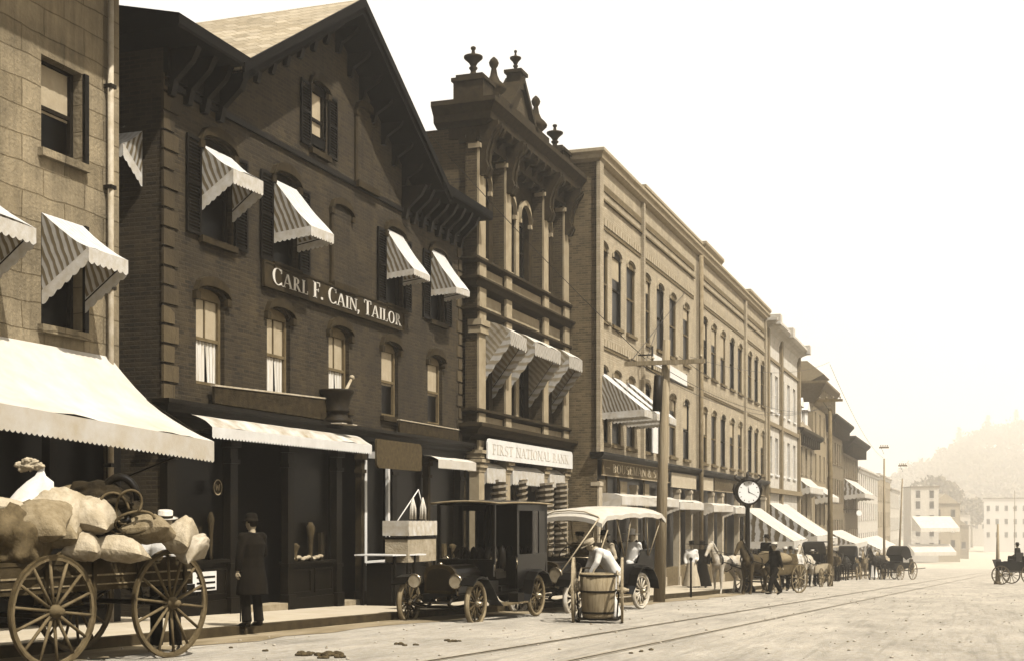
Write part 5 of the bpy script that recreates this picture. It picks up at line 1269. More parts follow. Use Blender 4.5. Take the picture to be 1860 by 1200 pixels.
# ------------------------------------------------------------------ people
def head(mb, c, yaw=0, tilt=0, s=1.0, hair=None, n=20, k=14):
    """a skull with brow, eye hollows, nose, lips, chin and ears; faces +x before yaw"""
    rot = Matrix.Rotation(yaw, 3, 'Z') @ Matrix.Rotation(tilt, 3, 'Y'); vs = []; fs = []
    for i in range(k+1):
        v = math.pi*i/k; cz = -math.cos(v)
        for j in range(n):
            p = 2*math.pi*j/n; x, y, z = math.sin(v)*math.cos(p)*.092, math.sin(v)*math.sin(p)*.074, cz*.115
            fr = max(0, math.cos(p))**6
            if z < 0: y *= 1-.28*(-z/.115); x *= 1-.06*(-z/.115)
            if fr > .02:
                x += fr*(.024*math.exp(-((z+.015)/.02)**2)*max(0, math.cos(p))**40+.006*math.exp(-((z+.055)/.012)**2)+.01*math.exp(-((z+.095)/.018)**2)-.006*math.exp(-((z-.015)/.012)**2)*(1 if abs(math.sin(p)) > .2 else .2)+.005*math.exp(-((z-.04)/.012)**2))
            vs.append(tuple(rot @ Vector((x*s, y*s, z*s))+Vector(c)))
    for i in range(k):
        for j in range(n): fs.append((i*n+j, i*n+(j+1) % n, (i+1)*n+(j+1) % n, (i+1)*n+j))
    mb.mesh(vs, fs, True)
    for q in (-1, 1):
        e = rot @ Vector((-.005*s, q*.077*s, -.01*s))+Vector(c); mb.ball(e, (.02*s, .012*s, .03*s), 8, 6)
def hand(mb, w, d, side, up, s=1.0, curl=.5):
    """palm, four bent fingers of unequal length and a thumb leaving the side of the palm"""
    w = Vector(w); d = Vector(d).normalized(); up = Vector(up); sd = d.cross(up).normalized(); up = sd.cross(d).normalized()
    p1 = w+d*.085*s
    mb.tube([w, w+d*.03*s, p1], [(.026*s, .018*s), (.038*s, .018*s), (.040*s, .015*s)], 10)
    for i, ln in enumerate((.068, .078, .073, .056)):
        o = sd*(.030-.020*i)*s; b = p1+o-d*.008*s; c1 = (d-up*curl*.6).normalized(); c2 = (d*.5-up*curl*1.5).normalized(); q = b+c1*ln*.5*s; mb.tube([b, q, q+c2*ln*.5*s], [.0095*s, .0088*s, .007*s], 8)
    b = w+d*.025*s+sd*side*.030*s; t1 = (d*.6+sd*side*.75-up*.2).normalized(); q = b+t1*.042*s; mb.tube([b, q, q+(d*.9-up*.35).normalized()*.03*s], [.013*s, .011*s, .009*s], 8)
STAND = dict(pel=(0, 0, .93), chest=(0, 0, 1.30), neck=(0, 0, 1.47), head=(.02, 0, 1.62), hipw=.10, shw=.185,
             kneeL=(.02, .11, .5), ankL=(-.02, .12, .08), toeL=(.15, .15, .03), kneeR=(.02, -.11, .5), ankR=(-.02, -.12, .08), toeR=(.15, -.15, .03),
             elL=(-.03, .27, 1.14), wrL=(.05, .26, .90), elR=(-.03, -.27, 1.14), wrR=(.05, -.26, .90))
def person(label, loc, rz, pose=None, coat=mCoat, trousers=mCoat, hat='bowler', hatmat=None, yaw=0, tilt=0, s=1.0, vox=.014, skirt=None, sleeve=None, group=None, longcoat=0, braces=False, curl=.5, sit=False, bulk=1.12):
    J = dict(STAND); J.update(pose or {}); t = thing('person', label, 'person', loc, rz, group)
    V_ = lambda k: Vector(J[k])*s
    pel, ch, nk, hd = V_('pel'), V_('chest'), V_('neck'), V_('head'); sh = J['shw']*s; hw = J['hipw']*s; fine = vox < .02
    shL = nk+Vector((-.0, sh, -.06*s)); shR = nk+Vector((0, -sh, -.06*s))
    # body: one continuous remeshed surface
    m = MB(); head(m, hd, yaw, tilt, s); m.tube([nk-Vector((0, 0, .06*s)), nk, hd-Vector((.012*s, 0, .06*s))], [.075*s, .056*s, .052*s], 12)
    m.tube([pel, pel.lerp(ch, .5), ch, nk-Vector((0, 0, .03*s))], [(.155*s, .10*s), (.13*s, .095*s), (.165*s, .11*s), (.10*s, .07*s)], 14)
    for q, S_ in (('L', shL), ('R', shR)):
        sg_ = 1 if q == 'L' else -1; hip = pel+Vector((0, sg_*hw, -.03*s)); kn, an, to = V_('knee'+q), V_('ank'+q), V_('toe'+q)
        m.tube([hip, kn, an], [.082*s, .055*s, .038*s], 12); m.ball(kn, .056*s, 10, 8); m.ball(hip, .085*s, 10, 8)
        el, wr = V_('el'+q), V_('wr'+q); m.tube([nk-Vector((0, 0, .05*s)), S_, el, wr], [.06*s, .05*s, .038*s, .026*s], 10); m.ball(el, .038*s, 8, 6)
        if fine: hand(m, wr, wr-el, -sg_, Vector((.2, sg_, 0)), s*1.0, curl)
        else: m.ball(wr+(wr-el).normalized()*.06*s, .04*s, 8, 6)
        m.tube([an, an.lerp(to, .5)+Vector((0, 0, -.005)), to], [.035*s, .035*s, .028*s], 8)
    m.build('body', mSkin, t, world=False, remesh=vox*(.62 if fine else 1), smoothit=1)
    # coat or shirt
    m = MB(); low = pel-Vector((0, 0, longcoat*s)) if longcoat else pel+Vector((0, 0, -.02*s))
    secs = [nk+Vector((0, 0, -.005*s)), nk-Vector((0, 0, .05*s)), ch, pel.lerp(ch, .45), pel]; rad = [(.085*s, .07*s), (.15*s, .095*s), (.195*s, .135*s), (.165*s, .125*s), (.18*s, .135*s)]; rad = [(rad[0][0], rad[0][1])]+[(a*bulk, b*bulk) for a, b in rad[1:]]
    if longcoat: secs += [low.lerp(pel, .5), low]; rad += [(.21*s*bulk, .17*s*bulk), (.225*s*bulk, .19*s*bulk)]
    m.tube(secs, rad, 16)
    for q, S_ in (('L', shL), ('R', shR)):
        el, wr = V_('el'+q), V_('wr'+q); m.ball(S_, .088*s, 12, 8); m.tube([nk-Vector((0, 0, .05*s)), S_, S_.lerp(el, .5), el, el.lerp(wr, .5), wr.lerp(el, .04)], [.085*s, .084*s, .070*s, .062*s, .056*s, .046*s], 12); m.ball(el, .056*s, 10, 8)
    if fine:
        m.tube([nk+Vector((-.03*s, 0, .015*s)), nk+Vector((-.02*s, 0, -.03*s))], [.085*s, .09*s], 12)
    m.build('coat' if coat not in (mShirt,) else 'shirt', coat, t, world=False, remesh=vox, smoothit=2)
    if skirt:
        m = MB(); z0 = .06*s; prof = [(.14, pel.z+.08*s), (.19, pel.z-.06*s), (.23, pel.z-.3*s), (.29, (pel.z+z0)/2-.1), (.36, z0)]
        k = 20; vs = []; fs = []
        for r, z in prof:
            for j in range(k): a = 2*math.pi*j/k; rr = r*s*(1+.07*math.sin(a*7)*(pel.z+.08-z)); vs.append((pel.x+rr*math.cos(a), pel.y+rr*math.sin(a), z))
        for i in range(len(prof)-1):
            for j in range(k): fs.append((i*k+j, i*k+(j+1) % k, (i+1)*k+(j+1) % k, (i+1)*k+j))
        m.mesh(vs, fs, True); m.build('skirt', skirt, t, world=False)
    elif trousers:
        m = MB(); m.tube([pel+Vector((0, 0, .1*s)), pel, pel-Vector((0, 0, .1*s))], [(.165*s, .12*s), (.175*s, .13*s), (.14*s, .12*s)], 14)
        for q in 'LR':
            sg_ = 1 if q == 'L' else -1; hip = pel+Vector((0, sg_*hw*.95, -.04*s)); kn, an = V_('knee'+q), V_('ank'+q)
            m.tube([hip, hip.lerp(kn, .5), kn, kn.lerp(an, .6), an+Vector((0, 0, .0))], [.105*s, .098*s, .082*s, .078*s, .082*s], 12); m.ball(kn, .08*s, 10, 8)
        m.build('trousers', trousers, t, world=False, remesh=vox, smoothit=2)
    for q in 'LR':
        an, to = V_('ank'+q), V_('toe'+q); m = MB(); m.tube([an+Vector((-.02*s, 0, .04*s)), an+Vector((-.03*s, 0, -.035*s)), an.lerp(to, .5)+Vector((0, 0, -.02*s)), to+Vector((0, 0, -.004*s))], [.052*s, (.048*s, .045*s), (.05*s, .038*s), (.042*s, .026*s)], 10)
        m.build('shoe', mIron, t, world=False)
    rot = Matrix.Rotation(yaw, 3, 'Z') @ Matrix.Rotation(tilt, 3, 'Y')
    if hat:
        m = MB(); hm = hatmat or mCoat
        pr = {'bowler': [(.155, -.005), (.15, -.012), (.10, 0), (.098, .05), (.085, .10), (.05, .125), (0, .13)],
              'boater': [(.17, .0), (.17, -.01), (.098, -.008), (.098, .085), (.09, .09), (0, .09)],
              'fedora': [(.17, .01), (.165, -.005), (.10, 0), (.098, .06), (.08, .12), (0, .11)],
              'wide': [(.24, .02), (.24, -.0), (.10, -.008), (.10, .06), (.12, .12), (.05, .15), (0, .15)],
              'cap': [(.105, -.02), (.108, .01), (.125, .04), (.12, .065), (.08, .08), (0, .085)]}[hat]
        b = MB(); b.lathe([(r*s, h*s) for r, h in pr], (0, 0, 0), 22)
        if hat == 'cap': b.prism([(.08*s, -.09*s), (.19*s, -.05*s), (.19*s, .05*s), (.08*s, .09*s)], 'z', .0, .014*s)
        o = Vector((-.006, 0, .055))*s if hat != 'cap' else Vector((-.004, 0, .055))*s
        m.v = [tuple(rot @ (Vector(p)*Vector((1, .92, 1))+o)+hd) for p in b.v]; m.f = b.f; m.sm = b.sm; h_ = m.build('hat', hm, t, world=False)
        if hat in ('boater', 'fedora', 'bowler'):
            b = MB(); b.lathe([(.101*s, .0), (.103*s, .03*s), (.1*s, .032*s)], (0, 0, 0), 22); m = MB(); m.v = [tuple(rot @ (Vector(p)*Vector((1, .92, 1))+o)+hd) for p in b.v]; m.f = b.f; m.sm = b.sm; m.build('hat_band', mHair, h_, world=False)
    b = MB(); b.ball((-.022*s, 0, .028*s), (.087*s, .083*s, .098*s), 16, 10); m = MB(); m.v = [tuple(rot @ Vector(p)+hd) for p in b.v]; m.f = b.f; m.sm = b.sm; m.build('hair', mHair, t, world=False)
    return t
def facing(p, q): return math.atan2(q[1]-p[1], q[0]-p[0])
# man in the dark coat, seen from behind on the walk
p = GP(458, 1137, .13)
person('man in long dark coat and hat standing with his back turned on the sidewalk', (p.x, p.y, GZ(p.y)+.13), R(160), dict(elR=(.06, -.29, 1.14), wrR=(.22, -.2, 1.0), elL=(-.02, .27, 1.13), wrL=(.02, .27, .88), kneeL=(.05, .1, .5), toeL=(.14, .12, .03)), coat=mCoat, trousers=mCoat, hat='bowler', s=.96, vox=.014, longcoat=.42, yaw=.3, bulk=1.22)
m = MB(); p2 = GP(437, 1128, .13); cn = thing('walking_cane', 'thin dark cane beside the man in the long coat', 'cane', (p2.x, p2.y, p2.z)); m.tube([(p2.x, p2.y, p2.z), (p2.x+.05, p2.y-.1, p2.z+.85)], .011, 6); m.build('shaft', mWoodD, cn)
# man in the straw hat behind the wagon
p = GP(303, 1187, 0)
SH = (p.x-.25, p.y+.35)
person('man in straw boater and white shirt standing behind the loaded wagon', (SH[0], SH[1], GZ(SH[1])), R(-70), dict(elL=(.12, .33, 1.2), wrL=(.35, .12, 1.22), elR=(.1, -.3, 1.15), wrR=(.33, -.1, 1.05)), coat=mShirt, trousers=mCoat, hat='boater', hatmat=mStraw, s=1.0, vox=.014, yaw=.4, tilt=.15)
# street cleaner bending behind the pushcart
hc = GP(1086, 1130); th = R(-76)
fw = Vector((math.cos(th), math.sin(th), 0))
sx0, sy0 = AT(1110, 26.0); sp_ = Vector((sx0, sy0, 0))
person('street cleaner in cap and pale smock bending over the pushcart barrel', (sp_.x, sp_.y, GZ(sp_.y)), YAW+math.pi+R(14), dict(pel=(-.08, 0, .93), chest=(.14, 0, 1.26), neck=(.30, 0, 1.41), head=(.42, .0, 1.47), shw=.2, elL=(.38, .27, 1.15), wrL=(.50, .2, .93), elR=(.34, -.28, 1.15), wrR=(.46, -.2, .93), kneeL=(.05, .13, .48), ankL=(-.05, .14, .08), toeL=(.12, .16, .03), kneeR=(-.05, -.13, .48), ankR=(-.2, -.14, .08), toeR=(-.03, -.16, .03)), coat=mShirt, trousers=mShirt, hat='cap', hatmat=mSackL, s=1.0, vox=.014, tilt=.55)
# ------------------------------------------------------------------ pushcart
def pushcart(loc, rz):
    t = thing('pushcart', 'street cleaner pushcart with wooden barrel slung between two tall wheels', 'pushcart', loc, rz)
    r = .62
    for s in (-1, 1): wheel(t, 0, s*.46, r, r, spokes=14, tyre=.022, wide=.04, hub=.055, wood=M('grey_cart_wood', .3, var=.3), tmat=M('worn_iron_tyre', .28, var=.3), spr=.013)
    m = MB(); pr = [(0, .10), (.285, .10), (.30, .14), (.325, .5), (.345, .94), (.335, .94), (.315, .5), (.28, .16), (0, .14)]
    m.lathe(pr, (.0, 0, 0), 28); b = m.build('barrel', M('barrel_wood', .22, var=.35, scale=4, stretch=(5, 5, .6), bump=.5), t, world=False)
    m = MB()
    for z, rr in ((.2, .307), (.6, .335), (.9, .349)): m.lathe([(rr-.004, z-.018), (rr+.006, z-.018), (rr+.008, z+.018), (rr-.002, z+.018)], (0, 0, 0), 28)
    m.build('hoop', mIron, b, world=False)
    m = MB(); m.box(-.2, .2, -.37, .37, .06, .09)
    for s in (-1, 1): m.tube([(.02, s*.4, r), (.0, s*.36, .1)], .016, 6)
    m.tube([(0, -.46, r), (0, .46, r)], .02, 6); m.build('cradle', mIron, t, world=False)
    m = MB()
    for s in (-1, 1): m.tube([(.12, s*.38, .62), (-.5, s*.37, .86), (-1.0, s*.35, 1.0)], [.02, .02, .018], 8)
    m.tube([(-1.0, -.36, 1.0), (-1.0, .36, 1.0)], .018, 8); m.build('push_handle', MATS['grey_cart_wood'], t, world=False)
    return t
pushcart((hc.x, hc.y, GZ(hc.y)), th)
m = MB(); br = thing('broom', 'long handled street broom leaning against the pushcart', 'broom', (hc.x-.35, hc.y+.3, hc.z))
a = Vector((hc.x-.40, hc.y+.05, GZ(hc.y)+.1)); b = Vector((hc.x-.05, hc.y+.9, GZ(hc.y)+1.75)); m.tube([a, b], .014, 6); m.build('broom_handle', MATS['grey_cart_wood'], br); m = MB(); m.tube([a-Vector((.02, .02, .08)), a+Vector((.03, .08, .16))], [(.12, .05), (.05, .03)], 10); m.build('broom_head', mStraw, br)
# passengers of the touring car
def on_car(T, x, y, z):
    rz = T.rotation_euler.z; l = T.location; return (l.x+x*math.cos(rz)-y*math.sin(rz), l.y+x*math.sin(rz)+y*math.cos(rz), l.z+z)
SITP = dict(kneeL=(.42, .13, .98), ankL=(.46, .13, .52), toeL=(.6, .14, .46), kneeR=(.42, -.13, .98), ankR=(.46, -.13, .52), toeR=(.6, -.14, .46), wrL=(.25, .15, 1.0), wrR=(.25, -.15, 1.0))
person('woman in white blouse and wide white hat on the rear seat of the touring car', on_car(TC, -.35, .3, .14), TC.rotation_euler.z, SITP, coat=mShirt, trousers=mShirt, hat='wide', hatmat=mShirt, s=1.0, vox=.02, yaw=.4)
person('driver in dark coat and flat cap at the wheel of the touring car', on_car(TC, 1.12, -.32, .14), TC.rotation_euler.z, dict(SITP, wrL=(.5, .1, 1.15), wrR=(.5, -.12, 1.15)), coat=mCoat2, trousers=mCoat, hat='cap', s=1.0, vox=.02)
person('front passenger in pale duster coat beside the touring car driver', on_car(TC, 1.12, .34, .14), TC.rotation_euler.z, SITP, coat=M('duster_coat', .4), trousers=mCoat2, hat='fedora', s=1.0, vox=.02)

# ------------------------------------------------------------------ loaded wagon at the left
wr_, wl_ = Vector((-8.92, 13.39)), Vector((-9.15, 11.58))
def freight_wagon():
    rz = math.atan2(wl_.y-wr_.y, wl_.x-wr_.x); z0 = GZ(13.39)
    # rear near wheel centre is at wr_; the wagon stands on its kerb side
    t = thing('freight_wagon', 'long wooden delivery wagon with tall spoked wheels heaped with sacks', 'wagon', (wr_.x, wr_.y, z0), rz)
    wb = (wr_-wl_).length; tr = 1.5; mt = M('wagon_iron_tyre', .08, var=.4, rough=.5); mw = M('wagon_spoke_wood', .12, var=.35, scale=5)
    # own axes: forward +x ; kerb side is -y (to the wagon's right)
    for x, r in ((0, .64), (wb, .60)):
        for y in (0, -tr): wheel(t, x, y, r+(GZ(13.39-x*.98)-z0), r, spokes=14, tyre=.025, wide=.042, hub=.075, wood=mw, tmat=mt, spr=.017)
    m = MB()
    for x, r in ((0, .64), (wb, .60)): m.tube([(x, .02, r), (x, -tr-.02, r)], .03, 8)
    m.build('axle', mIron, t, world=False)
    m = MB(); m.box(-.5, wb+.6, -.18, -tr+.18, .84, .9)
    for y in (-.16, -tr+.16): m.box(-.55, wb+.65, y-.03, y+.03, .84, 1.14); m.box(-.55, wb+.65, y-.04, y+.04, 1.14, 1.18)
    m.box(-.55, -.5, -.18, -tr+.18, .86, 1.14)
    for x in (-.4, .4, 1.1, 1.8): m.box(x, x+.05, -.12, -.09, .74, 1.16); m.tube([(x, -.1, .74), (x+.02, .02, .8)], .01, 5)
    m.build('wagon_box', M('wagon_wood', .055, var=.4, scale=4, bump=.4), t, world=False)
    m = MB()
    for y in (-.3, -tr+.3):
        for x in (0, wb): m.tube([(x-.42, y, .84), (x-.2, y, .74), (x, y, .68), (x+.2, y, .74), (x+.42, y, .84)], .02, 6)
    m.tube([(.3, -.75, .6), (wb-.2, -.75, .6)], .03, 8)
    m.tube([(.45, -.05, .86), (.42, -.03, .66), (.55, -.03, .6), (.5, -.03, .5)], .013, 6)
    m.tube([(wb, -.4, .5), (wb+.6, -.65, .52), (wb+1.2, -.75, .56)], .03, 8)
    m.build('springs_and_brake', mIron, t, world=False)
    m = MB(); m.box(-.5, wb+.6, -.125, -.115, 1.0, 1.02); m.box(-.5, wb+.6, -.125, -.115, .9, .915); m.build('side_rail', mWood, t, world=False)
    return t
WG = freight_wagon()
def on_wagon(x, y, z): return Vector(on_car(WG, x, y, z))
def sack(label, c, r, mat, rz=0, tilt=0, tie=None, seed=1, name='sack', grp='sacks heaped on the wagon', folds=1.5):
    rd = random.Random(seed); t = thing(name, label, 'sack', c, rz, grp); vs = []; fs = []; n, k = 48, 30
    rot = Matrix.Rotation(tilt, 3, 'Y'); ph = [rd.uniform(0, 6.28) for _ in range(6)]
    for i in range(k+1):
        v = math.pi*i/k
        for j in range(n):
            p = 2*math.pi*j/n; sx = abs(math.sin(v))**.8; e = 1+.05*folds*math.sin(3*p+ph[0])+.035*folds*math.sin(5*v+ph[1]+p)+.03*folds*math.sin(7*p+ph[2]+4*v)
            x = -math.cos(v)*r[0]; y = sx*math.cos(p)*r[1]*e; z = sx*math.sin(p)*r[2]*e
            if z < 0: z *= .75
            z -= .10*r[2]*(x/r[0])**2*2
            if tie and i > k*.72: f = (i/k-.72)/.28; y *= 1-.55*f*f; z = z*(1-.5*f*f)+.05*f; x += .05*f
            pv = Vector((x, y, z)); nz = noise.noise(pv*5+Vector((seed*3.1, 0, 0)))*.055+noise.noise(Vector((pv.x*6, pv.y*14, pv.z*14))+Vector((0, seed, 0)))*.030*folds+abs(noise.noise(Vector((pv.x*9+pv.z*6, pv.y*4, pv.z*3+seed))))*.045*folds
            pv = pv*(1+nz*1.6)
            vs.append(tuple(rot @ pv))
    for i in range(k):
        for j in range(n): fs.append((i*n+j, i*n+(j+1) % n, (i+1)*n+(j+1) % n, (i+1)*n+j))
    m = MB(); m.mesh(vs, fs, True)
    if tie:
        q = rot @ Vector((r[0]+.06, 0, .0)); m2 = MB(); pts = []
        for j in range(14):
            a = 2*math.pi*j/14; rr = .075+.03*math.sin(a*5); pts.append(rot @ Vector((r[0]+.18, rr*math.cos(a), .04+rr*math.sin(a))))
        b = [rot @ Vector((r[0]+.02, .04*math.cos(2*math.pi*j/14), .03+.04*math.sin(2*math.pi*j/14))) for j in range(14)]
        m2.mesh([tuple(p) for p in pts+b], [(j, (j+1) % 14, 14+(j+1) % 14, 14+j) for j in range(14)], True)
    o = m.build('sack_body', mat, t, world=False)
    if tie: m2.build('tied_mouth', mat, o, world=False)
    return t
def pillow(label, c, r, mat, rz=0, tilt=0, roll=0, seed=1, grp='sacks heaped on the wagon'):
    t = thing('sack', label, 'sack', c, rz, grp); rot = Matrix.Rotation(tilt, 3, 'Y') @ Matrix.Rotation(roll, 3, 'X'); nu, nv = 44, 32; vs = []; fs = []
    rx, ry, rz_ = r; sd = seed*7.3
    for side in (1, -1):
        for i in range(nu+1):
            for j in range(nv+1):
                u, v = -1+2*i/nu, -1+2*j/nv; x = u*rx*(1-.16*(1-v*v)**1.5); y = v*ry*(1-.16*(1-u*u)**1.5)
                e = max(0, (1-abs(u)**2.5)*(1-abs(v)**2.5))**.55; edge = 1-e
                cr = abs(noise.noise(Vector((u*2.2+sd, v*6, side)))) * .22*(.35+edge)+noise.noise(Vector((u*3+sd, v*3, side*3)))*.12+abs(noise.noise(Vector((u*9, v*2+sd, side*2))))*.08*(.3+edge)
                z = side*rz_*e*(1.02-cr)-(.16*rz_*(u*u+.6*v*v)); z = z if side > 0 else z*.8
                if e <= 0: z = -(.16*rz_*(u*u+.6*v*v))*.9 if side > 0 else -(.16*rz_*(u*u+.6*v*v))*.9
                vs.append(tuple(rot @ Vector((x, y, z))))
    k = (nu+1)*(nv+1)
    for q in (0, 1):
        for i in range(nu):
            for j in range(nv):
                a = q*k+i*(nv+1)+j; f = (a, a+nv+1, a+nv+2, a+1); fs.append(f if q == 0 else f[::-1])
    m = MB(); m.mesh(vs, fs, True); m.build('sack_body', mat, t, world=False)
    return t
def SK(label, px, py, d, w_, h, mat, depth=None, **kw):
    """a sack centred where pixel ray and depth d meet, about w x h pixels"""
    x, y = AT(px, d); z = (939-py)/FOC*d; rx, rz_ = w_/2/FOC*d, h/2/FOC*d
    a = YAW+kw.pop('turn', 0)
    if kw.pop('pil', 0):
        for k_ in ('tie', 'folds'): kw.pop(k_, None)
        return pillow(label, (x, y, z), (rx*1.08, (depth or rz_*1.15)*1.25, rz_*1.12), mat, rz=a, **kw)
    return sack(label, (x, y, z), (rx, depth or rz_*1.15, rz_*1.1), mat, rz=a, **kw)
SK('dark brown sack slumped over the front corner of the wagon', 30, 985, 14.0, 110, 130, M('brown_sack', .10, var=.4, bump=.4), seed=2, depth=.4, tilt=.3, folds=2.6)
SK('grey flour sack at the lower left of the heap', 62, 950, 14.1, 135, 70, mSackB, pil=1, roll=0.39, seed=3, tilt=-.2, depth=.34, folds=2.0)
SK('long pale sack lying near the left edge with its corner hanging down', 12, 935, 14.3, 120, 50, mSackL, pil=1, roll=-0.39, seed=23, depth=.3, tilt=.15)
SK('plump white sack in the middle of the heap, its tied corner pointing left', 105, 925, 14.5, 110, 68, mSackL, pil=1, roll=0.39, seed=4, tilt=.2, tie=1, depth=.32, folds=1.6)
SK('full pale sack on the upper middle of the heap', 165, 938, 14.7, 95, 66, mSackL, pil=1, roll=0.13, seed=5, tilt=.1, tie=1, depth=.34)
SK('small rounded sack below the upper middle sack', 112, 968, 14.3, 70, 55, mSackB, pil=1, roll=0.26, seed=6, tilt=-.2)
SK('round white sack in the bottom row, left of the pair', 155, 995, 14.4, 62, 52, mSackL, pil=1, roll=0.00, seed=7)
SK('wide white sack in the bottom row, right of the pair', 215, 998, 14.6, 100, 48, mSackL, pil=1, roll=-0.13, seed=8, tie=1, tilt=.12)
SK('burlap sack at the right end of the load', 270, 962, 15.0, 88, 52, mSackB, pil=1, roll=-0.26, seed=9, tilt=-.05)
SK('small light sack behind the rear wheel rim', 330, 975, 15.4, 50, 70, mSackL, pil=1, roll=0.00, seed=10, tilt=.3)
SK('striped bundle of cloth leaning at the tail of the wagon', 348, 995, 15.5, 44, 62, M('bundle_cloth', .38, var=.35), pil=1, roll=0.13, seed=12, tilt=.9)
SK('dark wrinkled tarpaulin roll on top of the heap', 180, 900, 14.9, 115, 44, mSackD, seed=11, tilt=.12, folds=2.6, name='tarpaulin')
SK('dark bundle sagging behind the middle sacks', 215, 935, 15.2, 90, 80, mSackD, seed=13, folds=2)
SK('brown bundle at the upper left of the tarpaulin', 130, 902, 15.0, 50, 38, M('brown_bundle', .15, var=.4), seed=14, folds=2)
hx, hy = AT(236, 14.9); t = thing('horse_collar', 'leather horse collar and straps looped over the sacks near the straw hat', 'harness', (hx, hy, (939-940)/FOC*14.9), YAW)
m = MB()
for cx_, cz_, ra, rb, ph in ((-.12, .05, .16, .24, .3), (.02, .12, .13, .2, -.4), (.1, -.05, .22, .12, .2)):
    m.tube([(cx_+ra*math.cos(a_)*math.cos(ph)-rb*math.sin(a_)*math.sin(ph), -.15+.05*math.sin(a_*2), cz_+rb*math.sin(a_)*math.cos(ph)+ra*math.cos(a_)*math.sin(ph)) for a_ in [2*math.pi*k/24 for k in range(21)]], .016, 6)
m.build('strap', M('worn_leather', .09, var=.4), t, world=False)
m = MB(); m.tube([(-.1+.2*math.cos(a_), -.05, .2+.26*math.sin(a_)) for a_ in [2*math.pi*k/20 for k in range(18)]], .045, 8); m.build('collar', mLeather, t, world=False)
# tall tied sack standing like a cone, its ruffled mouth open at the top
x, y = AT(58, 14.5); zb_ = (939-935)/FOC*14.5
t = thing('tied_sack', 'tall white sack with tied neck and frilled open mouth standing on the heap', 'sack', (x, y, zb_), YAW)
m = MB(); n = 26; prof = [(.30, 0), (.29, .08), (.23, .2), (.16, .3), (.12, .4), (.05, .47), (.028, .53), (.03, .57)]; vs = []; fs = []
for r, h in prof:
    for j in range(n): a = 2*math.pi*j/n; rr = r*(1+.12*math.sin(3*a+h*6)+.06*math.sin(7*a)); vs.append((rr*math.cos(a)*1.15+.10*h+(.05 if h > .3 else 0)*1, rr*math.sin(a)*.8, h))
for i in range(len(prof)-1):
    for j in range(n): fs.append((i*n+j, i*n+(j+1) % n, (i+1)*n+(j+1) % n, (i+1)*n+j))
m.mesh(vs, fs); m.build('sack_body', mShirt, t, world=False)
m = MB()
for cx_, cy_, cz_, rr in ((-.05, 0, .66, .13), (-.16, .02, .63, .10), (.05, -.01, .65, .09), (-.10, -.02, .72, .08), (-.22, 0, .66, .07)):
    b = MB(); b.ball((0, 0, 0), (rr, rr*.7, rr*.62), 28, 18); vs = []
    for p_ in b.v:
        q = Vector(p_); nz = noise.noise(q*14+Vector((cx_*50, 0, 0)))*.7-abs(noise.noise(Vector((q.x*22, q.y*22, q.z*50))))*.6; q2_ = q*(1+nz)+Vector((cx_, cy_, cz_)); vs.append(((q2_.x-.03)*.78+.05, q2_.y*.8, .55+(q2_.z-.6)*.85))
    m.mesh(vs, b.f, True)
m.tube([(.035, 0, .54), (.03, 0, .6)], [.03, .06], 10)
m.build('frilled_mouth', mSackL, t, world=False)
t.scale = (1, 1, .92)

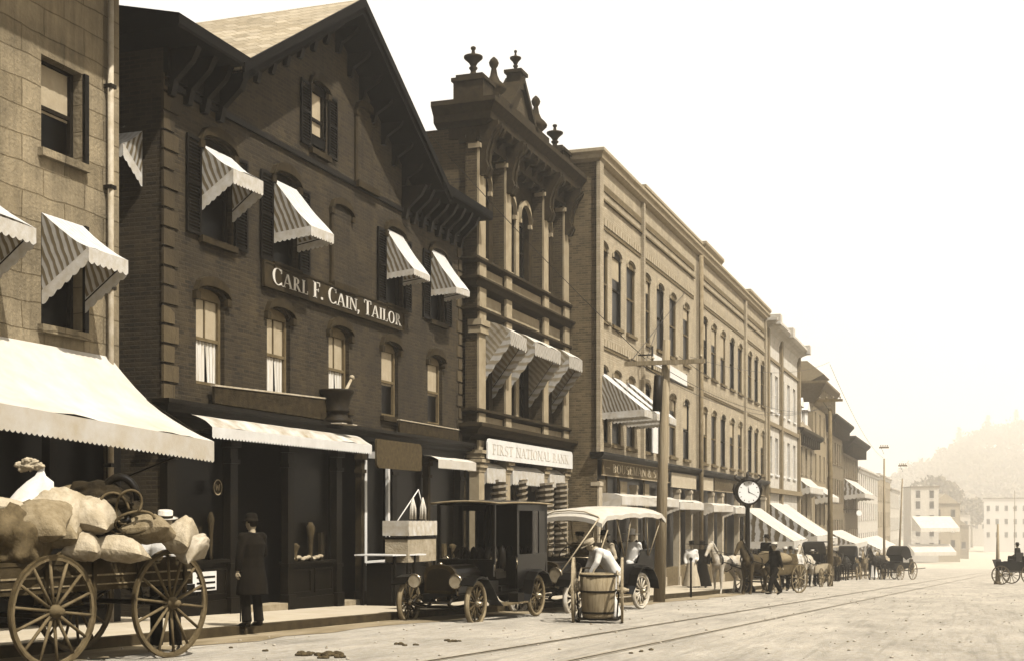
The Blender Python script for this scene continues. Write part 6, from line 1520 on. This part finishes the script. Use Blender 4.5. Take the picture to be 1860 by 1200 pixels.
# ------------------------------------------------------------------ horses, buggies and wagons down the street
def horse(label, loc, rz, mat, s=1.0, mane=mHair, head_up=.0, vox=.03, blaze=False, group='horses in harness'):
    t = thing('horse', label, 'horse', loc, rz, group); m = MB(); V = lambda *a: Vector(a)*s
    m.tube([V(-.78, 0, 1.18), V(-.6, 0, 1.22), V(-.2, 0, 1.13), V(.25, 0, 1.14), V(.6, 0, 1.22), V(.8, 0, 1.26)], [(.12*s, .16*s), (.25*s, .27*s), (.27*s, .29*s), (.26*s, .30*s), (.21*s, .29*s), (.12*s, .2*s)], 16)
    m.tube([V(.62, 0, 1.3), V(.85, 0, 1.55+head_up*.5), V(1.02, 0, 1.82+head_up)], [(.13*s, .25*s), (.10*s, .18*s), (.075*s, .12*s)], 12)
    m.tube([V(.97, 0, 1.86+head_up), V(1.12, 0, 1.78+head_up), V(1.3, 0, 1.55+head_up), V(1.4, 0, 1.42+head_up)], [(.08*s, .11*s), (.085*s, .12*s), (.055*s, .075*s), (.055*s, .06*s)], 12)
    for q in (-1, 1):
        m.tube([V(.98, q*.05, 1.9+head_up), V(.97, q*.07, 2.03+head_up)], [.03*s, .008*s], 8)
        m.tube([V(.6, q*.15, 1.15), V(.62, q*.16, .82), V(.62, q*.15, .52), V(.61, q*.15, .2), V(.66, q*.15, .07)], [.13*s, .085*s, .055*s, .038*s, .05*s], 10)
        m.tube([V(-.58, q*.16, 1.18), V(-.45, q*.18, .86), V(-.68, q*.16, .56), V(-.62, q*.15, .2), V(-.56, q*.15, .07)], [.2*s, .12*s, .058*s, .042*s, .052*s], 10)
        for x in (.68, -.54): m.tube([V(x-.02, q*.15, .09), V(x+.01, q*.15, 0)], [.052*s, .066*s], 10)
    m.build('body', mat, t, world=False, remesh=vox, smoothit=2)
    m = MB(); m.tube([V(-.84, 0, 1.28), V(-.97, 0, 1.1), V(-.98, 0, .75), V(-.94, 0, .55)], [.04*s, .065*s, .06*s, .015*s], 8); m.build('tail', mane, t, world=False)
    m = MB()
    for k in range(12): f = k/11; x, z = .66+.36*f, 1.52+.42*f+head_up*f; m.tube([V(x, .0, z+.03), V(x-.06, .1, z-.1), V(x-.05, .12, z-.2)], [.04*s, .03*s, .01*s], 6)
    m.build('mane', mane, t, world=False)
    m = MB()
    m.lathe([(.27*s, -.05*s), (.30*s, 0), (.27*s, .05*s)], (.66*s, 0, 1.26*s), 16, 'x')
    m.tube([V(.66, .29, 1.2), V(0, .31, 1.08), V(-.9, .33, .98)], .02*s, 6); m.tube([V(.66, -.29, 1.2), V(0, -.31, 1.08), V(-.9, -.33, .98)], .02*s, 6)
    m.tube([V(.1, 0, 1.48), V(.1, .28, 1.25), V(.1, .25, .95), V(.1, 0, .82), V(.1, -.25, .95), V(.1, -.28, 1.25), V(.1, 0, 1.48)], .018*s, 6)
    m.tube([V(1.2, .09, 1.62+head_up), V(.9, .16, 1.62+head_up*.5), V(.1, .1, 1.5), V(-.9, .1, 1.45)], .01*s, 5)
    m.build('harness', mLeather, t, world=False)
    return t
def buggy(label, loc, rz, kind='box', mat=mWoodD, top=mCoat, shafts=True, name='wagon', whl=.55, load=None, s=1.0):
    t = thing(name, label, 'wagon', loc, rz, 'horse drawn wagons down the street'); wd = 1.3
    for x, r in ((0, whl), (1.75, whl*.85)):
        for y in (-.68, .68): wheel(t, x, y, r, r, spokes=12, tyre=.025, wide=.04, hub=.06, wood=M('wagon_spoke_wood2', .2, var=.3), tmat=MATS['wagon_iron_tyre'], spr=.016)
    m = MB(); m.tube([(0, -.68, whl), (0, .68, whl)], .03, 6); m.tube([(1.75, -.68, whl*.85), (1.75, .68, whl*.85)], .03, 6); m.box(-.2, 1.9, -.04, .04, whl+.05, whl+.12)
    if shafts:
        for y in (-.35, .35): m.tube([(1.8, y, .75), (2.6, y, .85), (3.9, y*.95, 1.15)], .025, 6)
    m.build('running_gear', mIron, t, world=False)
    m = MB(); zf = whl+.15; hh = .38 if kind != 'van' else .5
    m.box(-.55, 2.1, -.5, .5, zf, zf+.05)
    for y in (-.5, .46): m.box(-.55, 2.1, y, y+.04, zf, zf+hh)
    m.box(-.55, -.51, -.5, .5, zf, zf+hh); m.prism([(2.06, zf), (2.1, zf), (2.32, zf+hh+.1), (2.28, zf+hh+.1)], 'y', -.5, .5)
    m.build('wagon_box', mat, t, world=False)
    m = MB(); m.box(1.0, 1.4, -.48, .48, zf+hh+.02, zf+hh+.12); m.box(.96, 1.02, -.48, .48, zf+hh+.02, zf+hh+.5); m.build('seat', mLeather, t, world=False)
    if kind in ('top', 'hood'):
        m = MB()
        if kind == 'top': m.box(-.6, 2.0, -.62, .62, 2.28, 2.33); 
        for x in (-.5, .9, 1.9) if kind == 'top' else (): 
            for y in (-.56, .56): m.tube([(x, y, zf+hh), (x, y, 2.28)], .02, 6)
        if kind == 'hood':
            vs = []; fs = []
            for i in range(7):
                a = R(15+i*27); 
                for y in (-.55, .55): vs.append((.7+.75*math.cos(a), y, zf+hh+.35+.8*math.sin(a)))
            fs = [(2*i, 2*i+1, 2*i+3, 2*i+2) for i in range(6)]; m.mesh(vs, fs, True)
            for q in (0, 1): m.mesh([vs[2*i+q] for i in range(7)]+[(.7, -.55 if q == 0 else .55, zf+hh+.2)], [(i, i+1, 7) for i in range(6)], False)
        m.build('canopy', top, t, world=False)
    return t
def hz(px, py, dz=0): return GP(px, py, dz)
rd0 = random.Random(9)
p = hz(1322, 1077); a1 = R(-116)
horse('dapple white horse in harness nearest the street clock', (p.x, p.y, p.z), a1, mHorseW, s=.96, mane=mHorseW, vox=.026)
p2 = p+Vector((1.0, .45, 0)); horse('dark bay horse standing just behind the dapple white horse', (p2.x, p2.y, GZ(p2.y)), a1, mHorseB, vox=.026)
f = Vector((math.cos(a1), math.sin(a1), 0)); q = p-f*3.6; W1 = buggy('open box wagon behind the white horse near the clock', (q.x, q.y, GZ(q.y)), a1, 'box', mat=M('brown_wagon_paint', .09))
q2 = q+f*.9; m = MB(); ld = thing('covered_load', 'brown blanket covered load in the wagon by the clock', 'load', (q2.x, q2.y, GZ(q2.y)+1.25), a1)
m.ball((-.3, 0, 0), (.95, .45, .28), 16, 10); m.ball((.2, 0, .08), (.4, .4, .28), 14, 8); m.build('blanket', mSackB, ld, world=False, remesh=.05)
q3 = q+f*1.15; person('teamster in dark coat seated on the wagon by the clock', (q3.x, q3.y, GZ(q3.y)+.4), a1, SITP, coat=mCoat, trousers=mCoat, hat='fedora', vox=.03)
# strollers near the clock
p = hz(1256, 1066, .13); person('woman in white blouse and long pale skirt with dark hat by the shop window', (p.x, p.y, GZ(p.y)+.13), R(-60), dict(wrL=(.2, .15, 1.05), elL=(.0, .25, 1.12)), coat=mShirt, skirt=M('pale_skirt', .42, var=.15), hat='wide', hatmat=mCoat, vox=.026)
p = hz(1276, 1066, .13); person('woman in long black dress standing beside the white horse', (p.x, p.y, GZ(p.y)+.13), R(-90), None, coat=mCoat, skirt=mCoat, hat='wide', hatmat=mCoat, vox=.026)
p = hz(1255, 1078, .13); t = thing('hitching_post', 'thin iron hitching post at the kerb in front of the pale skirted woman', 'post', (p.x, p.y, p.z)); m = MB(); m.tube([(p.x, p.y, p.z-.1), (p.x, p.y, p.z+1.05)], .035, 8); m.build('post', mIron, t); m = MB(); m.ball((p.x, p.y, p.z+1.1), .06, 10, 6); m.build('knob', mIron, t)
p = hz(1407, 1080); person('man in dark suit and straw hat striding across the road', (p.x, p.y, p.z), R(-135), dict(kneeL=(.2, .1, .52), ankL=(.28, .11, .12), toeL=(.44, .12, .08), kneeR=(-.06, -.1, .5), ankR=(-.32, -.11, .14), toeR=(-.2, -.12, .03), wrL=(-.12, .26, .92), wrR=(.22, -.26, .95)), coat=mCoat, trousers=mCoat, hat='boater', hatmat=mStraw, vox=.022, s=1.05)
p = hz(1426, 1070); person('man in white shirt and pale hat behind the striding man', (p.x, p.y, p.z), R(-100), None, coat=mShirt, trousers=mCoat, hat='fedora', hatmat=mStraw, vox=.026)
# second team: white horse facing up the street
p = hz(1462, 1066); horse('white horse facing the camera at the left of the line of teams', (p.x, p.y, p.z), R(-97), mHorseW, mane=mHorseW); q = p+Vector((.1, 3.4, 0)); buggy('light wagon behind the camera facing white horse', (q.x, q.y, GZ(q.y)), R(-97), 'box', mat=M('pale_wagon_paint', .35))
p = hz(1446, 1068); person('person in white shirt walking beside the camera facing white horse', (p.x, p.y, p.z), R(-80), None, coat=mShirt, trousers=mCoat2, hat='boater', hatmat=mStraw, vox=.03)
p = hz(1488, 1056); B2 = buggy('black carriage with flat dark canopy roof', (p.x, p.y, p.z), R(-140), 'top', top=mBlack, name='carriage', shafts=False)
for dx_, lb in ((.9, 'driver in dark coat under the flat carriage canopy'), (.1, 'passenger in pale dress under the flat carriage canopy')):
    c = on_car(B2, dx_, .0, .42); person(lb, c, R(-140), SITP, coat=mCoat if dx_ > .5 else mShirt, trousers=mCoat, hat='fedora', vox=.035)
p = hz(1512, 1054); horse('brown horse in the middle of the line of teams', (p.x, p.y, p.z), R(-105), mHorseB)
p = hz(1534, 1053); horse('black horse right of the brown horse, head low', (p.x, p.y, p.z), R(-92), mHorseK, head_up=-.2); q = p+Vector((.0, 3.5, 0)); B3 = buggy('hooded buggy behind the black horse', (q.x, q.y, GZ(q.y)), R(-92), 'hood', top=mCoat, name='buggy')
p = hz(1572, 1050); horse('pale roan horse of the far team', (p.x, p.y, p.z), R(-95), M('roan_coat', .22, var=.3))
p = hz(1594, 1052); horse('glossy black horse of the farthest team', (p.x, p.y, p.z), R(-115), mHorseK, s=1.1); q = p+Vector((1.5, 3.3, 0)); B4 = buggy('dark hooded farm wagon behind the farthest black horse', (q.x, q.y, GZ(q.y)), R(-115), 'hood', top=mCoat, whl=.62)
for k, (px, py, cm, lb) in enumerate(((1528, 1046, mShirt, 'driver in white shirt high on the seat behind the black horse'), (1566, 1044, mShirt, 'left one of two people in white riding on the far wagon'), (1590, 1044, mShirt, 'right one of two people in white riding on the far wagon'))):
    p = hz(px, py); person(lb, (p.x, p.y, p.z+.55), R(-95), SITP, coat=cm, trousers=mCoat, hat='boater' if k else 'bowler', hatmat=mStraw if k else None, vox=.04)
q = hz(1576, 1045); buggy('open spring wagon carrying the two people in white', (q.x, q.y, q.z), R(-95), 'box', mat=MATS['brown_wagon_paint'])
# more teams and walkers in the distance
p = hz(1548, 1051); horse('brown horse between the black horse and the pale roan', (p.x, p.y, p.z), R(-100), M('chestnut_coat', .13, var=.3))
p = hz(1606, 1050); horse('white faced grey horse beside the farthest black horse', (p.x, p.y, p.z), R(-112), M('grey_coat', .3, var=.3))
p = hz(1524, 1047); buggy('pale panelled van drawn up among the teams', (p.x, p.y, p.z), R(-120), 'top', mat=MATS['pale_wagon_paint'], top=M('drab_canvas', .4), shafts=False)
p = hz(1474, 1058); buggy('brown open buggy half hidden behind the white horse', (p.x, p.y, p.z), R(-75), 'hood', mat=MATS['brown_wagon_paint'], top=mCoat, shafts=False, name='buggy')
for px, py, cm, sk, hm, lb in ((1436, 1072, mCoat2, None, 'fedora', 'man in grey jacket at the shoulder of the white shirted man'), (1476, 1063, mShirt, None, 'boater', 'man in shirt sleeves crossing beside the buggy'), (1483, 1061, mCoat, None, 'bowler', 'man in dark coat beside the canopy carriage'),
        (1521, 1055, mCoat2, None, 'bowler', 'man in grey coat holding the brown horse'), (1586, 1049, mShirt, mShirt, 'wide', 'woman in white between the two farthest horses'), (1616, 1047, mCoat, None, 'fedora', 'man in black coat standing at the farthest team'), (1655, 1042, mCoat2, None, 'fedora', 'lone walker in grey past the last wagon')):
    p = hz(px, py); person(lb, (p.x, p.y, p.z), R(-90-rd0.uniform(-60, 60)), dict(wrL=(.15, .2, .95)), coat=cm, trousers=mCoat, skirt=sk, hat=hm, hatmat=mStraw if hm in ('boater', 'wide') else None, vox=.04)
# people on the far sidewalk
for px, cm, sk, lb in ((1497, mCoat, None, 'man in dark suit standing on the far sidewalk behind the teams'), (1545, mShirt, mCoat2, 'woman in white blouse on the far sidewalk between the teams'), (1556, mCoat2, None, 'man in grey suit on the far sidewalk under the awning')):
    y = YP(px, 10.6); person(lb, (-10.6, y, GZ(y)+.13), R(-70), None, coat=cm, trousers=mCoat, skirt=sk, hat='fedora', vox=.04)
# wagon at the right edge
p = hz(1884, 1062); W5 = buggy('dark wagon cut by the right edge of the photograph', (p.x, p.y, p.z), R(155), 'van', mat=mWoodD, shafts=False, whl=.62)
for dx_, lb in ((1.1, 'driver in dark hat on the wagon at the right edge'), (.3, 'second rider on the wagon at the right edge')):
    c = on_car(W5, dx_, 0, .55); person(lb, c, R(155), SITP, coat=mCoat, trousers=mCoat, hat='fedora', vox=.035)
p = hz(1812, 1060); t = thing('road_post', 'tall slender post standing in the road left of the right edge wagon', 'post', (p.x, p.y, p.z)); m = MB(); m.tube([(p.x, p.y, p.z), (p.x+.02, p.y, p.z+3.4)], [.13, .06], 8); m.build('post', M('pale_post', .3), t); m = MB(); m.box(p.x-.2, p.x+.2, p.y-.2, p.y+.2, p.z-.05, p.z+.15); m.build('post_base', MATS['pale_post'], t)
# market cart with cloth sides in front of the shop
def vendor():
    Lv = 11.7; a, b = YP(741, Lv), YP(792, Lv); zt, zm, zb = ZP(750, 945, Lv), ZP(750, 972, Lv), ZP(750, 1012, Lv); g = GZ(a)+.13
    t = thing('vendor_cart', 'box cart with pale cloth sides below an A shaped hanger by the shop window', 'vendor cart', (-Lv-.3, (a+b)/2, g))
    m = MB(); m.box(-Lv-.55, -Lv, a, b, zb-.1, zm-.05); m.build('box', mSackL, t)
    m = MB(); n = 14
    for i in range(n): y0_, y1_ = a-.03+(b-a+.06)*i/n, a-.03+(b-a+.06)*(i+1)/n; e = .02*(i % 2); m.face([(-Lv+.02+e, y0_, zt), (-Lv+.04-e, y1_, zt), (-Lv+.06-e, y1_, zm), (-Lv+.04+e, y0_, zm)])
    m.face([(-Lv+.03, a-.03, zt), (-Lv+.03, b+.03, zt), (-Lv-.6, b+.03, zt), (-Lv-.6, a-.03, zt)]); m.face([(-Lv+.03, a-.03, zt), (-Lv-.6, a-.03, zt), (-Lv-.6, a-.03, zm), (-Lv+.03, a-.03, zm)]); m.build('cloth_valance', M('grubby_cloth', .5, var=.25), t)
    m = MB()
    for x in (-Lv-.5, -Lv-.03):
        for y in (a+.03, b-.03): m.tube([(x, y, g), (x, y, zt)], .03, 6)
    m.box(-Lv-.57, -Lv+.005, a-.02, b+.02, zm-.08, zm-.03); m.build('cart_frame', mWoodD, t)
    wheel(t, -Lv+.12-WL[t].x, b-.5-WL[t].y, .36, .36, spokes=10, tyre=.03, wide=.04) if 0 else None
    ap = Vector((-Lv-.25, YP(760, Lv+.25), ZP(757, 887, Lv))); m = MB()
    for y in (a, b): m.tube([ap, (-Lv-.25, y, zt)], .014, 6)
    m.build('hanger', mWhite, t)
    for s_, px in ((0, 750), (1, 768)):
        y = YP(px, Lv+.2); z0, z1 = ZP(px, 902, Lv), ZP(px, 942, Lv); m = MB()
        for k in range(7): m.tube([(-Lv-.2, y, z0), (-Lv-.2+.05*math.cos(k), y+.07*math.sin(k*2.1), (z0+z1)/2), (-Lv-.2+.06*math.cos(k), y+.1*math.sin(k*2.1), z1)], [.015, .03, .02], 6)
        m._build('hanging_bundle', mStraw, t)
    return t
vendor()
# folding table top by the door
ya, yb = YP(655, 12.6), YP(757, 11.9); z = -(1010-939)/FOC*27.3
t = thing('sidewalk_table', 'low table with white top standing between the shop door and the town car', 'table', (-12.1, (ya+yb)/2, GZ(ya)))
m = MB(); m.prism([(-12.8, ya+.1), (-11.9, ya+.15), (-11.5, yb-.4), (-12.5, yb)], 'z', z-.03, z); m.build('tabletop', mWhite, t)
for x, y in ((-12.7, ya+.3), (-11.95, ya+.35), (-11.7, yb-.6), (-12.45, yb-.2)): m = MB(); m.box(x-.03, x+.03, y-.03, y+.03, GZ(y)+.1, z-.03); m._build('leg', mWoodD, t)
m = MB(); m.box(-12.6, -12.0, ya+.3, yb-.5, GZ(yb)+.1, z-.2); m.build('shelf_box', mWoodD, t)

# ------------------------------------------------------------------ poles, wires, street clock
def pole(label, px, py, top, r, arms, d=None, lean=0, mat=mPole, group='utility poles along the kerb', side=0, steps=False):
    p = GP(px, py, .1); t = thing('utility_pole', label, 'utility pole', (p.x, p.y, p.z), 0, group); dd = -p.x*SA+p.y*CA; zt = (939-top)/FOC*dd
    m = MB(); m.tube([(p.x, p.y, p.z-.3), (p.x+lean*.5, p.y, (p.z+zt)/2), (p.x+lean, p.y, zt)], [r, r*.85, r*.62], 14); m.build('pole', mat, t)
    for k, (z, w_) in enumerate(arms):
        f = (z-p.z)/(zt-p.z); cx = p.x+lean*f; m = MB(); m.box(cx-w_/2, cx+w_/2, p.y-.12-r*.7, p.y-.02-r*.7, z-.06, z+.06); o = m.build('crossarm', mat, t)
        m = MB()
        for i in range(4): x = cx-w_/2+.12+(w_-.24)*i/3; m.lathe([(0, 0), (.02, 0), (.02, .05), (.045, .06), (.045, .1), (.02, .13), (0, .13)], (x, p.y-.15, z+.06), 8)
        m.build('insulator', mSackL, o)
        m = MB(); m.tube([(cx-w_*.3, p.y-.2, z), (cx, p.y-.2, z-.5)], .012, 5); m.build('brace', mIron, o)
    return t, p, zt
P1, pp1, zt1 = pole('thick weathered pole with one wide crossarm before the commercial block', 1197, 1086, 618, .17, [((939-666)/FOC*38.4, 2.3)], lean=.22)
m = MB(); m.box(pp1.x-.02, pp1.x+.32, pp1.y-.3, pp1.y-.1, zt1*.6, zt1*.6+.75) if 0 else m.tube([(pp1.x+.0, pp1.y-.26, 3.0), (pp1.x+.05, pp1.y-.26, 4.0)], .13, 10); m.build('transformer', mIron, P1)
pole('tall brown pole among the far buildings', 1508, 1060, 742, .14, [(5.6, 1.2)], mat=M('dark_pole', .16, var=.3))
pole('slim far pole with a lamp box on top', 1606, 1046, 832, .10, [(5.2, .7)], mat=mPole)
pole('slim far pole leaning by the far wagons', 1632, 1044, 868, .09, [(4.2, .7)], lean=.3, mat=mPole)
pole('hazy far pole near the right edge of the picture', 1843, 1030, 890, .10, [(2.2, .8)], mat=mPole)
m = MB(); m.box(0, 0, 0, 0, 0, 0)
def wire(label, a, b, sag, r=.012):
    m = MB(); a, b = Vector(a), Vector(b); n = 16; m.tube([a.lerp(b, i/n)-Vector((0, 0, sag*4*(i/n)*(1-i/n))) for i in range(n+1)], r, 5); tag(m.build('overhead_wire', mIron), label, 'wire', 'overhead wires')
zz = (939-666)/FOC*38.4
wire('wire running from the bank side wall to the thick pole crossarm', P(782, 246, 12.9), (pp1.x-.4, pp1.y, zz+.15), .15, .010)
wire('wire from the pole crossarm down the street to the dark pole', (pp1.x+.9, pp1.y, zz+.15), (-7.0, 70.5, 8.1), .5, .008)
wire('thin guy wire slanting from the block wall to the crossarm tip', P(1245, 530, 11.6), (pp1.x-.9, pp1.y, zz-.0), .0, .012)
for k_, (xo, zo) in enumerate(((-.8, .1), (-.3, .12), (.6, .12))):
    wire(('lowest', 'middle', 'upper')[k_]+' slack wire running downhill from the thick pole crossarm', (pp1.x+xo, pp1.y-.1, zz+zo+.05), (-7.1+xo*.5, 70.4, 5.7+.1*k_), .9, .009)
wire('second slanting guy wire behind the thick pole', P(1205, 560, 11.6), (pp1.x-.4, pp1.y, zz-.0), .0, .010)
wire('wire strung from the dark pole to the slim far pole', (-7, 70.7, 8.0), (-8.4, 138, 6.0), .8, .012)
# street clock
p = GP(1358, 1074); dd = -p.x*SA+p.y*CA; zc = (939-893)/FOC*dd
ck = thing('street_clock', 'post mounted street clock with white round dial and dark scrolled case', 'clock', (p.x, p.y, p.z))
m = MB(); m.lathe([(.0, p.z), (.3, p.z), (.3, p.z+.15), (.2, p.z+.25), (.17, p.z+.9), (.2, p.z+1.0), (.1, p.z+1.1), (.085, zc-.6), (.15, zc-.5), (.12, zc-.42), (0, zc-.42)], (p.x, p.y, 0), 16); m.build('post', mIron, ck)
fa = R(-62); fx = Vector((math.cos(fa), math.sin(fa), 0)); sx_ = Vector((-fx.y, fx.x, 0)); cc = Vector((p.x, p.y, zc))
def disc(mb, r, d0, d1, n=32, c=cc):
    vs = [tuple(c+sx_*r*math.cos(2*math.pi*k/n)+Vector((0, 0, r*math.sin(2*math.pi*k/n)))+fx*dd_) for dd_ in (d0, d1) for k in range(n)]
    mb.mesh(vs, [tuple(range(n)), tuple(range(2*n-1, n-1, -1))]+[(k, (k+1) % n, n+(k+1) % n, n+k) for k in range(n)], False)
m = MB(); disc(m, .50, -.14, .14)
for s in (-1, 1):
    pts = [cc+sx_*s*(.30+.22*math.sin(k*.5))+Vector((0, 0, .42+.05*k)) for k in range(6)]; m.tube(pts, [.05, .05, .045, .04, .035, .03], 6)
    m.tube([cc+sx_*s*.5+Vector((0, 0, -.1)), cc+sx_*s*.56+Vector((0, 0, .1)), cc+sx_*s*.5+Vector((0, 0, .3))], .05, 6)
m.lathe([(.3, .46), (.26, .52), (.08, .6), (.05, .75), (.0, .8)], cc, 12); m.build('case', mIron, ck)
m = MB(); disc(m, .42, .141, .155); disc(m, .42, -.155, -.141); dl = m.build('dial', M('enamel_dial', .85, var=.03, bump=0), ck)
m = MB()
for k in range(12):
    a = 2*math.pi*k/12; u = sx_*math.cos(a)+Vector((0, 0, math.sin(a))); v = -sx_*math.sin(a)+Vector((0, 0, math.cos(a))); c = cc+fx*.158
    m.face([c+u*.33-v*.014, c+u*.33+v*.014, c+u*.39+v*.014, c+u*.39-v*.014])
for a, ln, w_ in ((R(100), .22, .02), (R(-25), .32, .014)):
    u = sx_*math.cos(a)+Vector((0, 0, math.sin(a))); v = -sx_*math.sin(a)+Vector((0, 0, math.cos(a))); c = cc+fx*.16; m.face([c-u*.04-v*w_, c-u*.04+v*w_, c+u*ln+v*.006, c+u*ln-v*.006])
m.build('hands_and_marks', mIron, dl)
# second round clock farther down the walk
p = Vector((-10.4, YP(1560, 10.4), 0)); p.z = GZ(p.y); dd = -p.x*SA+p.y*CA; zc = (939-931)/FOC*dd; ck = thing('round_sign', 'small round white sign hung out on a bracket far down the row', 'sign', (p.x, p.y, p.z)); cc = Vector((p.x, p.y, zc))
m = MB(); m.tube([(-11.9, p.y, zc+.35), (p.x, p.y, zc+.35)], .03, 6); m.build('bracket', mIron, ck); m = MB(); disc(m, .27, -.08, .08, c=cc); m.build('disc', MATS['enamel_dial'], ck)

# ------------------------------------------------------------------ droppings and stones on the road
rs = random.Random(21); m = MB()
for _ in range(520):
    yy_ = 12+rs.random()**1.6*45; xx_ = kx(yy_)+.1+rs.random()*14; r_ = rs.uniform(.008, .03)
    m.ball((xx_, yy_, GZ(yy_)+r_*.3), (r_, r_*rs.uniform(.6, 1.3), r_*.6), 6, 4)
tag(m.build('road_gravel', M('road_pebbles', .38, var=.5, scale=3)), 'loose pebbles and clods scattered over the dusty road', 'gravel', kind='stuff')
rd = random.Random(5)
spots = [(x, y, s) for x, y, s in ((545, 1186, .10), (552, 1190, .13), (566, 1186, .09), (580, 1190, .12), (596, 1191, .15), (606, 1190, .17), (614, 1194, .11), (588, 1195, .1), (724, 1170, .1), (735, 1172, .07), (757, 1171, .08), (812, 1163, .08), (822, 1165, .09), (835, 1164, .06), (420, 1176, .06), (480, 1182, .07), (1165, 1183, .07), (1180, 1180, .08), (1148, 1186, .06))]
mDung = M('horse_dung', .08, var=.5, scale=20, bump=.8)
for k, (px, py, s) in enumerate(spots):
    p = GP(px, py); m = MB()
    for _ in range(4): m.ball((p.x+rd.uniform(-s, s)*.4, p.y+rd.uniform(-s, s)*.4, p.z+s*.12), (s*rd.uniform(.25, .5), s*rd.uniform(.25, .5), s*rd.uniform(.15, .28)), 8, 6)
    tag(m._build('horse_dropping', mDung, world=False), 'dark clump of horse droppings lying on the dusty road', 'dropping', 'horse droppings on the road')
# ------------------------------------------------------------------ dusty summer air
def haze(dens):
    m = bpy.data.materials.new('summer_haze'); m.use_nodes = True; t = m.node_tree; t.nodes.clear()
    o = t.nodes.new('ShaderNodeOutputMaterial'); v = t.nodes.new('ShaderNodeVolumePrincipled')
    v.inputs['Color'].default_value = (1, .955, .875, 1); v.inputs['Density'].default_value = dens; v.inputs['Anisotropy'].default_value = .6
    t.links.new(v.outputs[0], o.inputs['Volume'])
    b = MB(); b.box(-1800, 1800, -45, 3600, -50, 260); ob = b.build('haze', m); tag(ob, 'pale summer haze filling the air over the street', 'haze', kind='stuff')
haze(.0009)
